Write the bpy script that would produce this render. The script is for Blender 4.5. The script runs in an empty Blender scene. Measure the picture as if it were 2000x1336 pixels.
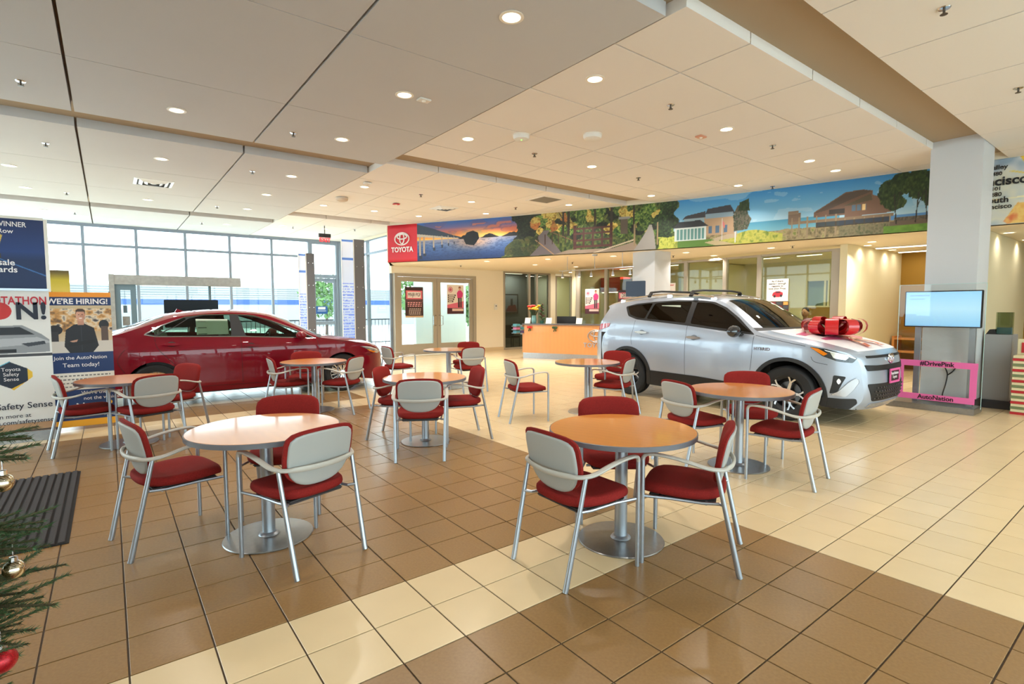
import bpy, bmesh, math, random
import numpy as np
from mathutils import Vector, Matrix, geometry
random.seed(7); np.random.seed(7)
SC = bpy.context.scene
COL = SC.collection
PI = math.pi

# ------------------------------------------------------------------ camera
CAM = np.array([-0.92317, -1.95584, 1.48242])
RT = np.array([0.79411404, -0.60776237, -0.00279238])
UP = np.array([0.04133498, 0.04942409, 0.99792218])
FW = np.array([0.60636154, 0.79257943, -0.06437021])
FPX = 1029.64
cd = bpy.data.cameras.new('camera'); cam = bpy.data.objects.new('camera', cd); COL.objects.link(cam)
cd.sensor_width = 36.0; cd.lens = FPX / 2000 * 36.0; cd.clip_start = 0.05; cd.clip_end = 500
M = Matrix(((RT[0], UP[0], -FW[0], CAM[0]), (RT[1], UP[1], -FW[1], CAM[1]), (RT[2], UP[2], -FW[2], CAM[2]), (0, 0, 0, 1)))
cam.matrix_world = M
SC.camera = cam

# ------------------------------------------------------------------ world, view, light levels
wd = bpy.data.worlds.new('sky'); SC.world = wd; wd.use_nodes = True
wn = wd.node_tree.nodes['Background']
wn.inputs['Color'].default_value = (0.88, 0.94, 1.0, 1); wn.inputs['Strength'].default_value = 7.0
SC.view_settings.view_transform = 'Standard'; SC.view_settings.look = 'None'
SC.view_settings.gamma = 1.0; SC.view_settings.use_curve_mapping = False
SC.view_settings.exposure = 0.0
SC.cycles.max_bounces = 8; SC.cycles.diffuse_bounces = 4; SC.cycles.glossy_bounces = 4
SC.cycles.transmission_bounces = 6; SC.cycles.transparent_max_bounces = 12
SC.cycles.use_denoising = True; SC.cycles.sample_clamp_indirect = 6.0
SC.cycles.caustics_reflective = False; SC.cycles.caustics_refractive = False
LAMP_W = 16.5; LAMP_COL = (1.0, 0.94, 0.86)

# ------------------------------------------------------------------ small helpers
def lin(c):
    c = np.asarray(c, float) / 255.0
    return np.where(c <= 0.04045, c / 12.92, ((c + 0.055) / 1.055) ** 2.4)
def rgb(r, g, b): 
    l = lin((r, g, b)); return (float(l[0]), float(l[1]), float(l[2]), 1.0)
MATS = {}
def mat(name, c=(200, 200, 200), rough=0.5, metal=0.0, coat=0.0, emit=None, es=1.0, spec=0.5, noise=None, bump=None, vary=0.0, coat_rough=0.03, wave=None):
    """principled material; noise=(scale, amount): colour mottling; bump=(scale, strength); wave=(scale, amount, axis): grain"""
    if name in MATS: return MATS[name]
    m = bpy.data.materials.new(name); m.use_nodes = True; MATS[name] = m
    nt = m.node_tree; b = nt.nodes['Principled BSDF']; L = nt.links
    col = rgb(*c)
    b.inputs['Base Color'].default_value = col; b.inputs['Roughness'].default_value = rough
    b.inputs['Metallic'].default_value = metal; b.inputs['Coat Weight'].default_value = coat
    b.inputs['Coat Roughness'].default_value = coat_rough; b.inputs['Specular IOR Level'].default_value = spec
    if emit:
        b.inputs['Emission Color'].default_value = rgb(*emit); b.inputs['Emission Strength'].default_value = es
    m.diffuse_color = col
    src = None
    if noise or bump or wave or vary:
        tc = nt.nodes.new('ShaderNodeTexCoord')
    if noise or wave or vary:
        hs = nt.nodes.new('ShaderNodeHueSaturation'); hs.inputs['Color'].default_value = col
        acc = None
        def addv(sock):
            nonlocal acc
            if acc is None: acc = sock
            else:
                a = nt.nodes.new('ShaderNodeMath'); a.operation = 'ADD'; L.new(acc, a.inputs[0]); L.new(sock, a.inputs[1]); acc = a.outputs[0]
        if noise:
            n = nt.nodes.new('ShaderNodeTexNoise'); n.inputs['Scale'].default_value = noise[0]; n.inputs['Detail'].default_value = 6
            L.new(tc.outputs['Object'], n.inputs['Vector'])
            r = nt.nodes.new('ShaderNodeMapRange'); r.inputs['From Min'].default_value = 0.3; r.inputs['From Max'].default_value = 0.7
            r.inputs['To Min'].default_value = -noise[1]; r.inputs['To Max'].default_value = noise[1]
            L.new(n.outputs['Fac'], r.inputs['Value']); addv(r.outputs[0])
        if wave:
            w = nt.nodes.new('ShaderNodeTexWave'); w.inputs['Scale'].default_value = wave[0]; w.bands_direction = wave[2]
            w.inputs['Distortion'].default_value = 3.0; w.inputs['Detail'].default_value = 3; w.inputs['Detail Scale'].default_value = 1.5
            L.new(tc.outputs['Object'], w.inputs['Vector'])
            r = nt.nodes.new('ShaderNodeMapRange'); r.inputs['To Min'].default_value = -wave[1]; r.inputs['To Max'].default_value = wave[1]
            L.new(w.outputs['Fac'], r.inputs['Value']); addv(r.outputs[0])
        if vary:
            oi = nt.nodes.new('ShaderNodeObjectInfo')
            r = nt.nodes.new('ShaderNodeMapRange'); r.inputs['To Min'].default_value = -vary; r.inputs['To Max'].default_value = vary
            L.new(oi.outputs['Random'], r.inputs['Value']); addv(r.outputs[0])
        a = nt.nodes.new('ShaderNodeMath'); a.operation = 'ADD'; a.inputs[1].default_value = 1.0
        L.new(acc, a.inputs[0]); L.new(a.outputs[0], hs.inputs['Value']); L.new(hs.outputs[0], b.inputs['Base Color'])
    if bump:
        n = nt.nodes.new('ShaderNodeTexNoise'); n.inputs['Scale'].default_value = bump[0]; n.inputs['Detail'].default_value = 4
        L.new(tc.outputs['Object'], n.inputs['Vector'])
        bp = nt.nodes.new('ShaderNodeBump'); bp.inputs['Strength'].default_value = bump[1]; bp.inputs['Distance'].default_value = 0.004
        L.new(n.outputs['Fac'], bp.inputs['Height']); L.new(bp.outputs[0], b.inputs['Normal'])
    return m
def glass_mat(name, tint=(235, 245, 243), refl=1.0, ior=1.45):
    """thin pane: tinted see-through plus Fresnel reflection"""
    if name in MATS: return MATS[name]
    m = bpy.data.materials.new(name); m.use_nodes = True; MATS[name] = m
    nt = m.node_tree; nt.nodes.clear(); L = nt.links
    o = nt.nodes.new('ShaderNodeOutputMaterial'); mx = nt.nodes.new('ShaderNodeMixShader')
    t = nt.nodes.new('ShaderNodeBsdfTransparent'); t.inputs['Color'].default_value = rgb(*tint)
    g = nt.nodes.new('ShaderNodeBsdfGlossy'); g.inputs['Roughness'].default_value = 0.02
    g.inputs['Color'].default_value = (refl, refl, refl, 1)
    f = nt.nodes.new('ShaderNodeFresnel'); f.inputs['IOR'].default_value = ior
    ge = nt.nodes.new('ShaderNodeNewGeometry'); iv = nt.nodes.new('ShaderNodeMath'); iv.operation = 'SUBTRACT'; iv.inputs[0].default_value = 1.0; L.new(ge.outputs['Backfacing'], iv.inputs[1])
    mu = nt.nodes.new('ShaderNodeMath'); mu.operation = 'MULTIPLY'; L.new(f.outputs[0], mu.inputs[0]); L.new(iv.outputs[0], mu.inputs[1])
    L.new(mu.outputs[0], mx.inputs[0]); L.new(t.outputs[0], mx.inputs[1]); L.new(g.outputs[0], mx.inputs[2]); L.new(mx.outputs[0], o.inputs[0])
    m.diffuse_color = rgb(*tint)
    return m
def print_mat(name, rough=0.45, emit=0.0, coat=0.0):
    """flat print: colour attribute 'print' """
    if name in MATS: return MATS[name]
    m = bpy.data.materials.new(name); m.use_nodes = True; MATS[name] = m
    nt = m.node_tree; b = nt.nodes['Principled BSDF']
    a = nt.nodes.new('ShaderNodeAttribute'); a.attribute_name = 'print'
    nt.links.new(a.outputs['Color'], b.inputs['Base Color']); b.inputs['Roughness'].default_value = rough
    b.inputs['Coat Weight'].default_value = coat
    if emit:
        nt.links.new(a.outputs['Color'], b.inputs['Emission Color']); b.inputs['Emission Strength'].default_value = emit
    return m

def link(o, parent=None):
    COL.objects.link(o)
    if parent is not None: o.parent = parent
    return o
def thing(name, label, cat, loc=(0, 0, 0), rz=0.0, group=None, kind=None):
    o = bpy.data.objects.new(name, None); link(o); o.location = loc; o.rotation_euler = (0, 0, rz); o.empty_display_size = 0.1
    return tag(o, label, cat, group, kind)
def tag(o, label=None, cat=None, group=None, kind=None):
    if label: o['label'] = label
    if cat: o['category'] = cat
    if group: o['group'] = group
    if kind: o['kind'] = kind
    return o
def copy_tree(o, parent=None, loc=None, rz=None, label=None):
    c = o.copy(); COL.objects.link(c); c.parent = parent
    if loc is not None: c.location = loc
    if rz is not None: c.rotation_euler = (0, 0, rz)
    if label: c['label'] = label
    for ch in list(o.children): copy_tree(ch, c)
    return c

class MB:
    """collects shapes, builds ONE mesh object"""
    def __init__(s): s.v = []; s.f = []; s.m = []; s.cur = 0
    def add(s, vs, fs):
        n = len(s.v); s.v += [tuple(map(float, p)) for p in vs]; s.f += [tuple(i + n for i in f) for f in fs]; s.m += [s.cur] * len(fs); return s
    def box(s, a, b, bev=0.0):
        x0, y0, z0 = [min(p, q) for p, q in zip(a, b)]; x1, y1, z1 = [max(p, q) for p, q in zip(a, b)]
        if not bev:
            return s.add([(x0,y0,z0),(x1,y0,z0),(x1,y1,z0),(x0,y1,z0),(x0,y0,z1),(x1,y0,z1),(x1,y1,z1),(x0,y1,z1)],
                         [(0,3,2,1),(4,5,6,7),(0,1,5,4),(1,2,6,5),(2,3,7,6),(3,0,4,7)])
        bm = bmesh.new(); bmesh.ops.create_cube(bm, size=1.0)
        for v in bm.verts: v.co = Vector(((x0+x1)/2 + v.co.x*(x1-x0), (y0+y1)/2 + v.co.y*(y1-y0), (z0+z1)/2 + v.co.z*(z1-z0)))
        bmesh.ops.bevel(bm, geom=bm.edges[:], offset=bev, segments=2, affect='EDGES')
        bm.verts.index_update(); s.add([v.co for v in bm.verts], [[v.index for v in f.verts] for f in bm.faces]); bm.free(); return s
    def prism(s, pts, vec):
        """polygon pts (3-D list) extruded by vec"""
        n = len(pts); vec = Vector(vec); P = [Vector(p) for p in pts]
        nrm = geometry.normal(P) if n > 2 else Vector((0,0,1))
        order = range(n) if nrm.dot(vec) < 0 else range(n-1, -1, -1)
        P = [P[i] for i in order]
        return s.add(P + [p + vec for p in P], [tuple(range(n)), tuple(range(2*n-1, n-1, -1))] + [((i+1) % n, i, n+i, n+(i+1) % n) for i in range(n)])
    def tube(s, path, r, n=10, caps=True, flat=None):
        """round tube along points; r number or list; flat=(a,b) elliptical section scale (side, up)"""
        P = [Vector(p) for p in path]; k = len(P); R = r if isinstance(r, (list, tuple)) else [r]*k
        F = flat if isinstance(flat, list) else [flat or (1, 1)]*k
        vs = []; up = Vector((0, 0, 1)); prev = None
        for i in range(k):
            t = (P[min(i+1, k-1)] - P[max(i-1, 0)]).normalized()
            if prev is None:
                ref = up if abs(t.z) < 0.95 else Vector((1, 0, 0))
                a = t.cross(ref).normalized()
            else:
                a = (prev - t*prev.dot(t)).normalized()
            b = a.cross(t).normalized(); prev = a
            for j in range(n):
                th = 2*PI*j/n
                vs.append(P[i] + a*(R[i]*F[i][0]*math.cos(th)) + b*(R[i]*F[i][1]*math.sin(th)))
        fs = [(i*n+j, i*n+(j+1) % n, (i+1)*n+(j+1) % n, (i+1)*n+j) for i in range(k-1) for j in range(n)]
        fs = [f[::-1] for f in fs]
        if caps: fs += [tuple(range(n)), tuple(range(k*n-1, (k-1)*n-1, -1))]
        return s.add(vs, fs)
    def lathe(s, prof, n=32, c=(0, 0, 0), axis='z', closed=False):
        """profile [(r, h)] turned about axis through c"""
        vs = []
        for (r, h) in prof:
            for j in range(n):
                th = 2*PI*j/n; x, y = r*math.cos(th), r*math.sin(th)
                p = (x, y, h) if axis == 'z' else ((h, x, y) if axis == 'x' else (y, h, x))
                vs.append((p[0]+c[0], p[1]+c[1], p[2]+c[2]))
        k = len(prof); rows = k if closed else k-1
        fs = [(i*n+j, i*n+(j+1) % n, ((i+1) % k)*n+(j+1) % n, ((i+1) % k)*n+j) for i in range(rows) for j in range(n)]
        if not closed:
            if prof[0][0] > 1e-6: fs.append(tuple(range(n-1, -1, -1)))
            if prof[-1][0] > 1e-6: fs.append(tuple(range((k-1)*n, k*n)))
        return s.add(vs, fs)
    def sphere(s, c, r, n=12, m=8):
        sx, sy, sz = r if isinstance(r, (tuple, list)) else (r, r, r)
        prof = [(math.sin(PI*i/m), -math.cos(PI*i/m)) for i in range(m+1)]
        b = len(s.v); s.lathe(prof, n)
        for i in range(b, len(s.v)):
            x, y, z = s.v[i]; s.v[i] = (c[0]+x*sx, c[1]+y*sy, c[2]+z*sz)
        return s
    def build(s, name, mt, parent=None, smooth=False, angle=35, loc=None):
        me = bpy.data.meshes.new(name); me.from_pydata(s.v, [], s.f)
        mts = mt if isinstance(mt, (list, tuple)) else [mt]
        for x in mts: me.materials.append(x)
        if len(mts) > 1: me.polygons.foreach_set('material_index', s.m)
        return fin(name, me, parent, smooth, angle, loc)
def fin(name, me, parent=None, smooth=False, angle=35, loc=None, weld=True):
    bm = bmesh.new(); bm.from_mesh(me)
    if weld: bmesh.ops.remove_doubles(bm, verts=bm.verts[:], dist=1e-6)
    bmesh.ops.recalc_face_normals(bm, faces=bm.faces[:])
    if smooth:
        for f in bm.faces: f.smooth = True
        ca = math.radians(angle)
        for e in bm.edges:
            if len(e.link_faces) == 2 and e.calc_face_angle(0) > ca: e.smooth = False
    bm.to_mesh(me); bm.free()
    o = bpy.data.objects.new(name, me); link(o, parent)
    if loc is not None: o.location = loc
    return o
def P1(name, mt, parent, fn, smooth=False, **k):
    b = MB(); fn(b); return b.build(name, mt, parent, smooth, **k)
def spline(pts, n):
    """Catmull-Rom through pts, n samples"""
    P = np.array(pts, float); k = len(P); out = []
    for t in np.linspace(0, k-1, n):
        i = min(int(t), k-2); f = t-i
        p0, p1, p2, p3 = P[max(i-1, 0)], P[i], P[i+1], P[min(i+2, k-1)]
        out.append(0.5*((2*p1)+(-p0+p2)*f+(2*p0-5*p1+4*p2-p3)*f*f+(-p0+3*p1-3*p2+p3)*f**3))
    return np.array(out)

# ------------------------------------------------------------------ lettering: flat text mesh as a part
_tc = {}
def text(name, s, size, mt, parent, origin, xdir, ydir, align='CENTER', bold=0.0, depth=0.002, stretch=1.0, shear=0.0, space=1.0):
    """letters lying in the plane spanned by xdir (reading direction) and ydir (up)"""
    key = (s, align, bold, depth, space, shear, size)
    if key not in _tc:
        cu = bpy.data.curves.new('t', 'FONT'); cu.body = s; cu.size = size; cu.align_x = align; cu.align_y = 'CENTER'
        cu.offset = bold*size; cu.extrude = depth/2; cu.resolution_u = 3; cu.shear = shear; cu.space_character = space
        cu.space_line = 0.9
        to = bpy.data.objects.new('t', cu); COL.objects.link(to)
        bpy.context.view_layer.update()
        dg = bpy.context.evaluated_depsgraph_get()
        me = bpy.data.meshes.new_from_object(to.evaluated_get(dg)); bpy.data.objects.remove(to); bpy.data.curves.remove(cu)
        _tc[key] = me
    me = _tc[key].copy(); me.name = name; me.materials.clear(); me.materials.append(mt)
    X = Vector(xdir).normalized(); Y = Vector(ydir).normalized(); Z = X.cross(Y)
    mw = Matrix(((X.x*stretch, Y.x, Z.x, origin[0]), (X.y*stretch, Y.y, Z.y, origin[1]), (X.z*stretch, Y.z, Z.z, origin[2]), (0, 0, 0, 1)))
    me.transform(mw)
    o = bpy.data.objects.new(name, me); link(o, parent); return o

# ------------------------------------------------------------------ painting of flat prints (per-vertex ink on a fine grid)
class Canvas:
    """pixel painting in unit coordinates: x 0..W, y 0..H downwards; colours 0..255 sRGB"""
    def __init__(s, nx, ny, X0=0.0, X1=1.0, Y0=0.0, Y1=1.0, bg=(255, 255, 255)):
        s.nx, s.ny = nx, ny
        xs = np.linspace(X0, X1, nx) if not isinstance(X0, np.ndarray) else X0
        s.x, s.y = np.meshgrid(xs, np.linspace(Y0, Y1, ny))
        s.a = np.zeros((ny, nx, 3)) + np.array(bg, float)
    def put(s, m, c, al=1.0):
        m = m*al if m.dtype != bool else np.where(m, al, 0.0)
        s.a = s.a*(1-m[..., None]) + np.asarray(c, float)*m[..., None]; return s
    def rect(s, x0, y0, x1, y1, c, al=1.0): return s.put((s.x >= x0) & (s.x <= x1) & (s.y >= y0) & (s.y <= y1), c, al)
    def ell(s, cx, cy, rx, ry, c, al=1.0): return s.put(((s.x-cx)/rx)**2 + ((s.y-cy)/ry)**2 <= 1, c, al)
    def ring(s, cx, cy, rx, ry, w, c):
        d = ((s.x-cx)/rx)**2 + ((s.y-cy)/ry)**2; return s.put((d <= 1) & (d >= (1-w)**2), c)
    def inside(s, pts):
        m = np.zeros(s.x.shape, bool); n = len(pts)
        for i in range(n):
            (x0, y0), (x1, y1) = pts[i], pts[(i+1) % n]
            if y0 == y1: continue
            m ^= ((y0 > s.y) != (y1 > s.y)) & (s.x < (x1-x0)*(s.y-y0)/(y1-y0)+x0)
        return m
    def poly(s, pts, c, al=1.0): return s.put(s.inside(pts), c, al)
    def grad(s, x0, y0, x1, y1, stops, mask=None):
        m = (s.x >= x0) & (s.x <= x1) & (s.y >= y0) & (s.y <= y1)
        if mask is not None: m &= mask
        t = (s.y-y0)/(y1-y0); st = sorted(stops); ts = [q[0] for q in st]
        col = np.stack([np.interp(t, ts, [q[1][k] for q in st]) for k in range(3)], -1)
        s.a = np.where(m[..., None], col, s.a); return s
    def noise(s, sx, sy, seed=0):
        r = np.random.RandomState(seed); out = np.zeros(s.x.shape)
        for o in range(3):
            gx, gy = s.x/sx*(2**o), s.y/sy*(2**o); tab = r.rand(64, 512)
            ix, iy = np.floor(gx).astype(int), np.floor(gy).astype(int); fx, fy = gx-ix, gy-iy
            fx = fx*fx*(3-2*fx); fy = fy*fy*(3-2*fy)
            g = lambda i, j: tab[j % 64, i % 512]
            out += (g(ix, iy)*(1-fx)*(1-fy)+g(ix+1, iy)*fx*(1-fy)+g(ix, iy+1)*(1-fx)*fy+g(ix+1, iy+1)*fx*fy)*0.5**o
        return out/1.75
    def speck(s, mask, sx, sy, cols, seed=0):
        n = s.noise(sx, sy, seed); n = (n-n.min())/(np.ptp(n)+1e-9); t = np.linspace(0.15, 0.85, len(cols))
        col = np.stack([np.interp(n, t, [c[k] for c in cols]) for k in range(3)], -1)
        s.a = np.where(mask[..., None], col, s.a); return s
    def band(s, x0, y0, x1, y1): return (s.x >= x0) & (s.x <= x1) & (s.y >= y0) & (s.y <= y1)
    def line(s, x0, y0, x1, y1, w, c, asp=1.0):
        dx, dy = (x1-x0)*asp, y1-y0; L2 = dx*dx+dy*dy+1e-12
        t = np.clip((((s.x-x0)*asp)*dx+(s.y-y0)*dy)/L2, 0, 1)
        d = np.hypot((s.x-x0)*asp-t*dx, s.y-y0-t*dy); return s.put(d <= w/2, c)
def print_mesh(name, cv, pos, mt, parent=None, thick=0.004, back=None):
    """cv painted on a grid; pos(i_frac, j_frac) -> 3-D point; back side offset by thick along -normal"""
    nx, ny = cv.nx, cv.ny
    U, V = np.meshgrid(np.linspace(0, 1, nx), np.linspace(0, 1, ny))
    P = pos(U, V).reshape(-1, 3)
    idx = np.arange(nx*ny).reshape(ny, nx)
    q = np.stack([idx[1:, :-1], idx[1:, 1:], idx[:-1, 1:], idx[:-1, :-1]], -1).reshape(-1, 4)
    a, b, c = P[idx[0, 0]], P[idx[0, -1]], P[idx[-1, 0]]
    me = bpy.data.meshes.new(name)
    # back sheet uses only the border columns of the first and last rows
    top = idx[0, :]; bot = idx[-1, :]
    Pg = P.reshape(ny, nx, 3); tn = np.gradient(Pg[0], axis=0); dn = Pg[-1]-Pg[0]
    nrm = np.cross(dn, tn); nrm /= np.linalg.norm(nrm, axis=1)[:, None]
    Bt, Bb = Pg[0]-nrm*thick, Pg[-1]-nrm*thick
    n0 = nx*ny; n1 = n0+nx
    allv = np.concatenate([P, Bt, Bb])
    extra = []
    for i in range(nx-1):
        extra.append((n0+i, n0+i+1, n1+i+1, n1+i)); extra.append((top[i], top[i+1], n0+i+1, n0+i)); extra.append((bot[i+1], bot[i], n1+i, n1+i+1))
    loops = np.concatenate([q.ravel(), np.array(extra, int).ravel()])
    nf = len(q)+len(extra)
    me.vertices.add(len(allv)); me.vertices.foreach_set('co', allv.ravel())
    me.loops.add(len(loops)); me.loops.foreach_set('vertex_index', loops.astype(np.int32))
    me.polygons.add(nf); me.polygons.foreach_set('loop_start', np.arange(0, nf*4, 4, dtype=np.int32))
    me.update(calc_edges=True)
    ca = me.color_attributes.new('print', 'FLOAT_COLOR', 'POINT')
    cc = np.ones((len(allv), 4)); bk = lin(back if back else (235, 235, 235))
    cc[:n0, :3] = lin(np.clip(cv.a, 0, 255)).reshape(-1, 3); cc[n0:, :3] = bk
    ca.data.foreach_set('color', cc.ravel())
    me.materials.append(mt)
    o = bpy.data.objects.new(name, me); link(o, parent); return o
def flat(org, xv, yv):
    """pos function for a flat print: org top-left, xv full width vector, yv full height vector downwards"""
    o, xv, yv = np.array(org, float), np.array(xv, float), np.array(yv, float)
    return lambda U, V: o + U[..., None]*xv + V[..., None]*yv
# ================================================================== the setting
ZC = 3.80; T = 0.3048; YD = 13.0
ZS = 2.77                      # soffit under the mural
M_CREAM = mat('cream_tile', (226, 200, 158), 0.24, noise=(3.0, 0.03), vary=0.025)
M_BROWN = mat('brown_tile', (150, 115, 73), 0.26, noise=(70.0, 0.07), vary=0.035)
M_GROUT = mat('grout', (80, 64, 48), 0.8)
M_PLASTER = mat('ceiling_plaster', (196, 195, 195), 0.8, noise=(1.5, 0.01))
M_CTILE = mat('ceiling_tile', (232, 226, 219), 0.85, bump=(220, 0.15))
M_SLOT = mat('ceiling_recess', (168, 150, 126), 0.85)
M_WARM = mat('warm_wall', (238, 226, 202), 0.75)
M_PALE = mat('pale_wall', (226, 218, 184), 0.75)
M_OCHRE = mat('ochre_wall', (158, 122, 44), 0.75)
M_GREYW = mat('grey_column', (206, 207, 210), 0.6)
M_ALU = mat('alu_frame', (136, 148, 164), 0.4, metal=0.15)
M_BRONZE = mat('bronze_frame', (168, 158, 142), 0.4, metal=0.15)
M_GLASS = glass_mat('window_glass', (238, 247, 246))
M_OGLASS = glass_mat('office_glass', (214, 220, 206))
M_BASE = mat('baseboard', (214, 190, 150), 0.5)

floor = P1('floor', M_GROUT, None, lambda b: b.box((-6, -6, -0.2), (15, 16.5, -0.005))); tag(floor, kind='structure')
def tile_bm(x, y, g=0.0035):
    b = MB(); a = T/2-g; c = a-0.0016
    v = [(-a,-a,-0.006),(a,-a,-0.006),(a,a,-0.006),(-a,a,-0.006),(-a,-a,-0.0015),(a,-a,-0.0015),(a,a,-0.0015),(-a,a,-0.0015),(-c,-c,0),(c,-c,0),(c,c,0),(-c,c,0)]
    f = [(8,9,10,11)]
    for i in range(4):
        j = (i+1) % 4; f += [(i,j,4+j,4+i), (4+i,4+j,8+j,8+i)]
    b.add([(p[0]+x, p[1]+y, p[2]) for p in v], f); return b
def is_brown(u, v): return u < 8 and (v < 0 or 2 <= v < 19 or 21 <= v < 24)
def proj(p):
    d = np.asarray(p, float)-CAM; z = d @ FW
    return 1000+FPX*(d @ RT)/z, 668-FPX*(d @ UP)/z, z
tm = {}
for k, m_ in ((True, M_BROWN), (False, M_CREAM)):
    me = bpy.data.meshes.new('tile'); b = tile_bm(0, 0); me.from_pydata(b.v, [], b.f); me.materials.append(m_); tm[k] = me
cells = []
for u in range(-20, 49):
    for v in range(-20, 54):
        x, y = (u+0.5)*T, (v+0.5)*T
        if -6+T/2 <= x <= 15-T/2 and -6+T/2 <= y <= 16.4:
            X_, Y_, z_ = proj((x, y, 0)); vis = z_ > 0.2 and -60 < X_ < 2060 and -60 < Y_ < 1400
            cells.append((0 if vis else 1, math.hypot(x-CAM[0], y-CAM[1]), u, v, x, y))
cells.sort()
rest = {True: MB(), False: MB()}
for n, (nv, d, u, v, x, y) in enumerate(cells):
    k = is_brown(u, v)
    if n < 300:
        o = bpy.data.objects.new('floor_tile', tm[k]); link(o, floor); o.location = (x, y, 0)
    else:
        b = tile_bm(x, y); rest[k].add(b.v, b.f)
for k, nm, m_ in ((True, 'distant_brown_tiles', M_BROWN), (False, 'distant_cream_tiles', M_CREAM)):
    o = rest[k].build(nm, m_, floor); o['kind'] = 'stuff'

# ---- ceiling: recessed slab with plaster panels on one side, square tiles on the other
ceil = P1('ceiling', M_SLOT, None, lambda b: (b.box((-6, -6, ZC+0.10), (6.1, 16.5, ZC+0.3)), b.box((6.1, -6, ZC+0.10), (15, YD+0.18, ZC+0.3)))); tag(ceil, kind='structure')
def cpanel(name, m_, x0, x1, y0, y1, z, gx, gy):
    return P1(name, m_, ceil, lambda b: b.box((x0+gx, y0+gy, z), (x1-gx, y1-gy, ZC+0.10)))
XL = [-6, -5.01, -3.08, -1.15, 0.78, 2.70]
for blk in ([-6, -3.8, -1.85, 0.10], [0.74, 2.50, 4.45, 6.17], [6.80, 8.90, 10.85, 12.75], [13.35, 14.9, 16.4]):
    for i in range(len(XL)-1):
        for j in range(len(blk)-1): cpanel('plaster_panel', M_PLASTER, XL[i], XL[i+1], blk[j], blk[j+1], ZC-0.012, 0.013, 0.005)
XR = [2.71, 3.67, 4.89, 6.11, 7.33, 8.55, 9.77, 10.99]
for blk in ([-6, -4.68, -3.51, -2.34, -1.17, 0.0], [0.57, 1.30, 2.47, 3.64, 4.81, 5.50], [6.10, 7.30, 8.47, 9.64, 10.81, 11.40], [11.95, 13.1, 14.3, 15.4, 16.4]):
    for i in range(len(XR)-1):
        for j in range(len(blk)-1):
            if blk[j] > 11.9 and XR[i] > 5.5: continue
            cpanel('ceiling_tile', M_CTILE, XR[i], XR[i+1], blk[j], blk[j+1], ZC, 0.008, 0.008)
# bright T-bar backing just above the tile joints
P1('joint_backing', mat('tbar', (186, 168, 140), 0.7), ceil, lambda b: [b.box((2.72, y0+0.01, ZC+0.02), (10.98, y1-0.01, ZC+0.05)) for y0, y1 in ((-6, 0), (0.57, 5.5), (6.1, 11.4))])

# ---- solid walls
def wall(name, m_, a, b_, parent=None):
    o = P1(name, m_, parent, lambda b: b.box(a, b_))
    if parent is None: tag(o, kind='structure')
    return o
wall('wall_front', M_WARM, (9.0, -6.2, 0), (15.2, -6.0, 4.1)); wall('wall_front_head', M_WARM, (-6.2, -6.2, 3.4), (9.0, -6.0, 4.1))
wall('wall_right', M_PALE, (15.0, -6.0, 0), (15.2, 14.6, 4.1))
wall('wall_side', M_WARM, (-6.2, -6.0, 0), (-6.0, 4.0, 4.1))

# ---- glazed walls: mullions, transoms and panes are pieces of their window
def glazing(name, P0, P1_, stops, trans, z0, z1, frame_m, glass_m, w=0.055, dep=0.11, skip_pane=(), edge=None):
    """vertical glazed wall from P0 to P1_ (plan); stops: distances of mullions; trans: transom heights"""
    P0, P1_ = np.array(P0, float), np.array(P1_, float); L = np.linalg.norm(P1_-P0); d = (P1_-P0)/L; n = np.array([-d[1], d[0]])
    root = bpy.data.objects.new(name, None); link(root); tag(root, kind='structure'); root.location = (P0[0], P0[1], 0)
    root.rotation_euler = (0, 0, math.atan2(d[1], d[0]))
    for i, s in enumerate(stops):
        ww = edge if edge and i in (0, len(stops)-1) else w
        P1('mullion', frame_m, root, lambda b: b.box((s-ww/2, -dep/2, z0), (s+ww/2, dep/2, z1), 0.004))
    for a, b2 in zip(stops[:-1], stops[1:]):
        zz = [z0] + [t for t in trans] + [z1]
        for t in zz:
            hh = w if t not in (z0,) else w*1.6
            P1('transom', frame_m, root, lambda b: b.box((a+w/2, -dep/2+0.01, max(t-hh/2, z0)), (b2-w/2, dep/2-0.01, min(t+hh/2, z1)), 0.003))
        for k in range(len(zz)-1):
            if (stops.index(a), k) in skip_pane: continue
            P1('pane', glass_m, root, lambda b: b.box((a+w/2-0.01, -0.004, zz[k]+w*0.3), (b2-w/2+0.01, 0.004, zz[k+1]-w*0.3)))
    return root
MX = [-6.0, -4.92, -3.74, -2.56, -1.38, -0.21, 0.97, 2.14, 3.35, 4.52]
w1 = glazing('window_1', (-6.0, 16.4), (4.52, 16.4), [x+6.0 for x in MX], [3.22], 0.0, 3.74, M_ALU, M_GLASS, w=0.07)
# exit door bay
d1 = bpy.data.objects.new('door_1', None); link(d1); d1.location = (4.55, 16.4, 0); tag(d1, kind='structure')
P1('door_frame', M_ALU, d1, lambda b: (b.box((0.0, -0.06, 0), (0.07, 0.06, 3.74)), b.box((0.86, -0.06, 0), (0.95, 0.06, 3.74)), b.box((0.07, -0.06, 2.52), (0.86, 0.06, 2.64)), b.box((0.07, -0.06, 3.66), (0.86, 0.06, 3.74))))
lf = P1('door_leaf', M_ALU, d1, lambda b: (b.box((0.08, -0.03, 0.01), (0.16, 0.03, 2.51)), b.box((0.77, -0.03, 0.01), (0.85, 0.03, 2.51)), b.box((0.16, -0.03, 2.41), (0.77, 0.03, 2.51)), b.box((0.16, -0.03, 0.01), (0.77, 0.03, 0.25))))
P1('push_bar', M_ALU, lf, lambda b: b.box((0.12, -0.10, 0.93), (0.82, -0.04, 1.05), 0.01))
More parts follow.
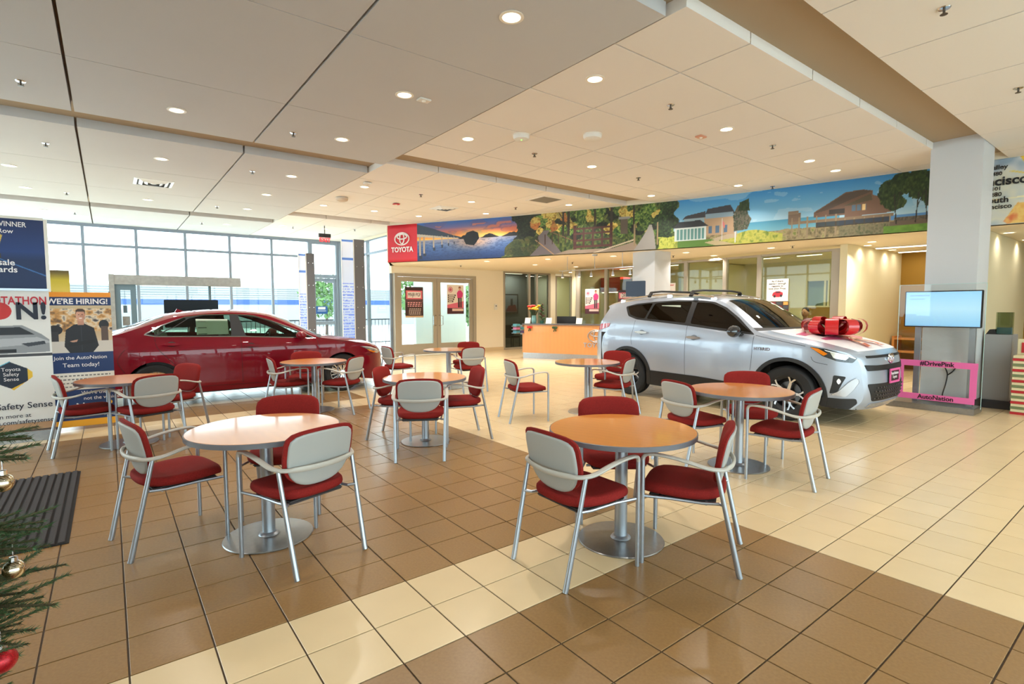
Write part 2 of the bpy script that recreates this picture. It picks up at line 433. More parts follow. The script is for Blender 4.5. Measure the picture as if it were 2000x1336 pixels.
P1('door_closer', M_ALU, lf, lambda b: b.box((0.45, -0.09, 2.36), (0.76, -0.03, 2.45), 0.006))
P1('pane', M_GLASS, d1, lambda b: b.box((0.16, -0.005, 0.25), (0.77, 0.005, 2.41)))
P1('pane', M_GLASS, d1, lambda b: b.box((0.07, -0.005, 2.64), (0.86, 0.005, 3.66)))
wall('trim_1', M_ALU, (-6.0, 16.33, 3.74), (6.05, 16.47, 3.90))
wall('wall_pier', M_ALU, (5.50, 16.3, 0), (6.05, 16.5, 3.74))
w2 = glazing('window_2', (6.0, 16.3), (6.0, 13.12), [0.05, 1.36, 3.13], [3.28], 0.0, 3.72, M_ALU, M_GLASS, w=0.07)
wall('trim_2', M_WARM, (5.94, 13.1, 3.72), (6.06, 16.4, 3.90))
glazing('window_8', (9.0, -6.1), (-6.0, -6.1), [round(0.04+i*1.356, 3) for i in range(12)], [2.4], 0.0, 3.4, M_ALU, M_GLASS, w=0.07)
w3 = glazing('window_3', (-6.0, 4.0), (-6.0, 16.4), [round(0.03+i*1.12, 3) for i in range(12)], [3.22], 0.0, 3.74, M_ALU, M_GLASS, w=0.07)
wall('trim_3', M_ALU, (-6.06, 4.0, 3.74), (-5.94, 16.4, 3.90))

# ---- door wall with the double doors and the first office front
YD = 13.0
wall('wall_door', M_WARM, (8.98, YD, 0), (10.14, YD+0.18, 3.9))
wall('wall_door_head', M_WARM, (5.94, YD, 2.55), (8.98, YD+0.18, 3.9))
wall('wall_office_pier', M_WARM, (12.36, YD, 0), (12.60, YD+0.18, 2.8))
wall('wall_office_end', M_WARM, (13.52, YD, 0), (15.0, YD+0.18, 2.8))
P1('baseboard_door', M_BASE, None, lambda b: b.box((8.98, YD-0.02, 0), (10.14, YD, 0.12)))['kind'] = 'structure'
d2 = bpy.data.objects.new('door_2', None); link(d2); d2.location = (6.02, YD, 0); tag(d2, kind='structure')
P1('door_frame', M_BRONZE, d2, lambda b: (b.box((0, -0.03, 0), (0.10, 0.14, 2.55)), b.box((2.84, -0.03, 0), (2.96, 0.14, 2.55)), b.box((0.10, -0.03, 2.46), (2.84, 0.14, 2.55))))
for s, hx in ((0.10, 1.36), (1.475, 0.06)):
    lf = P1('door_leaf', M_BRONZE, d2, lambda b: (b.box((s, 0, 0.02), (s+0.13, 0.06, 2.45)), b.box((s+1.23, 0, 0.02), (s+1.365, 0.06, 2.45)), b.box((s+0.13, 0, 2.31), (s+1.23, 0.06, 2.45)), b.box((s+0.13, 0, 0.02), (s+1.23, 0.06, 0.36))))
    P1('pane', M_GLASS, lf, lambda b: b.box((s+0.13, 0.025, 0.36), (s+1.23, 0.035, 2.31)))
    hx = s + (1.30 if s < 1 else 0.065); q = -0.10 if s < 1 else 0.10
    P1('pull_handle', mat('steel', (190, 192, 196), 0.25, metal=1.0), lf, lambda b: b.tube([(hx, 0, 0.92), (hx, -0.07, 0.93), (hx+q, -0.07, 0.95), (hx+q, -0.07, 1.23), (hx, -0.07, 1.25), (hx, 0, 1.26)], 0.012, 8), True)
# office front in the door wall
def office_front(name, x0, stops, z1, glass_m, y=YD):
    return glazing(name, (x0, y+0.06), (x0+stops[-1], y+0.06), stops, [], 0.0, z1, M_BRONZE, glass_m, w=0.09)
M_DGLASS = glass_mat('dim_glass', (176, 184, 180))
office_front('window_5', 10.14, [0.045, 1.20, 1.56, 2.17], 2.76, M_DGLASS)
office_front('window_6', 12.60, [0.045, 0.87], 2.70, M_OGLASS)

# ---- offices behind the curved soffit
XO = 11.2
w4 = glazing('window_4', (XO, 10.39), (XO, 2.68), [0.06, 1.26, 2.34, 3.48, 4.06, 5.17, 6.03, 7.66], [], 0.0, 2.70, M_BRONZE, M_OGLASS, w=0.10, edge=0.16)
wall('wall_office_return', M_PALE, (XO-0.05, 10.45, 0), (15, 10.6, 2.8))
wall('wall_partition', M_PALE, (XO-0.08, 2.50, 0), (14.3, 2.64, 2.8))
wall('wall_ochre', M_OCHRE, (14.3, 0.45, 0), (14.4, 2.64, 2.8))
wall('wall_alcove', M_PALE, (10.75, 0.30, 0), (14.3, 0.45, 2.8))
wall('wall_alcove_end', M_OCHRE, (14.3, -3.0, 0), (14.4, 0.30, 2.8))
wall('wall_office_back', M_PALE, (14.5, 2.64, 0), (14.6, 3.85, 2.8))
wall('wall_office_back_far', M_PALE, (14.5, 4.78, 0), (14.6, 10.5, 2.8))
wall('wall_office_back_low', M_OCHRE, (14.5, 3.85, 0), (14.6, 4.78, 1.48))
wall('wall_office_back_top', M_PALE, (14.5, 3.85, 2.22), (14.6, 4.78, 2.8))
glazing('window_7', (14.55, 3.85), (14.55, 4.78), [0.03, 0.33, 0.42, 0.90], [], 1.48, 2.22, M_PALE, M_GLASS, w=0.05)
wall('wall_office_divide', M_PALE, (XO+0.1, 6.55, 0), (14.5, 6.65, 2.75))

# ---- curved fascia (mural wall) and soffit
ARC = spline([(5.38, 12.05), (5.87, 11.2), (7.41, 8.48), (8.95, 5.07), (9.72, 2.51), (10.12, 0.9), (10.36, -0.35), (10.62, -2.2), (10.75, -4.5), (10.8, -6.0)], 181)
seg = np.linalg.norm(np.diff(ARC, axis=0), axis=1); ARCS = np.concatenate([[0], np.cumsum(seg)])
def arc_at(s): return np.stack([np.interp(s, ARCS, ARC[:, 0]), np.interp(s, ARCS, ARC[:, 1])], -1)
def arc_wall(b, s0, s1, z0, z1, off0, off1, n):
    s = np.linspace(s0, s1, n); p = arc_at(s); t = arc_at(s+0.02)-arc_at(s-0.02); t[0] = p[1]-p[0]; t[-1] = p[-1]-p[-2]
    t /= np.linalg.norm(t, axis=1)[:, None]; nn = np.stack([t[:, 1], -t[:, 0]], -1)      # towards the room
    o, i = p+nn*off0, p+nn*off1
    vs = []
    for k in range(n): vs += [(o[k, 0], o[k, 1], z0), (o[k, 0], o[k, 1], z1), (i[k, 0], i[k, 1], z0), (i[k, 0], i[k, 1], z1)]
    fs = []
    for k in range(n-1):
        a, c = 4*k, 4*k+4; fs += [(a, c, c+1, a+1), (a+2, a+3, c+3, c+2), (a, a+2, c+2, c), (a+1, c+1, c+3, a+3)]
    fs += [(0, 1, 3, 2), (4*n-4, 4*n-2, 4*n-1, 4*n-3)]
    b.add(vs, fs)
ap = arc_at(np.array([5.0]))[0]; tp = arc_at(np.array([5.1]))[0]-ap
SGN = 1.0 if (tp[1]*(CAM[0]-ap[0]) - tp[0]*(CAM[1]-ap[1])) > 0 else -1.0
SMAX = float(ARCS[-1])
o = P1('wall_mural', M_WARM, None, lambda b: arc_wall(b, 0, SMAX, ZS, ZC+0.1, 0, -0.12*SGN, 120), True); tag(o, kind='structure')
def soffit(b):
    pts = [(p[0], p[1], ZS) for p in arc_at(np.linspace(0.05, SMAX-0.05, 90))]
    pts += [(15, -6, ZS), (15, YD+0.1, ZS), (5.95, YD+0.1, ZS)]
    b.prism(pts, (0, 0, 0.04))
tag(P1('ceiling_soffit', mat('soffit_paint', (240, 228, 204), 0.8), None, soffit), kind='structure')
a0 = arc_at(np.array([0.0]))[0]
tag(P1('wall_mural_end', M_WARM, None, lambda b: b.prism([(a0[0], a0[1], ZS), (5.95, YD+0.1, ZS), (6.07, YD+0.1, ZS), (a0[0]+0.12, a0[1]+0.05, ZS)], (0, 0, 1.1))), kind='structure')
# ---- columns
def column(name, a, b_):
    o = wall(name, M_GREYW, a, b_)
    return o
column('wall_column', (8.85, 0.0, 0), (9.47, 0.60, 3.9))
column('wall_column_desk', (8.92, 5.60, 0), (9.50, 6.23, ZS))
P1('baseboard_column', mat('dark_base', (52, 50, 52), 0.5), None, lambda b: b.box((8.835, -0.015, 0), (9.485, 0.615, 0.13)))['kind'] = 'structure'

wall('ceiling_office', M_CTILE, (10.0, YD+0.1, 2.8), (15.2, 14.7, 2.9))
wall('wall_office_side', M_WARM, (10.0, YD+0.18, 0), (10.12, 14.1, 2.8))
# ---- outdoors
tag(P1('ground', mat('pavement', (228, 230, 232), 0.8, noise=(0.6, 0.05)), None, lambda b: b.box((-80, 16.7, -0.3), (120, 120, -0.12))), kind='structure')
tag(P1('ground_side', mat('pavement', (228, 230, 232), 0.8), None, lambda b: b.box((-90, -40, -0.3), (-6.3, 16.7, -0.12))), kind='structure')
tag(P1('ground_front', mat('pavement', (228, 230, 232), 0.8), None, lambda b: b.box((-6.3, -60, -0.3), (60, -6.3, -0.12))), kind='structure')
tag(P1('ground_court', mat('pavement', (228, 230, 232), 0.8), None, lambda b: b.box((6.1, YD+0.2, -0.2), (15, 16.7, -0.02))), kind='structure')
tag(P1('wall_court', mat('white_render', (226, 238, 250), 0.8), None, lambda b: b.box((7.55, 14.6, 0), (9.6, 14.75, 3.6))), kind='structure')
# ================================================================== ceiling fittings
def onz(x, y, z):
    d = FW + RT*(x-1000)/FPX - UP*(y-668)/FPX; t = (z-CAM[2])/d[2]; return CAM+t*d
M_LENS = mat('lamp_lens', (255, 244, 220), 0.4, emit=(255, 232, 190), es=7.0)
M_TRIM = mat('lamp_trim', (236, 230, 218), 0.4)
M_STEEL = MATS['steel']
def make_downlight():
    r = thing('downlight', 'x', 'ceiling light')
    P1('trim_ring', M_TRIM, r, lambda b: b.lathe([(0.072, 0.0), (0.098, 0.0), (0.100, -0.006), (0.074, -0.008)], 24, closed=True), True)
    P1('lens', M_LENS, r, lambda b: b.lathe([(0.0, -0.003), (0.074, -0.003), (0.074, 0.0), (0.0, 0.0)], 24), True)
    return r
DL = make_downlight()
def lamp_under(root, w):
    l = bpy.data.lights.new('bulb', 'AREA'); l.shape = 'DISK'; l.size = 0.13; l.energy = w; l.color = LAMP_COL; l.spread = math.radians(130)
    o = bpy.data.objects.new('bulb', l); link(o, root); o.location = (0, 0, -0.012)
D_PL = [(345,215),(668,272),(315,310),(570,344),(18,323),(50,366),(289,390),(521,380),(712,366),(632,402),(731,413),(483,408),(84,410),(443,438),(552,441),(999,33),(790,185)]
D_TI = [(1162,154),(914,271),(1156,325),(1419,252),(1272,382),(921,394),(818,422),(949,417),(1111,400),(1581,314),(1632,333),(1442,362),(635,447)]
EXTRA_L = [(-3.9, 9.5), (-3.9, 5.6), (-2.1, 1.6), (-4.0, 1.6), (0.2, -3.0), (-3, -3.0)]
EXTRA_T = [(4.2, -1.2), (6.7, -1.2), (9.1, -1.4), (4.2, -3.8), (7.4, -3.8)]
first = True
def put_light(x, y, z, lab, grp, w):
    global first
    o = DL if first else copy_tree(DL); first = False
    o.location = (x, y, z); tag(o, lab, None, grp); DLS.append((o, w))
DLS = []
for p in D_PL:
    q = onz(*p, ZC-0.012); tile = q[0] > 2.71
    put_light(q[0], q[1], ZC if tile else ZC-0.012, 'round recessed downlight set in the %s' % ('square ceiling tiles' if tile else 'large plaster ceiling panels'), 'downlights in the tiles' if tile else 'downlights in the plaster panels', LAMP_W)
for p in D_TI:
    q = onz(*p, ZC); put_light(q[0], q[1], ZC, 'round recessed downlight set in the square ceiling tiles', 'downlights in the tiles', LAMP_W)
for x, y in EXTRA_L: put_light(x, y, ZC-0.012, 'round recessed downlight set in the large plaster ceiling panels', 'downlights in the plaster panels', LAMP_W)
for x, y in EXTRA_T: put_light(x, y, ZC, 'round recessed downlight set in the square ceiling tiles', 'downlights in the tiles', LAMP_W*0.5)
for p in [(951,510),(1045,517),(1070,506),(1198,500),(1125,521),(1340,493),(1394,499),(1506,484),(1703,472)]:
    q = onz(*p, ZS); put_light(q[0], q[1], ZS, 'small round downlight in the soffit below the mural', 'downlights in the soffit', LAMP_W*1.5)
for x, y in ((11.75, 2.36), (13.2, 2.36), (11.6, 0.16), (13.2, 0.16), (12.2, -1.2)): put_light(x, y, ZS, 'small round wall-washing downlight above the alcove walls', 'downlights in the alcoves', LAMP_W*0.15)
for o, w in DLS: lamp_under(o, w)
# linear strip lights in the offices and alcoves
M_STRIP = mat('strip_lens', (255, 250, 240), 0.4, emit=(255, 240, 214), es=6.0)
def strip(x0, y0, x1, y1, lab, pw=28):
    r = thing('strip_light', lab, 'ceiling light', ((x0+x1)/2, (y0+y1)/2, ZS-0.004), math.atan2(y1-y0, x1-x0), 'strip lights behind the glass')
    L = math.hypot(x1-x0, y1-y0)/2
    P1('housing', M_TRIM, r, lambda b: b.box((-L-0.02, -0.06, -0.02), (L+0.02, 0.06, 0.0)))
    P1('diffuser', M_STRIP, r, lambda b: b.box((-L, -0.045, -0.03), (L, 0.045, -0.02)))
    l = bpy.data.lights.new('tube', 'AREA'); l.shape = 'RECTANGLE'; l.size = 2*L; l.size_y = 0.09; l.energy = pw; l.color = (1.0, 0.94, 0.84)
    o = bpy.data.objects.new('tube', l); link(o, r); o.location = (0, 0, -0.034)
for Y_ in (3.4, 4.3, 5.3): strip(12.7, Y_-0.65, 12.7, Y_+0.65-0.75, 'white strip light on the office ceiling behind the glass wall')
for Y_ in (7.4, 9.2): strip(12.6, Y_-0.6, 12.6, Y_+0.6, 'white strip light on the far office ceiling by the divider')
for q_ in ((11.0, 13.55), (13.4, 13.8), (12.6, 11.8)): strip(q_[0]-0.4, q_[1], q_[0]+0.4, q_[1], 'added white strip light brightening the back office corridor')  # strips added to brighten back rooms that were black behind the glass
strip(12.35, 2.4, 12.6, 1.0, 'white strip light on the alcove ceiling beside the ochre wall', 6); strip(13.75, 2.4, 13.9, 1.0, 'white strip light on the alcove ceiling beside the ochre wall', 6)
strip(12.4, -0.2, 12.6, -1.5, 'white strip light on the alcove ceiling past the column', 6)
# sprinklers
def make_sprinkler():
    r = thing('sprinkler', 'x', 'sprinkler')
    P1('escutcheon', mat('chrome', (200, 200, 205), 0.15, metal=1.0), r, lambda b: b.lathe([(0.0, 0.0), (0.045, 0.0), (0.04, -0.006), (0.012, -0.008), (0.0, -0.008)], 16), True)
    P1('sprinkler_head', mat('brass_dark', (92, 84, 74), 0.4, metal=0.8), r, lambda b: (b.tube([(0, 0, -0.006), (0, 0, -0.045)], 0.009, 8), b.lathe([(0.0, -0.045), (0.026, -0.046), (0.026, -0.049), (0.0, -0.050)], 12), b.tube([(0.012, 0, -0.02), (0.02, 0, -0.032), (0.012, 0, -0.044)], 0.003, 6), b.tube([(-0.012, 0, -0.02), (-0.02, 0, -0.032), (-0.012, 0, -0.044)], 0.003, 6)))
    return r
SP = make_sprinkler(); fs = True
for p in [(40,156),(573,258),(89,278),(493,333),(130,375),(424,402),(394,434),(146,414),(572,443),(1044,300),(1310,205),(1247,347),(822,380),(1007,405),(1509,284),(1509,364),(1844,16),(1989,172),(693,448)]:
    q = onz(*p, ZC); tile = q[0] > 2.71
    o = SP if fs else copy_tree(SP); fs = False
    o.location = (q[0], q[1], ZC if tile else ZC-0.012)
    tag(o, 'small chrome fire sprinkler in the %s' % ('square ceiling tiles' if tile else 'large plaster ceiling panels'), None, 'sprinklers in the tiles' if tile else 'sprinklers in the plaster panels')
for p in [(900,518),(1118,512),(1315,499),(1548,480)]:
    q = onz(*p, ZS); o = copy_tree(SP); o.location = (q[0], q[1], ZS); tag(o, 'small chrome fire sprinkler in the soffit below the mural', None, 'sprinklers in the soffit')
# round ceiling devices
def device(p, z, r, lab, prof, m_, name='ceiling_speaker', cat='speaker', grp=None, extra=None):
    q = onz(*p, z); t = thing(name, lab, cat, (q[0], q[1], z), 0, grp)
    P1('housing', m_, t, lambda b: b.lathe([(a*r, h) for a, h in prof], 28), True)
    P1('base_ring', M_TRIM, t, lambda b: b.lathe([(r*0.97, 0), (r*1.06, 0), (r*1.06, -0.008), (r*0.97, -0.01)], 28, closed=True), True)
    return t
M_DEV = mat('device_white', (226, 222, 214), 0.5)
dome = [(1.0, 0), (1.0, -0.03), (0.9, -0.055), (0.6, -0.07), (0.0, -0.075)]
device((1157,263), ZC, 0.125, 'white drum-shaped speaker on the tiles beside the smoke sensor', dome, M_DEV)
t = device((1018,264), ZC, 0.11, 'white domed sensor with green light at a tile corner', dome, M_DEV, 'smoke_sensor', 'sensor')
P1('status_light', mat('green_led', (120, 255, 120), 0.4, emit=(120, 255, 90), es=3), t, lambda b: b.sphere((-0.02, -0.03, -0.075), 0.008, 8, 6))
device((668,387), ZC-0.012, 0.12, 'beige round speaker in the plaster ceiling', dome, mat('device_beige', (206, 186, 164), 0.6))
for p, lab, m_ in (((774,398), 'red fire strobe on the ceiling near the mural', mat('red_plastic', (196, 30, 34), 0.35)), ((828,194), 'small white sensor plate beside a downlight', M_DEV), ((1369,266), 'small peach-coloured sensor on the ceiling tiles', mat('peach', (222, 160, 130), 0.5)), ((718,357), 'small clear sensor plate on the far ceiling', M_DEV)):
    z = ZC if p[0] > 830 else ZC-0.012
    q = onz(*p, z); t = thing('ceiling_sensor', lab, 'sensor', (q[0], q[1], z))
    P1('plate', m_, t, lambda b: b.box((-0.07, -0.05, -0.02), (0.07, 0.05, 0), 0.006)); P1('lens', M_TRIM, t, lambda b: b.sphere((0, 0, -0.02), (0.025, 0.025, 0.015), 10, 6), True)
# air vents
def vent(p, z, s, lab, m_, dark):
    q = onz(*p, z); t = thing('ceiling_vent', lab, 'vent', (q[0], q[1], z))
    P1('frame', m_, t, lambda b: [b.prism([(a*s, -s, 0), (a*s, s, 0), (a*(s-0.05), s-0.05, -0.012), (a*(s-0.05), -s+0.05, -0.012)], (0, 0, -0.004)) for a in (-1, 1)] + [b.prism([(-s, a*s, 0), (s, a*s, 0), (s-0.05, a*(s-0.05), -0.012), (-s+0.05, a*(s-0.05), -0.012)], (0, 0, -0.004)) for a in (-1, 1)])
    for k in range(1, 4):
        e = s*(1-0.26*k)
        P1('louver', m_, t, lambda b: [b.prism([(a*e, -e, -0.004), (a*e, e, -0.004), (a*(e-0.055), e-0.055, -0.03), (a*(e-0.055), -e+0.055, -0.03)], (0, 0, -0.003)) for a in (-1, 1)] + [b.prism([(-e, a*e, -0.004), (e, a*e, -0.004), (e-0.055, a*(e-0.055), -0.03), (-e+0.055, a*(e-0.055), -0.03)], (0, 0, -0.003)) for a in (-1, 1)])
    P1('duct', dark, t, lambda b: b.box((-s+0.04, -s+0.04, -0.003), (s-0.04, s-0.04, -0.001)))
M_VENT = mat('vent_white', (228, 232, 236), 0.35); M_DUCT = mat('duct_dark', (70, 68, 66), 0.7)
vent((300,357), ZC-0.012, 0.30, 'square metal air diffuser in the plaster ceiling', M_VENT, M_DUCT)
vent((867,407), ZC, 0.26, 'square four-way air diffuser in the tiles near the red panel', M_VENT, M_DUCT)
q = onz(1065, 390, ZC); t = thing('ceiling_vent', 'flat grey perforated return grille in the tiles by the mural', 'vent', (q[0], q[1], ZC))
P1('frame', M_CTILE, t, lambda b: [b.box((-0.3, a*0.28-0.02, -0.01), (0.3, a*0.28+0.02, 0)) for a in (-1, 1)] + [b.box((a*0.28-0.02, -0.26, -0.01), (a*0.28+0.02, 0.26, 0)) for a in (-1, 1)])
P1('grille', mat('grille_grey', (140, 134, 124), 0.7), t, lambda b: [b.box((-0.26, -0.26+i*0.04, -0.008), (0.26, -0.235+i*0.04, -0.002)) for i in range(13)])
# exit sign
t = thing('exit_sign', 'red illuminated EXIT sign hanging from the ceiling near the glass door', 'sign', (3.96, 13.0, 3.32))
P1('canopy', mat('sign_black', (40, 36, 38), 0.5), t, lambda b: (b.box((-0.16, -0.03, 0.14), (0.16, 0.03, 0.24)), b.tube([(0, 0, 0.24), (0, 0, ZC-3.34)], 0.012, 8)))
P1('panel', glass_mat('sign_acrylic', (250, 226, 226)), t, lambda b: b.box((-0.15, -0.006, 0.0), (0.15, 0.006, 0.14)))
text('lettering', 'EXIT', 0.15, mat('exit_red', (255, 40, 50), 0.5, emit=(255, 40, 50), es=2.5), t, (0, -0.012, 0.065), (1, 0, 0), (0, 0, 1), bold=0.02)

# ================================================================== tables and chairs
M_WOOD = mat('maple_laminate', (222, 136, 44), 0.28, coat=0.55, wave=(5, 0.02, 'X'), noise=(2, 0.03), coat_rough=0.07)
M_EDGE = mat('table_edge', (108, 108, 113), 0.45)
M_SILV = mat('silver_paint', (172, 178, 186), 0.32, metal=0.75)
M_BSTEEL = mat('brushed_plate', (158, 158, 158), 0.28, metal=0.9, noise=(30, 0.06))
M_RED = mat('red_fabric', (134, 32, 28), 0.85, noise=(160, 0.16), bump=(320, 0.5), spec=0.2)
M_SHELL = mat('grey_plastic', (172, 172, 168), 0.5, bump=(400, 0.06))
M_ARM = mat('armrest_grey', (188, 182, 172), 0.45)
M_UNDER = mat('seat_underside', (60, 56, 56), 0.6)
def make_table():
    r = thing('round_table', 'x', 'table')
    P1('tabletop', M_WOOD, r, lambda b: b.lathe([(0.0, 0.690), (0.452, 0.690), (0.452, 0.7185), (0.450, 0.72), (0.0, 0.72)], 64), True)
    P1('edge_band', M_EDGE, r, lambda b: b.lathe([(0.452, 0.688), (0.457, 0.690), (0.457, 0.717), (0.452, 0.7195)], 64, closed=True), True)
    P1('pedestal', M_SILV, r, lambda b: b.lathe([(0.0, 0.02), (0.040, 0.02), (0.040, 0.69), (0.0, 0.69)], 24), True)
    P1('mounting_plate', M_UNDER, r, lambda b: b.box((-0.18, -0.18, 0.682), (0.18, 0.18, 0.690)))
    P1('base_plate', M_BSTEEL, r, lambda b: b.lathe([(0.0, 0.0), (0.270, 0.0), (0.272, 0.004), (0.268, 0.009), (0.12, 0.014), (0.0, 0.016)], 48), True)
    P1('collar', M_SILV, r, lambda b: b.lathe([(0.040, 0.014), (0.065, 0.016), (0.058, 0.026), (0.044, 0.034), (0.040, 0.034)], 24, closed=True), True)
    return r
def pad(b, outline, xf, t0, t1, prof=None, n=44):
    """cushion: closed outline function th->(y,z) about centre, surface x=xf(y,z); from t0 behind to t1 in front (domed edge)"""
    th = [2*PI*k/n for k in range(n)]; C = outline(None)
    vs = []; 
    prof = prof or [(0.0, 1), (0.35, 1), (0.62, 0.99), (0.82, 0.95), (0.93, 0.80), (0.98, 0.55), (1.0, 0.25), (0.995, 0.0)]
    for sgn, tt in ((1, t1), (-1, t0)):
        for (s, h) in prof:
            for a in th:
                y, z = outline(a); y = C[0]+(y-C[0])*s; z = C[1]+(z-C[1])*s
                vs.append((xf(y, z)+(tt*h), y, z))
    k = len(prof); fs = []
    for q in range(2):
        for i in range(k-1):
            for j in range(n):
                f = (q*k*n+i*n+j, q*k*n+i*n+(j+1) % n, q*k*n+(i+1)*n+(j+1) % n, q*k*n+(i+1)*n+j); fs.append(f)
    for j in range(n): fs.append(((k-1)*n+j, (k-1)*n+(j+1) % n, (2*k-1)*n+(j+1) % n, (2*k-1)*n+j))
    b.add(vs, fs)
def back_x(y, z): return -0.150-0.24*(z-0.44)+0.55*y*y*(0.6+0.4*min(1, max(0, (z-0.45)/0.3)))
def back_outline(scale, top, bot):
    def f(a):
        if a is None: return (0.0, 0.645)
        c, s = math.cos(a), math.sin(a)
        if s >= 0: e = 7.0; hw = 0.230*scale; hh = top-0.645
        else: e = 2.6; hw = 0.230*scale; hh = 0.645-bot
        d = (abs(c)**e+abs(s)**e)**(-1/e)
        y = c*d*hw; z = 0.645+s*d*hh
        if s < 0: y *= 1.0-0.05*(-s*d)
        if s > 0: z -= 0.9*y*y*0.35
        return (y, z)
    return f
def make_chair():
    r = thing('armchair', 'x', 'chair')
    def seat(b):
        n, k = 28, 16; vs = []
        def zt(x, y): return 0.462-0.030*math.exp(-((x+0.02)/0.13)**2-(y/0.17)**2) - (max(0, x-0.17)/0.10)**2*0.026 + max(0, -x-0.10)*0.05
        out = []
        for a in np.linspace(0, 2*PI, 40, endpoint=False):
            c, s = math.cos(a), math.sin(a); d = (abs(c)**3.6+abs(s)**3.6)**(-1/3.6)
            x = c*d*0.235+0.035; y = s*d*(0.235-0.03*max(0, -c*d)); out.append((x, y))
        rings = [(0.0, 1), (0.5, 1), (0.8, 1), (0.95, 0.96), (0.99, 0.72), (1.0, 0.35), (0.985, 0.05), (0.9, 0.0), (0.5, 0.0), (0.0, 0.0)]
        for s, h in rings:
            for (x, y) in out:
                xx = 0.035+(x-0.035)*s; yy = y*s; top = zt(xx, yy); bot = top-0.050-0.008*(1 if h == 0 else 0)
                vs.append((xx, yy, bot+(top-bot)*h))
        m = len(out); fs = [(i*m+j, i*m+(j+1) % m, (i+1)*m+(j+1) % m, (i+1)*m+j) for i in range(len(rings)-1) for j in range(m)]
        b.add(vs, fs)
    P1('seat', M_RED, r, seat, True, angle=80)
    P1('seat_pan', M_UNDER, r, lambda b: b.box((-0.15, -0.18, 0.372), (0.22, 0.18, 0.392), 0.008))
    br = P1('backrest', M_RED, r, lambda b: pad(b, back_outline(1.0, 0.806, 0.470), back_x, -0.006, 0.034), True, angle=80)
    P1('back_shell', M_SHELL, br, lambda b: pad(b, back_outline(0.915, 0.786, 0.462), back_x, -0.017, 0.004, [(0.0, 1), (0.4, 1), (0.7, 1), (0.9, 1), (0.965, 0.97), (0.99, 0.8), (1.0, 0.5), (1.0, 0.0)]), True, angle=80)
    rail = [(0.243, 0.255, 0.610), (0.236, 0.256, 0.632), (0.215, 0.257, 0.645), (0.17, 0.259, 0.648), (0.09, 0.262, 0.642), (0.0, 0.264, 0.626), (-0.08, 0.262, 0.605), (-0.14, 0.252, 0.594), (-0.185, 0.222, 0.590), (-0.215, 0.16, 0.588), (-0.233, 0.08, 0.586), (-0.238, 0.0, 0.585)]
    rail = spline(rail, 30)
    full = [tuple(p) for p in rail] + [(p[0], -p[1], p[2]) for p in rail[-2::-1]]
    k = len(full); fl = []
    for i in range(k):
        q = min(i, k-1-i)/(k//2); fl.append((1.5, 0.8) if 0.15 < q < 0.62 else ((1.0, 1.0) if q <= 0.1 else (1.2, 0.95)))
    P1('arm_rail', M_ARM, r, lambda b: b.tube(full, 0.0125, 10, flat=[(0.8, 1.35) if abs(p[1]) < 0.2 else f for p, f in zip(full, fl)]), True)
    for s in (-1, 1):
        P1('leg', M_SILV, r, lambda b: b.tube([(0.243, s*0.255, 0.0), (0.243, s*0.255, 0.62)], 0.0125, 12), True)
        P1('leg', M_SILV, r, lambda b: b.tube([(-0.285, s*0.232, 0.0), (-0.278, s*0.2325, 0.02), (-0.155, s*0.246, 0.585)], [0.015, 0.016, 0.012], 12), True)
        P1('side_rail', M_SILV, r, lambda b: b.tube([(0.243, s*0.25, 0.395), (0.10, s*0.215, 0.388), (-0.08, s*0.205, 0.382), (-0.17, s*0.205, 0.390), (-0.20, s*0.236, 0.395)], 0.009, 8), True)
    P1('cross_bar', M_SILV, r, lambda b: b.tube([(0.15, -0.21, 0.383), (0.15, 0.21, 0.383)], 0.009, 8), True); P1('cross_bar', M_SILV, r, lambda b: b.tube([(-0.10, -0.205, 0.380), (-0.10, 0.205, 0.380)], 0.009, 8), True)
    return r
TB = make_table(); CH = make_chair()
TABLES = [((-0.145, 1.685), 'round wood-topped pedestal table beside the ribbed floor mat'),
          ((1.63, 0.24), 'round wood-topped pedestal table standing on the narrow cream floor stripe'),
          ((1.84, 3.25), 'round wood-topped pedestal table at the edge of the brown tile field'),
          ((-0.79, 5.20), 'round wood-topped pedestal table before the hiring banner'),
          ((1.43, 5.87), 'round wood-topped pedestal table before the red sedan front wheel'),
          ((4.08, 6.54), 'round wood-topped pedestal table closest to the glass double doors'),
          ((4.46, 3.32), 'round wood-topped pedestal table beside the silver SUV rear wheel'),
          ((3.72, 0.62), 'round wood-topped pedestal table beside the silver SUV front wheel')]
for i, ((x, y), lab) in enumerate(TABLES):
    o = TB if i == 0 else copy_tree(TB)
    o.location = (x, y, 0); o.rotation_euler = (0, 0, 0.3*i); tag(o, lab, None, 'round meeting tables')
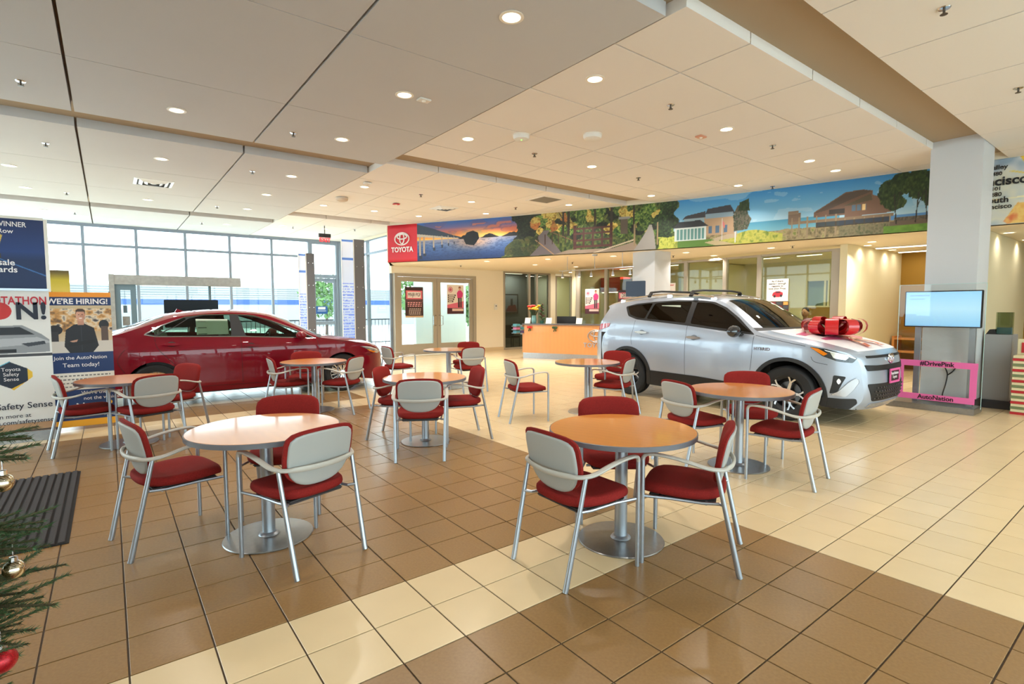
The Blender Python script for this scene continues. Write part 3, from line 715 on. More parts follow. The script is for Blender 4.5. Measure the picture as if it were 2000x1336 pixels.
CHAIRS = [
 (-0.645, 2.06, 11, 'red armchair between the floor mat and the nearest round table'),
 (-0.03, 1.31, 108, 'red armchair at the mat-side table, back to the cream stripe'),
 (0.09, 2.17, -113, 'red armchair at the mat-side table, facing the cream stripe'),
 (1.20, 0.21, -2, 'red armchair at the stripe table, back to the mat-side table'),
 (1.83, -0.13, 119, 'red armchair at the stripe table standing on the lower brown tiles'),
 (1.95, 0.60, -128, 'red armchair at the stripe table, back to the silver SUV'),
 (1.55, 2.80, 60, 'red armchair at the brown-field-edge table, grey back shell facing the mat'),
 (1.70, 3.66, -46, 'red armchair at the brown-field-edge table on the sedan side'),
 (2.27, 3.17, 165, 'red armchair at the brown-field-edge table on the cream tile side'),
 (-1.17, 5.18, 8, 'red armchair before the hiring banner, back to the white banner stand'),
 (-0.62, 4.80, 112, 'red armchair at the banner table, grey back shell to the mat-side table'),
 (-0.33, 5.58, -150, 'red armchair at the banner table, back to the red sedan'),
 (1.06, 5.94, -4, 'red armchair at the sedan table, back to the banner table'),
 (1.48, 6.48, -112, 'red armchair between the sedan table and the red sedan'),
 (1.74, 5.52, 130, 'red armchair at the sedan table standing over brown and cream tiles'),
 (3.24, 6.96, 0, 'red armchair at the door-side table, back to the red sedan nose'),
 (4.20, 6.02, 82, 'red armchair at the door-side table, grey back shell to the SUV'),
 (4.70, 6.90, -138, 'red armchair at the door-side table, back to the reception desk'),
 (3.45, 3.50, -18, 'red armchair standing alone on open cream tiles between tables'),
 (4.60, 2.92, 112, 'red armchair by the SUV rear wheel with its grey back shell in view'),
 (5.25, 3.55, -160, 'red armchair tucked against the SUV rear wheel arch'),
 (3.47, 0.95, -15, 'red armchair at the SUV front wheel table, back to the stripe table'),
 (4.28, 0.82, -140, 'red armchair between its table and the SUV front door'),
 (3.70, 0.18, 100, 'red armchair at the SUV front wheel table, on open cream tiles')]
for i, (x, y, a, lab) in enumerate(CHAIRS):
    o = CH if i == 0 else copy_tree(CH)
    o.location = (x, y, 0); o.rotation_euler = (0, 0, math.radians(a)); tag(o, lab, None, 'red armchairs around the round tables')
# ================================================================== cars
M_BLACK = mat('black_plastic', (26, 26, 28), 0.5)
M_RUBBER = mat('tyre_rubber', (28, 28, 30), 0.75)
M_CHROME = mat('bright_chrome', (222, 222, 226), 0.08, metal=1.0)
M_SEAM = mat('panel_gap', (16, 14, 16), 0.7)
M_TRIMG = mat('car_interior_grey', (120, 112, 100), 0.7)
M_INT = mat('car_interior_dark', (34, 33, 34), 0.7)
def interp(pts):
    xs = [p[0] for p in pts]; ys = [p[1] for p in pts]
    # monotone cubic (PCHIP-like) interpolation
    x = np.array(xs, float); y = np.array(ys, float); h = np.diff(x); d = np.diff(y)/h
    m = np.zeros(len(x))
    for i in range(1, len(x)-1):
        if d[i-1]*d[i] > 0: w1, w2 = 2*h[i]+h[i-1], h[i]+2*h[i-1]; m[i] = (w1+w2)/(w1/d[i-1]+w2/d[i])
    m[0], m[-1] = d[0], d[-1]
    def f(q):
        q = np.clip(np.asarray(q, float), x[0], x[-1]); i = np.clip(np.searchsorted(x, q)-1, 0, len(x)-2); t = (q-x[i])/h[i]
        return (2*t**3-3*t**2+1)*y[i]+(t**3-2*t**2+t)*h[i]*m[i]+(-2*t**3+3*t**2)*y[i+1]+(t**3-t**2)*h[i]*m[i+1]
    return f
def in_poly(x, y, pts):
    m = False; n = len(pts)
    for i in range(n):
        (x0, y0), (x1, y1) = pts[i], pts[(i+1) % n]
        if (y0 > y) != (y1 > y) and x < (x1-x0)*(y-y0)/(y1-y0)+x0: m = not m
    return m
def cdt(outline, holes=(), step=0.06):
    """triangles of a planar region with holes; returns pts, tris"""
    V = []; E = []
    def ring(r):
        k = len(V); V.extend([Vector((float(p[0]), float(p[1]))) for p in r]); E.extend([(k+i, k+(i+1) % len(r)) for i in range(len(r))])
    ring(outline)
    for h_ in holes: ring(h_)
    xs = [p[0] for p in outline]; ys = [p[1] for p in outline]
    edges = np.array([[V[a].x, V[a].y, V[b].x, V[b].y] for a, b in E])
    gx = np.arange(min(xs)+step/2, max(xs), step)
    for j, gy in enumerate(np.arange(min(ys)+step/2, max(ys), step)):
        for x in gx + (step/2 if j % 2 else 0):
            if not in_poly(x, gy, outline) or any(in_poly(x, gy, h_) for h_ in holes): continue
            dx, dy = edges[:, 2]-edges[:, 0], edges[:, 3]-edges[:, 1]
            t = np.clip(((x-edges[:, 0])*dx+(gy-edges[:, 1])*dy)/(dx*dx+dy*dy+1e-12), 0, 1)
            if np.min(np.hypot(edges[:, 0]+t*dx-x, edges[:, 1]+t*dy-gy)) > step*0.4: V.append(Vector((x, gy)))
    r = geometry.delaunay_2d_cdt(V, E, [], 0, 1e-5)
    P = [(p.x, p.y) for p in r[0]]; F = []
    for f in r[2]:
        cx = sum(P[i][0] for i in f)/3; cy = sum(P[i][1] for i in f)/3
        if in_poly(cx, cy, outline) and not any(in_poly(cx, cy, h_) for h_ in holes): F.append(tuple(f))
    return P, F
def dens(pts, step=0.03):
    out = []; n = len(pts)
    for i in range(n):
        a, b = pts[i], pts[(i+1) % n]; k = max(1, int(math.hypot(b[0]-a[0], b[1]-a[1])/step))
        out += [(a[0]+(b[0]-a[0])*t/k, a[1]+(b[1]-a[1])*t/k) for t in range(k)]
    return out
def smooth_loop(pts, n=48):
    P = np.array(pts, float); k = len(P); out = []
    for t in np.linspace(0, k, n, endpoint=False):
        i = int(t); f = t-i; p0, p1, p2, p3 = P[(i-1) % k], P[i % k], P[(i+1) % k], P[(i+2) % k]
        out.append(tuple(0.5*((2*p1)+(-p0+p2)*f+(2*p0-5*p1+4*p2-p3)*f*f+(-p0+3*p1-3*p2+p3)*f**3)))
    return out
def round_poly(pts, r=0.02, k=3):
    """polygon with rounded corners"""
    out = []; n = len(pts)
    for i in range(n):
        p0, p1, p2 = [np.array(pts[(i+j-1) % n], float) for j in range(3)]
        a, b = p0-p1, p2-p1; la, lb = np.linalg.norm(a), np.linalg.norm(b); rr = min(r, la*0.45, lb*0.45)
        A, B = p1+a/la*rr, p1+b/lb*rr
        for t in np.linspace(0, 1, k+1): out.append(tuple((1-t)**2*A+2*t*(1-t)*p1+t*t*B))
    return out
class Car:
    def __init__(s, root, paint, plan, low, belt, tumble, ribbon, ns=150):
        """ribbon rows: (xe, ze, xc, zc, tag) from front bottom over the roof to rear bottom"""
        s.root = root; s.paint = paint; s.plan = interp(plan); s.low = interp(low); s.belt = interp(belt); s.tumble = tumble
        R = [r[:4] for r in ribbon]; k = len(R); s.tags = [r[4] for r in ribbon]
        A = np.array(R, float); per = 9; rows = []; s.rt = []
        # chord-length parameter so that long panels get more rows
        for i in range(k-1):
            d = math.hypot(A[i+1][2]-A[i][2], A[i+1][3]-A[i][3]); n = max(3, int(d/0.05))
            p0, p1, p2, p3 = A[max(i-1, 0)], A[i], A[i+1], A[min(i+2, k-1)]
            for t in range(n):
                f = t/n
                l0 = max(1e-3, math.hypot(p1[2]-p0[2], p1[3]-p0[3])); l1 = max(1e-3, d); l2 = max(1e-3, math.hypot(p3[2]-p2[2], p3[3]-p2[3]))
                m1 = (p2-p0)/(l0+l1)*l1 if i > 0 else p2-p1; m2 = (p3-p1)/(l1+l2)*l1 if i < k-2 else p2-p1
                rows.append((2*f**3-3*f**2+1)*p1+(f**3-2*f**2+f)*m1+(-2*f**3+3*f**2)*p2+(f**3-f**2)*m2); s.rt.append(s.tags[i])
        rows.append(A[-1]); s.rt.append(s.tags[-1]); s.rows = np.array(rows)
    def Y(s, x, z):
        x = np.asarray(x, float); z = np.asarray(z, float); b = s.belt(x)
        over = np.maximum(0, z-b)
        return s.plan(x)-s.low(np.minimum(z, b))-s.tumble[0]*over-s.tumble[1]*over*over
    def ribbon_mesh(s, mats, tmap, tb=(0, 0.2, 0.4, 0.55, 0.7, 0.8, 0.86, 0.9, 0.94, 0.97, 0.99, 1.0), p=3.2, lo=0.0):
        """tmap(tag, t) -> material index"""
        rows = s.rows; w = s.Y(rows[:, 0], rows[:, 1]); s.w = w
        ts = sorted(set([-t for t in tb] + list(tb))); b = MB(); n = len(ts); vs = []
        for (xe, ze, xc, zc), ww in zip(rows, w):
            for t in ts:
                g = abs(t)**p; vs.append((xc+(xe-xc)*g, t*ww, zc+(ze-zc)*g))
        b.v = vs
        for i in range(len(rows)-1):
            for j in range(n-1):
                tm_ = abs(ts[j]+ts[j+1])/2; mi = tmap(s.rt[i], tm_)
                if mi is None: continue
                b.f.append((i*n+j, i*n+j+1, (i+1)*n+j+1, (i+1)*n+j)); b.m.append(mi)
        return b
    def surf_front(s, y, z, rng):
        """x of the nose or tail at (y,z): search rows in index range"""
        best = None
        for i in range(rng[0], rng[1]):
            r0, r1 = s.rows[i], s.rows[i+1]; w0, w1 = s.w[i], s.w[i+1]
            g0, g1 = min(1, abs(y)/w0)**3.2, min(1, abs(y)/w1)**3.2
            z0, z1 = r0[3]+(r0[1]-r0[3])*g0, r1[3]+(r1[1]-r1[3])*g1
            if (z0-z)*(z1-z) <= 0 and z0 != z1:
                f = (z-z0)/(z1-z0); x0, x1 = r0[2]+(r0[0]-r0[2])*g0, r1[2]+(r1[0]-r1[2])*g1
                best = x0+(x1-x0)*f; break
        return best if best is not None else s.rows[(rng[0]+rng[1])//2][2]
    def side_mesh(s, holes, bottom, side):
        edge = [(r[0], r[1]) for r in s.rows]
        outline = edge + bottom
        P, F = cdt(outline, holes, 0.055)
        b = MB(); b.add([(x, side*float(s.Y(x, z)), z) for x, z in P], F); return b
    def patch(s, name, poly, mt, parent, off=0.002, thick=0.004, side=-1, holes=(), step=0.06, smooth=True, d=0.03):
        """raised plate following the body side: outline poly in (x,z)"""
        poly = dens(poly, d); hs = [dens(h_, d) for h_ in holes]
        P, F = cdt(poly, hs, step); n = len(P)
        b = MB()
        Yv = [float(s.Y(x, z)) for x, z in P]
        vs = [(x, side*(y+off), z) for (x, z), y in zip(P, Yv)] + [(x, side*(y+off-thick), z) for (x, z), y in zip(P, Yv)]
        fs = [f if side < 0 else f[::-1] for f in F]; bk = [tuple(i+n for i in f[::-1]) for f in fs]
        ec = {}
        for f in fs:
            for a, c in zip(f, f[1:]+f[:1]): ec[(a, c)] = 1
        rim = [(c, a, a+n, c+n) for (a, c) in ec if (c, a) not in ec]
        b.add(vs, fs+bk+rim); return b.build(name, mt, parent, smooth, 30)
    def seam(s, name, pts, mt, parent, w=0.005, off=0.0012, side=-1):
        P = spline(pts, max(6, len(pts)*6)); L = []; R = []
        for i in range(len(P)):
            t = P[min(i+1, len(P)-1)]-P[max(i-1, 0)]; t = t/np.linalg.norm(t); nn = np.array([-t[1], t[0]])*w/2
            L.append(P[i]+nn); R.append(P[i]-nn)
        b = MB(); k = len(P)
        b.add([(q[0], side*(float(s.Y(*q))+off), q[1]) for q in L+R], [(i, i+1, k+i+1, k+i) for i in range(k-1)]); return b.build(name, mt, parent)
    def front_patch(s, name, poly, mt, parent, rng, off=0.004, thick=0.012, step=0.05, holes=()):
        poly = dens(poly, 0.03); P, F = cdt(poly, [dens(h_, 0.03) for h_ in holes], step); n = len(P); b = MB()
        sg = 1 if rng[0] < len(s.rows)/2 else -1
        xs = [s.surf_front(y, z, rng) for y, z in P]
        vs = [(x+sg*off, y, z) for (y, z), x in zip(P, xs)] + [(x+sg*(off-thick), y, z) for (y, z), x in zip(P, xs)]
        ec = {}
        for f in F:
            for a, c in zip(f, f[1:]+f[:1]): ec[(a, c)] = 1
        b.add(vs, F+[tuple(i+n for i in f[::-1]) for f in F]+[(c, a, a+n, c+n) for (a, c) in ec if (c, a) not in ec])
        return b.build(name, mt, parent, True, 30)
def arch(cx, r, zb, n=20, cz=0.35):
    """bottom line over one wheel, from rear to front"""
    a0 = math.asin(min(1, max(-1, (zb-cz)/r)))
    return [(cx+r*math.cos(a), cz+r*math.sin(a)) for a in np.linspace(PI-a0, a0, n)]
def make_wheel(name, parent, x, y, R, rim_r, width, spokes, out):
    """out=-1: outer face towards -y"""
    w = bpy.data.objects.new(name, None); link(w, parent); w.location = (x, y, R)
    h = width/2
    P1('tyre', M_RUBBER, w, lambda b: b.lathe([(rim_r, -h*0.9), (rim_r+0.02, -h), (R-0.025, -h*0.98), (R-0.008, -h*0.85), (R, -h*0.6), (R, -h*0.12), (R-0.008, -h*0.1), (R-0.008, h*0.1), (R, h*0.12), (R, h*0.6), (R-0.008, h*0.85), (R-0.025, h*0.98), (rim_r+0.02, h), (rim_r, h*0.9)], 48, axis='y', closed=True), True)
    spokes(w, rim_r, h, out)
    P1('brake_disc', mat('brake_steel', (90, 90, 92), 0.35, metal=0.9), w, lambda b: b.lathe([(0.0, -out*0.02), (0.15, -out*0.02), (0.15, 0.0), (0.0, 0.0)], 28, axis='y'), True)
    return w
def spoke_blade(b, a, r0, r1, w0, w1, y0, y1, th, skew=0.0):
    vs = []
    for (r, wd_, yy) in ((r0, w0, y0), ((r0+r1)/2, (w0+w1)/2, (y0+y1)/2+0.0), (r1, w1, y1)):
        aa = a + skew*(r-r0)/(r1-r0); ca, sa = math.cos(aa), math.sin(aa)
        for dw in (-wd_/2, wd_/2):
            for dy in (0, th): vs.append((r*ca-dw*sa, yy+dy, r*sa+dw*ca))
    fs = []
    for i in (0, 4): fs += [(i, i+2, i+6, i+4), (i+1, i+5, i+7, i+3), (i, i+4, i+5, i+1), (i+2, i+3, i+7, i+6)]
    fs += [(0, 1, 3, 2), (8, 10, 11, 9)]; b.add(vs, fs)
def seats(root, rows, m_):
    for (x, y) in rows:
        o = P1('car_seat', m_, root, lambda b: (b.box((x-0.25, y-0.24, 0.40), (x+0.28, y+0.24, 0.62), 0.05), b.prism([(x-0.20, y-0.22, 0.60), (x-0.08, y-0.22, 0.60), (x-0.22, y-0.22, 1.12), (x-0.32, y-0.22, 1.12)], (0, 0.44, 0)), b.box((x-0.34, y-0.12, 1.13), (x-0.25, y+0.12, 1.30), 0.03)), True)
def steering(root, x, y, z):
    P1('steering_wheel', M_INT, root, lambda b: (b.tube([(x+0.06*math.sin(a), y+0.18*math.cos(a), z+0.17*math.sin(a)) for a in np.linspace(0, 2*PI, 25)], 0.014, 8), b.tube([(x, y, z), (x+0.3, y, z-0.12)], 0.03, 8), b.box((x-0.02, y-0.17, z-0.03), (x+0.02, y+0.17, z+0.03))), True)
def emblem(name, mt, parent, c, xdir, ydir, w, h, th=0.010, tube=0.006):
    """three interlocking ovals in the plane (xdir, ydir) about c"""
    X, Y_, C = Vector(xdir), Vector(ydir), Vector(c); b = MB()
    for (cx, cy, rx, ry) in ((0, 0, 0.5, 0.5), (0, 0.18, 0.34, 0.20), (0, 0.04, 0.15, 0.44)):
        b.tube([C+X*((cx+rx*math.cos(a))*w)+Y_*((cy+ry*math.sin(a))*h) for a in np.linspace(0, 2*PI, 37)], tube, 6, caps=False)
    return b.build(name, mt, parent, True)

# ------------------------------------------------------------------ silver SUV
def build_suv():
    root = thing('suv', 'silver SUV with roof rails and a big red bow on its hood', 'car', (6.99, 2.62, 0), math.radians(-90.6))
    SIL = mat('silver_car_paint', (170, 180, 196), 0.32, metal=0.4, coat=1.0)
    WRAP = mat('white_vinyl', (250, 248, 250), 0.45, coat=0.1)
    GL = glass_mat('tinted_glass', (78, 80, 76)); GW = glass_mat('windshield_glass', (150, 158, 150))
    plan = [(-2.33, 0.60), (-2.22, 0.74), (-2.05, 0.84), (-1.8, 0.895), (-1.3, 0.918), (0, 0.922), (1.2, 0.92), (1.5, 0.905), (1.75, 0.862), (1.92, 0.795), (2.05, 0.69), (2.16, 0.56)]
    low = [(0.15, 0.06), (0.30, 0.035), (0.45, 0.014), (0.62, 0.004), (0.80, 0.0), (0.97, 0.006), (1.07, 0.028), (1.20, 0.045), (1.30, 0.055)]
    belt = [(-2.4, 1.22), (-1.4, 1.24), (-0.3, 1.17), (0.6, 1.09), (0.9, 1.06), (1.3, 1.0), (2.3, 0.92)]
    rib = [(2.02, 0.22, 2.10, 0.20, 'bumper'), (2.10, 0.32, 2.19, 0.30, 'bumper'), (2.12, 0.46, 2.22, 0.46, 'bumper'), (2.10, 0.62, 2.22, 0.62, 'nose'), (2.09, 0.76, 2.20, 0.76, 'nose'), (2.05, 0.86, 2.17, 0.87, 'nose'), (1.97, 0.925, 2.11, 0.945, 'hood'),
           (1.80, 0.965, 1.95, 1.01, 'hood'), (1.50, 1.03, 1.65, 1.085, 'hood'), (1.15, 1.09, 1.30, 1.145, 'hood'), (0.90, 1.155, 1.08, 1.175, 'cowl'), (0.83, 1.20, 1.03, 1.20, 'windshield'), (0.55, 1.40, 0.68, 1.43, 'windshield'), (0.26, 1.565, 0.34, 1.61, 'roof'),
           (-0.05, 1.61, 0.0, 1.67, 'roof'), (-0.6, 1.64, -0.6, 1.695, 'roof'), (-1.2, 1.61, -1.2, 1.68, 'roof'), (-1.75, 1.555, -1.8, 1.635, 'roof'), (-1.98, 1.51, -2.06, 1.59, 'spoiler'), (-1.93, 1.47, -2.02, 1.54, 'rearglass'), (-2.10, 1.20, -2.22, 1.17, 'tail'),
           (-2.18, 1.05, -2.29, 1.02, 'tail'), (-2.22, 0.80, -2.32, 0.80, 'tail'), (-2.27, 0.72, -2.37, 0.70, 'tail'), (-2.25, 0.50, -2.36, 0.50, 'tail'), (-2.16, 0.30, -2.25, 0.30, 'tail')]
    c = Car(root, SIL, plan, low, belt, (0.36, 0.30), rib)
    def tmap(tg, t):
        if tg == 'windshield': return None if t < 0.86 else 0
        if tg == 'rearglass': return None if t < 0.8 else 0
        if tg == 'cowl': return 2
        if tg == 'hood' and t < 0.80: return 1
        return 0
    body = c.ribbon_mesh([SIL], tmap).build('body_top', [SIL, WRAP, M_BLACK], root, True, 50)
    gm = c.ribbon_mesh([GW], lambda tg, t: 0 if tg == 'windshield' and t < 0.86 else None)
    gm.build('windshield', GW, root, True)
    c.ribbon_mesh([GL], lambda tg, t: 0 if tg == 'rearglass' and t < 0.8 else None).build('rear_window', GL, root, True)
    # windows
    front_w = round_poly([(0.83, 1.135), (-0.16, 1.235), (-0.15, 1.565), (0.10, 1.545), (0.30, 1.475), (0.52, 1.345), (0.72, 1.20)], 0.03)
    rear_w = round_poly([(-0.25, 1.245), (-1.0, 1.30), (-0.925, 1.55), (-0.6, 1.575), (-0.24, 1.572)], 0.03)
    quarter = round_poly([(-1.04, 1.30), (-1.20, 1.315), (-1.36, 1.36), (-1.47, 1.49), (-1.30, 1.525), (-0.965, 1.555)], 0.03)
    zb = 0.24
    bottom = [(-2.1, 0.28)] + [(-1.75, zb)] + arch(-1.33, 0.43, zb, cz=0.36) + [(-0.7, zb), (0.0, zb), (0.7, zb)] + arch(1.33, 0.43, zb, cz=0.36) + [(1.9, zb-0.01)]
    for sd in (-1, 1):
        c.side_mesh([front_w, rear_w, quarter], dens(bottom[:-1]+[bottom[-1]], 0.05)[:-3] if False else bottom, sd).build('body_side', SIL, root, True, 50)
        # black window surround and panes
        surround = round_poly([(0.88, 1.105), (0.5, 1.135), (-0.2, 1.205), (-1.2, 1.285), (-1.40, 1.34), (-1.52, 1.50), (-1.30, 1.548), (-0.95, 1.578), (-0.5, 1.60), (-0.10, 1.592), (0.14, 1.565), (0.36, 1.48), (0.60, 1.33)], 0.03)
        c.patch('window_surround', surround, M_BLACK, root, 0.003, 0.004, sd, [front_w, rear_w, quarter])
        for nm, w_ in (('front_door_glass', front_w), ('rear_door_glass', rear_w), ('quarter_glass', quarter)):
            c.patch(nm, w_, GL, root, -0.004, 0.003, sd)
        # cladding: sill and arches
        c.patch('sill_cladding', round_poly([(0.92, 0.20), (0.90, 0.40), (0.0, 0.45), (-0.93, 0.46), (-0.95, 0.22)], 0.02), M_BLACK, root, 0.012, 0.014, sd)
        for cx in (-1.33, 1.33):
            a_ = np.linspace(math.radians(196 if cx > 0 else 190), math.radians(-14), 30)
            ring = [(cx+0.475*math.cos(t), 0.36+0.472*math.sin(t)) for t in a_] + [(cx+0.425*math.cos(t), 0.36+0.425*math.sin(t)) for t in a_[::-1]]
            c.patch('arch_flare', ring, M_BLACK, root, 0.016, 0.05, sd)
        # door gaps, handles
        for pts in ([(-0.20, 1.21), (-0.205, 0.9), (-0.205, 0.45)], [(0.87, 1.09), (0.86, 0.8), (0.84, 0.62)], [(-1.22, 1.27), (-1.27, 1.0), (-1.25, 0.86)], [(0.89, 1.10), (1.3, 1.03), (1.55, 0.99)], [(1.62, 0.86), (1.66, 0.80), (1.80, 0.77)]):
            c.seam('panel_gap', pts, M_SEAM, root, side=sd)
        for hx, hz in ((-1.06, 1.075), (-0.06, 1.03)):
            h = c.patch('door_handle', smooth_loop([(hx-0.13, hz+0.004), (hx-0.06, hz+0.020), (hx+0.06, hz+0.018), (hx+0.13, hz), (hx+0.06, hz-0.020), (hx-0.06, hz-0.018)], 24), M_CHROME, root, 0.034, 0.012, sd)
            c.patch('handle_cup', smooth_loop([(hx-0.07, hz), (hx, hz+0.042), (hx+0.07, hz), (hx, hz-0.042)], 20), mat('silver_dark', (120, 126, 134), 0.3, metal=0.5), h, 0.0015, 0.002, sd)
        c.patch('tail_lamp', round_poly([(-1.80, 1.215), (-2.08, 1.19), (-2.14, 1.08), (-2.05, 1.09), (-1.82, 1.15)], 0.02), mat('red_lens', (190, 20, 24), 0.1, coat=1.0), root, 0.010, 0.014, sd)
        # head lamp
        hl = c.patch('head_lamp', round_poly([(1.60, 0.985), (1.78, 0.965), (1.98, 0.905), (2.065, 0.86), (2.03, 0.80), (1.90, 0.815), (1.75, 0.875)], 0.015), mat('lamp_dark', (40, 42, 46), 0.15, metal=0.3, coat=1.0), root, 0.006, 0.012, sd)
        c.patch('indicator', round_poly([(1.61, 0.98), (1.70, 0.965), (1.80, 0.905), (1.76, 0.880), (1.68, 0.93)], 0.008), mat('amber_lens', (232, 130, 20), 0.15, coat=1.0), hl, 0.010, 0.006, sd)
        c.patch('lamp_reflector', round_poly([(1.82, 0.93), (1.95, 0.893), (2.0, 0.868), (1.97, 0.835), (1.86, 0.855)], 0.01), M_CHROME, hl, 0.010, 0.006, sd)
        c.patch('lamp_strip', round_poly([(1.76, 0.955), (2.0, 0.898), (2.06, 0.858), (2.05, 0.848), (1.98, 0.884), (1.78, 0.940)], 0.004), mat('lamp_clear', (232, 236, 240), 0.1, coat=1.0), hl, 0.011, 0.006, sd)
        # bumper corner pocket with fog lamp
        fp = c.patch('fog_pocket', round_poly([(1.86, 0.645), (1.98, 0.63), (1.95, 0.56), (1.90, 0.43), (1.82, 0.41), (1.85, 0.54)], 0.02), M_BLACK, root, 0.003, 0.006, sd)
        c.patch('fog_lamp', smooth_loop([(1.895, 0.57), (1.915, 0.605), (1.935, 0.57), (1.915, 0.535)], 18), M_CHROME, fp, 0.008, 0.006, sd)
        c.patch('bumper_blade', round_poly([(1.84, 0.40), (1.92, 0.45), (2.02, 0.58), (2.07, 0.62), (2.09, 0.57), (2.04, 0.46), (1.98, 0.38)], 0.02), mat('silver_trim', (190, 194, 202), 0.25, metal=0.7), root, 0.020, 0.022, sd)
        c.patch('lower_lip', round_poly([(1.72, 0.24), (1.74, 0.36), (1.95, 0.355), (2.06, 0.36), (2.07, 0.30), (2.0, 0.22)], 0.02), M_BLACK, root, 0.010, 0.014, sd)
        # mirror
        P1('door_mirror', mat('mirror_black', (22, 26, 34), 0.15, coat=1.0), root, lambda b: (b.sphere((0.66, sd*1.03, 1.15), (0.085, 0.125, 0.085), 16, 10), b.box((0.62, sd*0.86, 1.08), (0.72, sd*0.98, 1.13), 0.015)), True)
        # roof rails
        rr = [(x, sd*(float(c.Y(x, z_))-0.03), z_+0.055) for x, z_ in ((0.10, 1.58), (-0.2, 1.625), (-0.7, 1.645), (-1.2, 1.615), (-1.65, 1.57))]
        rl = P1('roof_rail', M_CHROME, root, lambda b: (b.tube(spline(rr, 20), 0.016, 8), [b.box((p[0]-0.05, p[1]-0.018, p[2]-0.07), (p[0]+0.05, p[1]+0.018, p[2]), 0.01) for p in (rr[0], rr[2], rr[4])]), True)
    for xx in (-0.25, -1.05):
        P1('cross_bar', M_BLACK, root, lambda b: b.tube([(xx, -0.72, 1.66), (xx, -0.66, 1.735), (xx, -0.4, 1.755), (xx, 0.4, 1.755), (xx, 0.66, 1.735), (xx, 0.72, 1.66)], 0.024, 10, flat=(1.6, 0.7)), True)
    # nose: grilles, emblem, plate
    rg = (0, next(i for i, t in enumerate(c.rt) if t == 'hood')+4)
    c.front_patch('upper_grille', round_poly([(-0.56, 0.70), (0.56, 0.70), (0.60, 0.775), (0.40, 0.765), (-0.40, 0.765), (-0.60, 0.775)], 0.015), M_BLACK, root, rg, 0.006, 0.012)
    c.front_patch('grille_bar', round_poly([(-0.55, 0.855), (0.55, 0.855), (0.55, 0.885), (-0.55, 0.885)], 0.01), M_BLACK, root, rg, 0.004, 0.010)
    lg = c.front_patch('lower_grille', round_poly([(-0.46, 0.32), (0.46, 0.32), (0.56, 0.54), (-0.56, 0.54)], 0.03), M_BLACK, root, rg, 0.006, 0.012)
    def gmesh(b):
        for i in range(4):
            for j in range(14):
                y0 = -0.45+0.066*j+(0.033 if i % 2 else 0); z0 = 0.345+0.045*i; xg = c.surf_front(min(0.5, abs(y0+0.02)), z0, rg)
                b.box((xg, y0, z0), (xg+0.013, y0+0.04, z0+0.017))
    P1('grille_mesh', mat('grille_satin', (58, 58, 62), 0.35), lg, gmesh)['kind'] = 'stuff'
    c.front_patch('skid_plate', round_poly([(-0.5, 0.24), (0.5, 0.24), (0.48, 0.295), (-0.48, 0.295)], 0.015), mat('silver_trim', (190, 194, 202)), root, rg, 0.012, 0.018)
    ex = c.surf_front(0, 0.835, rg)
    emblem('front_emblem', M_CHROME, root, (ex+0.015, 0, 0.835), (0, 1, 0), (0, 0, 1), 0.17, 0.12, tube=0.009)
    px_ = c.surf_front(0.0, 0.60, rg)+0.02
    pl = P1('plate_frame', mat('pink_plastic', (232, 96, 160), 0.4), root, lambda b: [b.box((px_, -0.16, 0.53+k*0.155), (px_+0.014, 0.16, 0.555+k*0.155)) for k in (0, 1)] + [b.box((px_, k*0.15-0.012, 0.53), (px_+0.014, k*0.15+0.012, 0.71)) for k in (-1, 1)])
    P1('plate', mat('plate_dark', (44, 20, 32), 0.4), pl, lambda b: b.box((px_-0.004, -0.15, 0.54), (px_+0.006, 0.15, 0.70)))
    text('plate_text', 'AutoNation\nToyota', 0.052, mat('white_ink', (240, 236, 238), 0.5), pl, (px_+0.008, 0, 0.625), (0, 1, 0), (0, 0, 1), bold=0.01)
    text('side_badge', 'HYBRID', 0.060, M_CHROME, root, (1.0, -float(c.Y(1.0, 0.92))-0.004, 0.92), (1, 0.0, 0), (0, 0, 1), bold=0.01, depth=0.004, space=1.1)
    # hood graphics: pink bands and dark lettering on the white wrap
    def hood_z(x, y):
        best = None
        for i in range(len(c.rows)-1):
            r0, r1 = c.rows[i], c.rows[i+1]
            if c.rt[i] not in ('hood',): continue
            g0 = min(1, abs(y)/c.w[i])**3.2; x0 = r0[2]+(r0[0]-r0[2])*g0; x1 = r1[2]+(r1[0]-r1[2])*g0
            if (x0-x)*(x1-x) <= 0: f = (x-x0)/(x1-x0+1e-9); return (r0[3]+(r0[1]-r0[3])*g0)*(1-f)+(r1[3]+(r1[1]-r1[3])*g0)*f
        return 1.0
    def hood_decal(name, poly, m_, off=0.003, parent=root):
        P, F = cdt(dens(poly, 0.04), [], 0.05); b = MB(); n = len(P)
        b.add([(x, y, hood_z(x, y)+off) for x, y in P]+[(x, y, hood_z(x, y)+0.0005) for x, y in P], F+[tuple(i+n for i in f[::-1]) for f in F]); return b.build(name, m_, parent, True)
    PINK = mat('pink_vinyl', (228, 108, 156), 0.3, coat=0.4)
    hood_decal('pink_band', [(1.30, -0.62), (1.42, -0.60), (1.42, 0.60), (1.30, 0.62)], PINK)
    hood_decal('pink_band', [(1.66, -0.58), (1.80, -0.20), (1.80, 0.20), (1.66, 0.58), (1.60, 0.58), (1.60, -0.58)], PINK)
    for k in range(6): hood_decal('dark_print', [(1.46, -0.42+k*0.15), (1.56, -0.42+k*0.15), (1.56, -0.31+k*0.15), (1.46, -0.31+k*0.15)], mat('dark_ink', (40, 30, 40), 0.4))
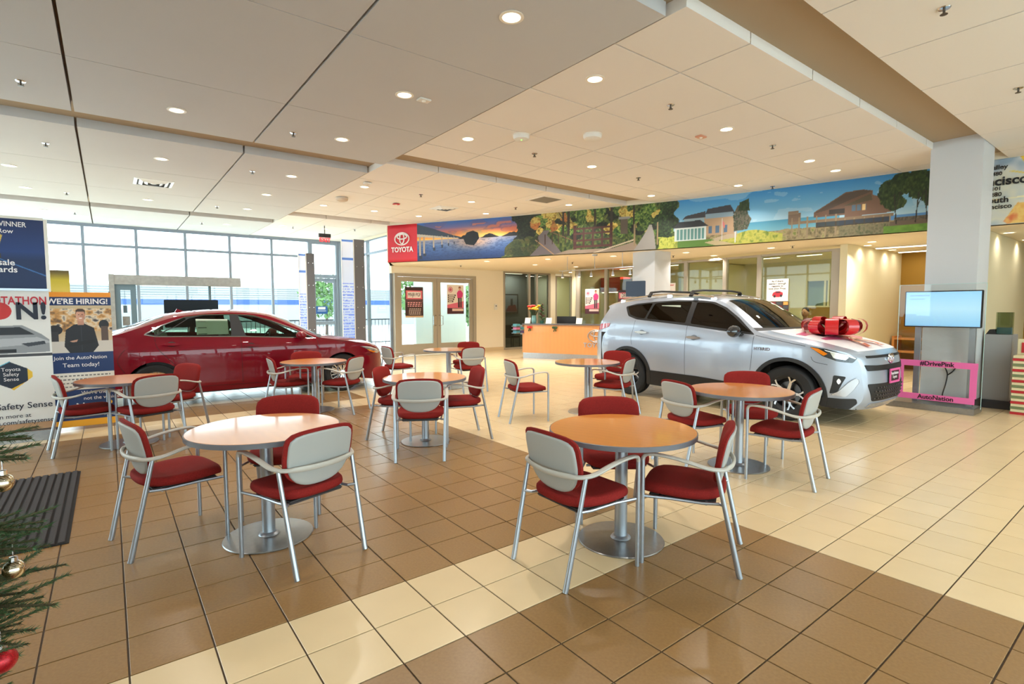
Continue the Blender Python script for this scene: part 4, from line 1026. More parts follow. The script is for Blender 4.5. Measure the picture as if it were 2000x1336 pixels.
    # wheels: black with bright paired spokes
    def sp(w, rr, h, out):
        yo = out*h
        P1('rim', M_BLACK, w, lambda b: b.lathe([(rr, -h*0.85), (rr+0.012, -h*0.9), (rr+0.012, -h*0.8), (rr-0.02, -h*0.6), (rr-0.03, h*0.6), (rr+0.012, h*0.8), (rr+0.012, h*0.9), (rr, h*0.85), (rr-0.045, h*0.5), (rr-0.045, -h*0.5)], 40, axis='y', closed=True), True)
        P1('spokes', mat('machined_alloy', (206, 208, 212), 0.2, metal=1.0), w, lambda b: [(spoke_blade(b, k*2*PI/5, 0.05, rr*0.62, 0.042, 0.034, yo*0.60, yo*0.70, -out*0.03), spoke_blade(b, k*2*PI/5, rr*0.60, rr-0.016, 0.020, 0.024, yo*0.70, yo*0.80, -out*0.03, 0.20), spoke_blade(b, k*2*PI/5, rr*0.60, rr-0.016, 0.020, 0.024, yo*0.70, yo*0.80, -out*0.03, -0.20)) for k in range(5)])
        P1('rim_lip', M_BLACK, w, lambda b: b.lathe([(rr-0.006, yo*0.90), (rr+0.010, yo*0.93), (rr+0.010, yo*0.86), (rr-0.006, yo*0.84)], 48, axis='y', closed=True), True)
        P1('hub_cap', M_BLACK, w, lambda b: b.lathe([(0.0, yo*0.7), (0.05, yo*0.68), (0.065, yo*0.5), (0.065, 0.0), (0.0, 0.0)], 20, axis='y'), True)
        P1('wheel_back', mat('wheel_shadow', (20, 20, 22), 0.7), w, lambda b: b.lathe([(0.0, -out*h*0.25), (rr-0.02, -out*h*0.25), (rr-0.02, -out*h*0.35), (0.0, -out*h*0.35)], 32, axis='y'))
    for x in (-1.33, 1.33):
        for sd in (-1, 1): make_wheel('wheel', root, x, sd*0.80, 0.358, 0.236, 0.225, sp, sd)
    # under-body, arch liners, interior
    P1('underbody', M_BLACK, root, lambda b: (b.box((-2.1, -0.62, 0.22), (2.05, 0.62, 0.34)), b.box((-0.85, -0.84, 0.22), (0.85, 0.84, 0.40))))
    for x, k_ in ((-1.33, 1), (-1.33, -1), (1.33, 1), (1.33, -1)): P1('arch_liner', M_BLACK, root, lambda b: b.add([(x+0.44*math.cos(a), y, 0.36+0.44*math.sin(a)) for y in (k_*0.55, k_*0.88) for a in np.linspace(0, PI, 17)], [(j, j+1, 18+j, 17+j) for j in range(16)]))
    P1('cabin_floor', M_INT, root, lambda b: (b.box((-2.0, -0.8, 0.40), (1.0, 0.8, 0.44)), b.box((0.70, -0.78, 0.44), (1.05, 0.78, 1.06)), b.box((-2.0, -0.86, 0.44), (0.9, -0.82, 1.05)), b.box((-2.0, 0.82, 0.44), (0.9, 0.86, 1.05))))
    seats(root, [(0.05, -0.37), (0.05, 0.37), (-0.85, -0.40), (-0.85, 0.0), (-0.85, 0.40)], M_INT)
    steering(root, 0.42, 0.37, 0.98)
    P1('headliner', M_TRIMG, root, lambda b: b.add([(x, y, z) for x, z in ((0.25, 1.55), (-0.6, 1.645), (-1.7, 1.55)) for y in (-0.58, 0.58)], [(0, 1, 3, 2), (2, 3, 5, 4)]))
    P1('price_sheet', mat('sheet_paper', (206, 214, 196), 0.7), root, lambda b: b.box((-0.78, -0.735, 1.28), (-0.42, -0.732, 1.52)))
    return root, c, hood_z
SUV, SUVC, HOODZ = build_suv()

# ------------------------------------------------------------------ red sedan
def build_sedan():
    root = thing('sedan', 'dark red sedan with chrome window trim parked before the window wall', 'car', (0.995, 8.27, 0), 0.0)
    RED = mat('red_car_paint', (122, 2, 26), 0.4, metal=0.0, spec=0.1, coat=0.8, coat_rough=0.012)
    GL = glass_mat('sedan_glass', (206, 216, 208)); 
    plan = [(-2.46, 0.58), (-2.35, 0.70), (-2.15, 0.80), (-1.9, 0.865), (-1.4, 0.905), (0, 0.912), (1.2, 0.908), (1.6, 0.89), (1.85, 0.85), (2.05, 0.775), (2.18, 0.68), (2.28, 0.56)]
    low = [(0.14, 0.07), (0.25, 0.035), (0.35, 0.016), (0.5, 0.016), (0.66, 0.004), (0.80, 0.0), (0.90, 0.012), (1.0, 0.05), (1.10, 0.075)]
    belt = [(-2.5, 1.10), (-1.4, 1.08), (-0.4, 1.04), (0.5, 0.99), (0.95, 0.955), (1.3, 0.93), (2.4, 0.80)]
    rib = [(2.14, 0.16, 2.22, 0.15, 'bumper'), (2.20, 0.28, 2.33, 0.28, 'bumper'), (2.215, 0.45, 2.36, 0.45, 'bumper'), (2.20, 0.60, 2.34, 0.62, 'nose'), (2.15, 0.70, 2.28, 0.735, 'nose'), (2.02, 0.775, 2.15, 0.82, 'hood'), (1.75, 0.855, 1.86, 0.905, 'hood'), (1.35, 0.925, 1.45, 0.975, 'hood'), (1.02, 0.975, 1.16, 1.02, 'cowl'),
           (0.94, 1.0, 1.09, 1.035, 'windshield'), (0.58, 1.19, 0.70, 1.25, 'windshield'), (0.26, 1.34, 0.36, 1.395, 'roof'), (-0.05, 1.405, 0.0, 1.455, 'roof'), (-0.5, 1.42, -0.5, 1.475, 'roof'), (-1.0, 1.375, -1.0, 1.435, 'roof'), (-1.22, 1.325, -1.26, 1.385, 'rearglass'), (-1.60, 1.19, -1.66, 1.225, 'rearglass'), (-1.88, 1.10, -1.96, 1.115, 'deck'),
           (-2.15, 1.06, -2.28, 1.075, 'deck'), (-2.30, 1.02, -2.43, 1.04, 'tail'), (-2.33, 0.85, -2.44, 0.85, 'tail'), (-2.37, 0.68, -2.48, 0.68, 'tail'), (-2.36, 0.45, -2.47, 0.45, 'tail'), (-2.25, 0.22, -2.35, 0.22, 'tail')]
    c = Car(root, RED, plan, low, belt, (0.42, 0.35), rib)
    def tmap(tg, t):
        if tg == 'windshield': return None if t < 0.86 else 0
        if tg == 'rearglass': return None if t < 0.8 else 0
        if tg == 'cowl': return 1
        return 0
    c.ribbon_mesh([RED], tmap).build('body_top', [RED, M_BLACK], root, True, 50)
    c.ribbon_mesh([GL], lambda tg, t: 0 if tg == 'windshield' and t < 0.86 else None).build('windshield', GL, root, True)
    c.ribbon_mesh([GL], lambda tg, t: 0 if tg == 'rearglass' and t < 0.8 else None).build('rear_window', GL, root, True)
    front_w = round_poly([(0.86, 0.985), (-0.16, 1.045), (-0.24, 1.375), (-0.04, 1.360), (0.22, 1.275), (0.55, 1.135)], 0.025)
    rear_w = round_poly([(-0.37, 1.055), (-1.36, 1.085), (-1.10, 1.22), (-0.93, 1.335), (-0.72, 1.378), (-0.36, 1.383)], 0.025)
    quarter = round_poly([(-1.385, 1.095), (-1.47, 1.115), (-1.28, 1.225), (-0.99, 1.345), (-0.965, 1.325), (-1.13, 1.215)], 0.008)
    zb = 0.20
    bottom = [(-2.1, 0.21)] + arch(-1.395, 0.375, zb, cz=0.33) + [(-0.8, zb), (0, zb), (0.8, zb)] + arch(1.395, 0.375, zb, cz=0.33) + [(2.0, 0.16)]
    outer = round_poly([(0.95, 0.965), (-0.2, 1.032), (-1.38, 1.070), (-1.52, 1.10), (-1.50, 1.125), (-1.30, 1.24), (-0.98, 1.365), (-0.72, 1.400), (-0.30, 1.402), (-0.02, 1.382), (0.25, 1.293), (0.60, 1.145)], 0.02)
    mid = round_poly([(0.92, 0.975), (-0.2, 1.040), (-1.38, 1.080), (-1.49, 1.108), (-1.475, 1.120), (-1.29, 1.232), (-0.98, 1.355), (-0.72, 1.390), (-0.30, 1.392), (-0.02, 1.372), (0.24, 1.283), (0.58, 1.138)], 0.02)
    for sd in (-1, 1):
        c.side_mesh([front_w, rear_w, quarter], bottom, sd).build('body_side', RED, root, True, 50)
        c.patch('window_trim', outer, M_CHROME, root, 0.006, 0.006, sd, [mid])
        c.patch('window_surround', mid, M_BLACK, root, 0.003, 0.004, sd, [front_w, rear_w, quarter])
        for nm, w_ in (('front_door_glass', front_w), ('rear_door_glass', rear_w), ('quarter_glass', quarter)): c.patch(nm, w_, GL, root, -0.004, 0.003, sd)
        for pts in ([(-0.245, 1.03), (-0.24, 0.7), (-0.235, 0.30)], [(0.95, 0.95), (0.985, 0.75), (0.98, 0.45), (0.93, 0.28)], [(-1.39, 1.07), (-1.36, 0.91), (-1.24, 0.75), (-1.10, 0.58), (-1.03, 0.42)], [(-1.75, 0.90), (-1.84, 0.74), (-1.76, 0.56)], [(0.97, 0.955), (1.4, 0.905), (1.75, 0.835)], [(1.80, 0.62), (1.95, 0.63), (2.05, 0.66)], [(-0.93, 0.29), (0.0, 0.275), (0.9, 0.27)]):
            c.seam('panel_gap', pts, M_SEAM, root, side=sd)
        for hx, hz in ((-1.18, 0.955), (-0.10, 0.895)):
            h = c.patch('door_handle', smooth_loop([(hx-0.12, hz+0.006), (hx-0.05, hz+0.020), (hx+0.06, hz+0.015), (hx+0.12, hz-0.004), (hx+0.05, hz-0.020), (hx-0.06, hz-0.014)], 24), RED, root, 0.034, 0.014, sd)
            c.patch('handle_cup', smooth_loop([(hx-0.07, hz), (hx, hz+0.040), (hx+0.07, hz), (hx, hz-0.040)], 20), mat('red_dark', (54, 4, 10), 0.3), h, 0.0015, 0.002, sd)
        hl = c.patch('head_lamp', round_poly([(1.72, 0.795), (1.92, 0.775), (2.10, 0.725), (2.175, 0.68), (2.12, 0.635), (1.99, 0.665), (1.84, 0.745)], 0.012), mat('lamp_silver', (160, 164, 168), 0.12, metal=0.6, coat=1.0), root, 0.006, 0.012, sd)
        c.patch('indicator', round_poly([(1.86, 0.735), (2.0, 0.690), (2.08, 0.672), (2.02, 0.655), (1.93, 0.685)], 0.008), MATS['amber_lens'], hl, 0.010, 0.006, sd)
        c.patch('lamp_strip', round_poly([(1.76, 0.792), (1.95, 0.768), (2.12, 0.712), (2.10, 0.700), (1.94, 0.750), (1.80, 0.778)], 0.004), MATS['lamp_clear'], hl, 0.011, 0.006, sd)
        c.patch('tail_lamp', round_poly([(-2.05, 0.98), (-2.30, 0.99), (-2.33, 0.84), (-2.15, 0.86)], 0.02), MATS['red_lens'], root, 0.008, 0.012, sd)
        P1('door_mirror', RED, root, lambda b: (b.sphere((0.66, sd*1.0, 1.035), (0.085, 0.12, 0.068), 16, 10), b.box((0.66, sd*0.84, 0.98), (0.74, sd*0.95, 1.01), 0.012)), True)
    P1('roof_antenna', RED, root, lambda b: b.prism([(-1.05, -0.015, 1.43), (-0.92, -0.015, 1.445), (-1.02, -0.004, 1.485)], (0, 0.03, 0)))
    rg = (0, next(i for i, t in enumerate(c.rt) if t == 'hood')+3)
    c.front_patch('lower_grille', round_poly([(-0.5, 0.22), (0.5, 0.22), (0.58, 0.50), (-0.58, 0.50)], 0.03), M_BLACK, root, rg, 0.006, 0.012)
    c.front_patch('grille_bar', round_poly([(-0.5, 0.60), (0.5, 0.60), (0.5, 0.66), (-0.5, 0.66)], 0.01), M_CHROME, root, rg, 0.006, 0.012)
    emblem('front_emblem', M_CHROME, root, (c.surf_front(0, 0.63, rg)+0.014, 0, 0.64), (0, 1, 0), (0, 0, 1), 0.15, 0.105, tube=0.008)
    def sp(w, rr, h, out):
        yo = out*h
        P1('rim', M_CHROME, w, lambda b: b.lathe([(rr, -h*0.85), (rr+0.012, -h*0.9), (rr+0.012, -h*0.8), (rr-0.02, -h*0.6), (rr-0.03, h*0.6), (rr+0.012, h*0.8), (rr+0.012, h*0.9), (rr, h*0.85), (rr-0.04, h*0.5), (rr-0.04, -h*0.5)], 40, axis='y', closed=True), True)
        P1('spokes', mat('machined_alloy', (206, 208, 212)), w, lambda b: [spoke_blade(b, k*2*PI/10+e, 0.05, rr-0.012, 0.016, 0.018, yo*0.62, yo*0.82, -out*0.025, e*0.8) for k in range(10) for e in (-0.08, 0.08)])
        P1('hub_cap', M_CHROME, w, lambda b: b.lathe([(0.0, yo*0.72), (0.045, yo*0.7), (0.06, yo*0.5), (0.06, 0.0), (0.0, 0.0)], 20, axis='y'), True)
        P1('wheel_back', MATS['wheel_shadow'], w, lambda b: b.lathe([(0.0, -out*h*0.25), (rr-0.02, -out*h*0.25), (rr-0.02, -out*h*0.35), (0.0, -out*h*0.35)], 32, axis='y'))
    for x in (-1.395, 1.395):
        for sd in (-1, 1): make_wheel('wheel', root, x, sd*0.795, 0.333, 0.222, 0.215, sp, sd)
        for k_ in (-1, 1): P1('arch_liner', M_BLACK, root, lambda b: b.add([(x+0.385*math.cos(a), y, 0.33+0.385*math.sin(a)) for y in (k_*0.55, k_*0.87) for a in np.linspace(0, PI, 17)], [(j, j+1, 18+j, 17+j) for j in range(16)]))
    P1('underbody', M_BLACK, root, lambda b: (b.box((-2.2, -0.6, 0.18), (2.1, 0.6, 0.3)), b.box((-0.95, -0.82, 0.18), (0.95, 0.82, 0.32))))
    P1('cabin_floor', M_INT, root, lambda b: (b.box((-1.5, -0.78, 0.32), (0.95, 0.78, 0.36)), b.box((0.62, -0.76, 0.36), (1.0, 0.76, 0.93)), b.box((-1.5, -0.85, 0.36), (0.9, -0.81, 0.95)), b.box((-1.5, 0.81, 0.36), (0.9, 0.85, 0.95)), b.box((-1.95, -0.72, 0.95), (-1.35, 0.72, 1.02))))
    seats(root, [(-0.05, -0.37), (-0.05, 0.37), (-1.0, -0.38), (-1.0, 0.38)], mat('sedan_seat', (150, 138, 120), 0.7))
    steering(root, 0.40, 0.37, 0.90)
    P1('headliner', M_TRIMG, root, lambda b: b.add([(x, y, z) for x, z in ((0.24, 1.32), (-0.5, 1.425), (-1.15, 1.34)) for y in (-0.56, 0.56)], [(0, 1, 3, 2), (2, 3, 5, 4)]))
    ps = P1('price_sheet', mat('sheet_green', (232, 238, 222), 0.7), root, lambda b: b.add([(-0.84, -0.800, 1.08), (-0.40, -0.800, 1.08), (-0.40, -0.708, 1.315), (-0.84, -0.708, 1.325)], [(0, 1, 2, 3)]))
    P1('price_print', mat('sheet_ink', (120, 126, 112), 0.7), ps, lambda b: [b.add([(-0.82, -0.8025+0.0092*k*4, 1.085+0.024*k*4/4*4), (-0.70, -0.8025+0.0092*k*4, 1.085+0.024*k*4), (-0.70, -0.8025+0.0092*k*4+0.006, 1.10+0.024*k*4), (-0.82, -0.8025+0.0092*k*4+0.006, 1.10+0.024*k*4)], [(0, 1, 2, 3)]) for k in range(3)])
    return root, c
SEDAN, SEDC = build_sedan()
# ================================================================== mural, posters, banners
def onY(x, y, Y):
    d = FW + RT*(x-1000)/FPX - UP*(y-668)/FPX; t = (Y-CAM[1])/d[1]; return CAM+t*d
def onX(x, y, X):
    d = FW + RT*(x-1000)/FPX - UP*(y-668)/FPX; t = (X-CAM[0])/d[0]; return CAM+t*d
M_PRINT = print_mat('printed_vinyl', 0.5); M_PAPER = print_mat('printed_paper', 0.45)
W_INK = mat('white_ink', (244, 244, 244), 0.5)
ss = np.linspace(0, SMAX, 2001); pp = arc_at(ss); pxs = np.array([proj((p[0], p[1], 3.3))[0] for p in pp])
mono = np.argmax(pxs) if np.any(np.diff(pxs) < 0) else len(pxs)-1
def s_of(x): return float(np.interp(x, pxs[:mono], ss[:mono]))
def arc_print(name, cv, s0, s1, z0, z1, parent=None, off=0.006):
    def pos(U, V):
        s = s0+(s1-s0)*U; p = arc_at(s); t = arc_at(s+0.02)-arc_at(s-0.02); t /= np.linalg.norm(t, axis=-1)[..., None]
        nn = np.stack([t[..., 1], -t[..., 0]], -1)*SGN; q = p+nn*off
        return np.concatenate([q, (z1+(z0-z1)*V)[..., None]], -1)
    return print_mesh(name, cv, pos, M_PRINT, parent, 0.004)
SR0, SR1, SM1 = 0.03, s_of(815), s_of(1840)
ZM0, ZM1 = ZS+0.0, ZC-0.01
# --- landscape mural
nx, ny = 1150, 96
sv = np.linspace(SR1, SM1, nx); xv = np.interp(sv, ss, pxs)
c = Canvas(nx, ny, xv, None, 0.0, 1.0, bg=(90, 140, 190))
def f(*a): return np.array(a, float)
# sunset over the water
c.grad(814, 0, 1012, 0.46, [(0, (46, 96, 170)), (0.35, (104, 100, 150)), (0.6, (206, 108, 96)), (0.82, (250, 150, 60)), (1, (255, 206, 110))])
cl = c.noise(26, 0.10, 3); c.put((cl > 0.52) & c.band(830, 0.02, 1010, 0.36), (96, 84, 120), 0.45); c.put((cl > 0.62) & c.band(850, 0.10, 1010, 0.42), (240, 120, 70), 0.5)
c.put(np.exp(-((c.x-930)/34)**2-((c.y-0.40)/0.14)**2), (255, 226, 130), 0.8)
c.grad(814, 0.46, 1012, 1.0, [(0, (150, 150, 170)), (0.3, (76, 108, 160)), (1, (26, 48, 96))])
c.put(np.exp(-((c.x-925)/36)**2-((c.y-0.58)/0.14)**2), (252, 190, 140), 0.75)
rp = c.noise(5, 0.02, 5); c.put((rp > 0.56) & c.band(814, 0.50, 1012, 1.0), (24, 40, 80), 0.3)
c.poly([(814, 0.02), (845, 0.16), (880, 0.34), (902, 0.43), (902, 0.46), (866, 0.42), (814, 0.34)], (52, 66, 84)); c.poly([(814, 0.28), (866, 0.39), (902, 0.455), (866, 0.43), (814, 0.36)], (196, 186, 170))
for q, w_, e in ((819, 3.0, 0.86), (827, 3.0, 0.80), (846, 2.2, 0.66), (862, 2.0, 0.60), (875, 1.4, 0.56), (886, 1.1, 0.53)): c.rect(q, 0.36, q+w_, e, (176, 160, 140)); c.rect(q, e, q+w_*1.8, e+0.08, (44, 52, 70))
tl = 0.40+0.05*np.sin(c.x/7.0)+0.05*c.noise(8, 1.0, 8); c.put((c.y > tl) & (c.y < 0.475) & (c.x > 893) & (c.x < 1012), (26, 30, 36))
c.poly([(905, 0.47), (912, 0.32), (924, 0.28), (934, 0.34), (936, 0.48), (926, 0.66), (910, 0.62)], (24, 28, 36))
# dark bank, garden path, gate
gm = (c.x > 990+14*np.sin(c.y*5)+14*c.noise(9, 0.1, 9)) & (c.x < 1326)
c.speck(gm, 4, 0.05, [(30, 42, 24), (54, 70, 34), (84, 96, 46), (120, 120, 60)], 11)
rb = np.random.RandomState(4); NZ = [c.noise(4, 0.06, 70+i) for i in range(5)]; SPK = {}
def blob(cx, cy, rx, ry, cols, sd):
    m = (((c.x-cx)/rx)**2+((c.y-cy)/ry)**2 + 1.3*(NZ[sd % 5]-0.5) < 1) & gm; key = (id(cols), sd % 3)
    if key not in SPK:
        n_ = c.noise(2.4, 0.03, 80+sd % 3); n_ = (n_-n_.min())/(np.ptp(n_)+1e-9); t_ = np.linspace(0.15, 0.85, len(cols)); SPK[key] = np.stack([np.interp(n_, t_, [q[k] for q in cols]) for k in range(3)], -1)
    c.a[m] = SPK[key][m]*rb.uniform(0.8, 1.12)
DK_ = [(16, 20, 20), (30, 38, 28), (44, 54, 34)]; YL_ = [(110, 88, 40), (176, 146, 62), (220, 194, 110), (150, 150, 70)]; GR_ = [(28, 52, 26), (60, 92, 42), (108, 132, 58), (150, 160, 84)]; BK1 = [(50, 60, 30), (80, 86, 44), (104, 92, 56)]; BK2 = [(40, 52, 28), (66, 78, 38)]; BK3 = [(20, 34, 22), (38, 58, 32), (66, 92, 46)]; OR_ = [(120, 70, 36), (180, 110, 54), (150, 120, 60)]
for i in range(26): blob(rb.uniform(992, 1046), rb.uniform(0.0, 0.5), rb.uniform(8, 16), rb.uniform(0.10, 0.2), DK_, 100+i)
for i in range(34): blob(rb.uniform(1040, 1135), rb.uniform(0.0, 0.42), rb.uniform(6, 12), rb.uniform(0.06, 0.13), (YL_, GR_, OR_, YL_, DK_)[i % 5], 140+i)
for i in range(60): blob(rb.uniform(1110, 1318), rb.uniform(0.0, 0.60), rb.uniform(7, 14), rb.uniform(0.07, 0.15), (GR_, GR_, DK_, GR_, YL_)[i % 5], 190+i)
for i in range(24): blob(rb.uniform(985, 1060), rb.uniform(0.60, 1.0), rb.uniform(7, 14), rb.uniform(0.06, 0.12), (BK1, BK2)[i % 2], 260+i)
c.poly([(1034, 1.0), (1070, 0.98), (1100, 1.0), (1082, 0.72), (1068, 0.52), (1074, 0.40), (1062, 0.40), (1050, 0.55), (1056, 0.74)], (112, 102, 104))
c.line(1046, 0.62, 1082, 0.99, 0.022, (176, 140, 104), 0.012); c.line(1076, 0.45, 1118, 0.68, 0.016, (132, 96, 70), 0.012)
for q in (1050, 1064, 1078, 1090, 1104): c.rect(q, 0.50, q+1.8, 0.74, (70, 46, 38))
for q, w_, tp in ((1098, 4, 0.0), (1108, 5, 0.0), (1160, 4, 0.0), (1192, 5, 0.0), (1236, 4, 0.0)): c.rect(q, tp, q+w_, 0.56, (52, 44, 38))
c.line(1110, 0.4, 1092, 0.02, 0.02, (56, 48, 40), 0.012); c.line(1100, 0.35, 1124, 0.02, 0.018, (56, 48, 40), 0.012)
for q in (1120, 1191): c.rect(q, 0.34, q+6, 0.92, (72, 40, 36))
for q in (0.40, 0.52, 0.68, 0.82): c.rect(1120, q, 1196, q+0.045, (82, 46, 40))
for q in (1138, 1156, 1174): c.rect(q, 0.42, q+4, 0.84, (76, 42, 38))
c.poly([(1078, 1.0), (1110, 0.90), (1196, 0.92), (1240, 0.80), (1252, 1.0)], (150, 130, 112)); c.line(1160, 1.0, 1238, 0.76, 0.03, (196, 176, 150), 0.012)
c.rect(1212, 0.28, 1226, 0.62, (96, 84, 72)); c.rect(1208, 0.24, 1230, 0.29, (140, 138, 134))
c.poly([(1238, 1.0), (1254, 0.74), (1264, 0.56), (1268, 0.46), (1273, 0.46), (1278, 0.66), (1282, 1.0)], (150, 144, 138))
[blob(rb.uniform(1288, 1322), rb.uniform(0.0, 0.7), 10, 0.14, BK3, 300+i) for i in range(16)]; c.speck((c.x > 1284+4*np.sin(c.y*9)) & (c.x < 1340) & (c.y > 0.72+0.06*c.noise(8, 1, 18)), 4, 0.05, [(150, 160, 60), (196, 196, 90), (110, 130, 50)], 17)
for q in (1238, 1283): c.rect(q, 0.42, q+3, 0.90, (150, 128, 96))
# coast: sky, sea, buildings
sky = (c.x > 1322+6*np.sin(c.y*18)); c.grad(1315, 0, 1850, 0.70, [(0, (58, 136, 196)), (0.5, (110, 172, 210)), (1, (176, 206, 218))], sky)
c.put((c.noise(60, 0.22, 21) > 0.60) & sky & (c.y < 0.6), (196, 214, 224), 0.35)
c.grad(1440, 0.60, 1640, 0.80, [(0, (74, 146, 176)), (1, (120, 172, 186))], sky)
c.speck(sky & (c.y > 0.76+0.06*c.noise(16, 1.0, 23)), 7, 0.06, [(92, 84, 60), (132, 118, 84), (164, 146, 108), (112, 124, 58)], 24)
c.speck(sky & (c.x < 1530) & (c.y > 0.86-0.12*np.exp(-((c.x-1470)/40)**2)), 6, 0.06, [(150, 156, 62), (188, 180, 84), (112, 132, 54)], 25)
c.rect(1324, 0.86, 1408, 1.0, (92, 128, 56)); c.poly([(1376, 0.92), (1398, 0.88), (1440, 1.0), (1400, 1.0)], (186, 166, 128))
c.poly([(1390, 0.86), (1440, 0.74), (1440, 0.86), (1400, 0.90)], (180, 160, 134))
c.rect(1376, 0.40, 1434, 0.78, (178, 148, 118)); c.poly([(1374, 0.40), (1382, 0.24), (1426, 0.20), (1436, 0.38)], (58, 60, 68)); c.rect(1378, 0.34, 1432, 0.44, (138, 160, 176))
c.poly([(1332, 0.42), (1340, 0.34), (1378, 0.28), (1378, 0.40)], (66, 66, 72)); c.rect(1336, 0.40, 1376, 0.48, (150, 170, 180))
c.rect(1318, 0.58, 1380, 0.86, (206, 214, 210)); c.poly([(1314, 0.58), (1326, 0.46), (1368, 0.45), (1384, 0.58)], (50, 52, 58))
for q in range(1322, 1378, 7): c.rect(q, 0.62, q+5, 0.84, (96, 140, 136))
for q in (1384, 1398, 1414): c.rect(q, 0.60, q+7, 0.74, (86, 110, 134))
c.rect(1410, 0.46, 1411.4, 0.90, (210, 214, 214)); c.poly([(1411, 0.50), (1416, 0.56), (1416, 0.66), (1411, 0.60)], (200, 120, 116)); c.rect(1436, 0.44, 1437.4, 0.96, (210, 214, 214))
c.speck(c.inside([(1434, 0.74), (1432, 0.42), (1440, 0.24), (1456, 0.22), (1462, 0.44), (1468, 0.52), (1460, 0.72)]), 3, 0.05, [(62, 62, 54), (104, 96, 80), (44, 58, 40), (134, 124, 108)], 27)
c.speck(c.inside([(1442, 0.34), (1444, 0.18), (1462, 0.12), (1464, 0.36)]), 3, 0.05, [(30, 46, 30), (58, 78, 44)], 28)
# pier house
c.rect(1540, 0.50, 1564, 0.70, (126, 104, 88)); c.rect(1540, 0.46, 1560, 0.52, (146, 124, 104))
c.poly([(1590, 0.62), (1590, 0.52), (1622, 0.36), (1650, 0.22), (1682, 0.20), (1704, 0.24), (1704, 0.62)], (112, 84, 68)); c.poly([(1590, 0.54), (1622, 0.38), (1650, 0.24), (1682, 0.21), (1702, 0.25), (1660, 0.36), (1616, 0.50)], (86, 72, 62))
c.poly([(1650, 0.44), (1700, 0.30), (1736, 0.42), (1742, 0.64), (1650, 0.66)], (120, 90, 72)); c.poly([(1646, 0.46), (1700, 0.29), (1704, 0.40), (1660, 0.46)], (92, 82, 64))
for q in (1664, 1674, 1684): c.rect(q, 0.46, q+8, 0.56, (84, 108, 126))
c.rect(1684.5, 0.46, 1691, 0.56, (226, 190, 130)); c.rect(1620, 0.50, 1650, 0.58, (54, 48, 44))
c.rect(1542, 0.66, 1746, 0.71, (134, 112, 88))
for q in (1546, 1560, 1576, 1594, 1612, 1632, 1650, 1668, 1688, 1706, 1724, 1738): c.rect(q, 0.58 if q < 1640 else 0.68, q+3, 0.96 if q < 1640 else 0.84, (150, 130, 102))
c.rect(1594, 0.71, 1738, 0.80, (40, 36, 36), 0.75)
c.speck(c.band(1640, 0.82, 1740, 1.0), 5, 0.05, [(96, 92, 66), (130, 120, 92), (78, 86, 56)], 31)
c.speck(c.band(1728, 0.88, 1850, 1.0), 8, 0.05, [(96, 134, 50), (118, 156, 60)], 32); c.rect(1740, 0.80, 1850, 0.88, (110, 92, 76)); c.speck(c.band(1748, 0.74, 1850, 0.81), 3, 0.03, [(120, 108, 92), (80, 72, 62)], 33)
for (cx, cy, rx, ry, sd) in ((1738, 0.32, 24, 0.22, 41), (1762, 0.18, 24, 0.20, 42), (1795, 0.22, 30, 0.24, 43), (1818, 0.40, 18, 0.22, 44), (1748, 0.50, 22, 0.12, 45)):
    m = ((c.x-cx)/rx)**2+((c.y-cy)/ry)**2 + 0.9*(c.noise(5, 0.07, sd)-0.5) < 1; c.speck(m, 4, 0.05, [(22, 38, 22), (44, 64, 32), (76, 92, 46)], sd+20)
for q, k in ((1752, -6), (1790, 4), (1812, -4)): c.line(q, 0.84, q+k, 0.36, 0.030, (48, 44, 38), 0.012); c.line(q+k*0.4, 0.60, q+k+12, 0.32, 0.018, (48, 44, 38), 0.012)
o = arc_print('wall_mural_print', c, SR1, SM1, ZM0, ZM1)
o.name = 'mural'; tag(o, 'long panoramic mural of sunset, garden gate, coast and pier house above the offices', 'mural')
# --- red logo panel
rp_ = Canvas(14, 10, 0, 1, 0, 1, bg=(212, 42, 58))
lp = arc_print('logo_panel', rp_, SR0, SR1, ZM0, ZM1); tag(lp, 'red wall panel with white three-oval emblem and TOYOTA lettering beside the mural', 'sign')
sm = (SR0+SR1)/2; pm = arc_at(np.array([sm]))[0]; tt = arc_at(np.array([sm+0.1]))[0]-arc_at(np.array([sm-0.1]))[0]; tt /= np.linalg.norm(tt); nn_ = np.array([tt[1], -tt[0]])*SGN
xd = (tt[0], tt[1], 0)
org = (pm[0]+nn_[0]*0.022, pm[1]+nn_[1]*0.022)
emblem('oval_emblem', W_INK, lp, (org[0], org[1], 3.40), xd, (0, 0, 1), 0.46, 0.33, tube=0.018)
text('lettering', 'TOYOTA', 0.19, W_INK, lp, (org[0], org[1], 3.10), xd, (0, 0, 1), bold=0.035, depth=0.004, stretch=0.90)
# --- map mural past the column
SB = s_of(1905); SE = SB+2.6
c = Canvas(200, 80, 0, 2.6, 0, 1, bg=(196, 206, 216))
c.speck(c.band(0, 0, 3, 1), 0.35, 0.35, [(150, 170, 190), (206, 210, 214), (226, 222, 204), (182, 196, 206)], 51)
for (a, b_, d_, e, w_, cc) in ((0.55, 0, 0.75, 0.35, 0.05, (236, 196, 60)), (0.75, 0.35, 0.62, 0.75, 0.05, (236, 150, 60)), (0.62, 0.75, 0.8, 1.0, 0.06, (236, 170, 80)), (0.9, 0.0, 0.78, 0.5, 0.035, (70, 110, 200)), (0.78, 0.5, 1.0, 1.0, 0.035, (200, 60, 60)), (0.4, 0.2, 1.2, 0.45, 0.02, (230, 210, 120)), (1.2, 0, 1.3, 1, 0.06, (236, 196, 60)), (0.0, 0.62, 1.3, 0.58, 0.02, (250, 240, 200))): c.line(a, b_, d_, e, w_, cc, 0.5)
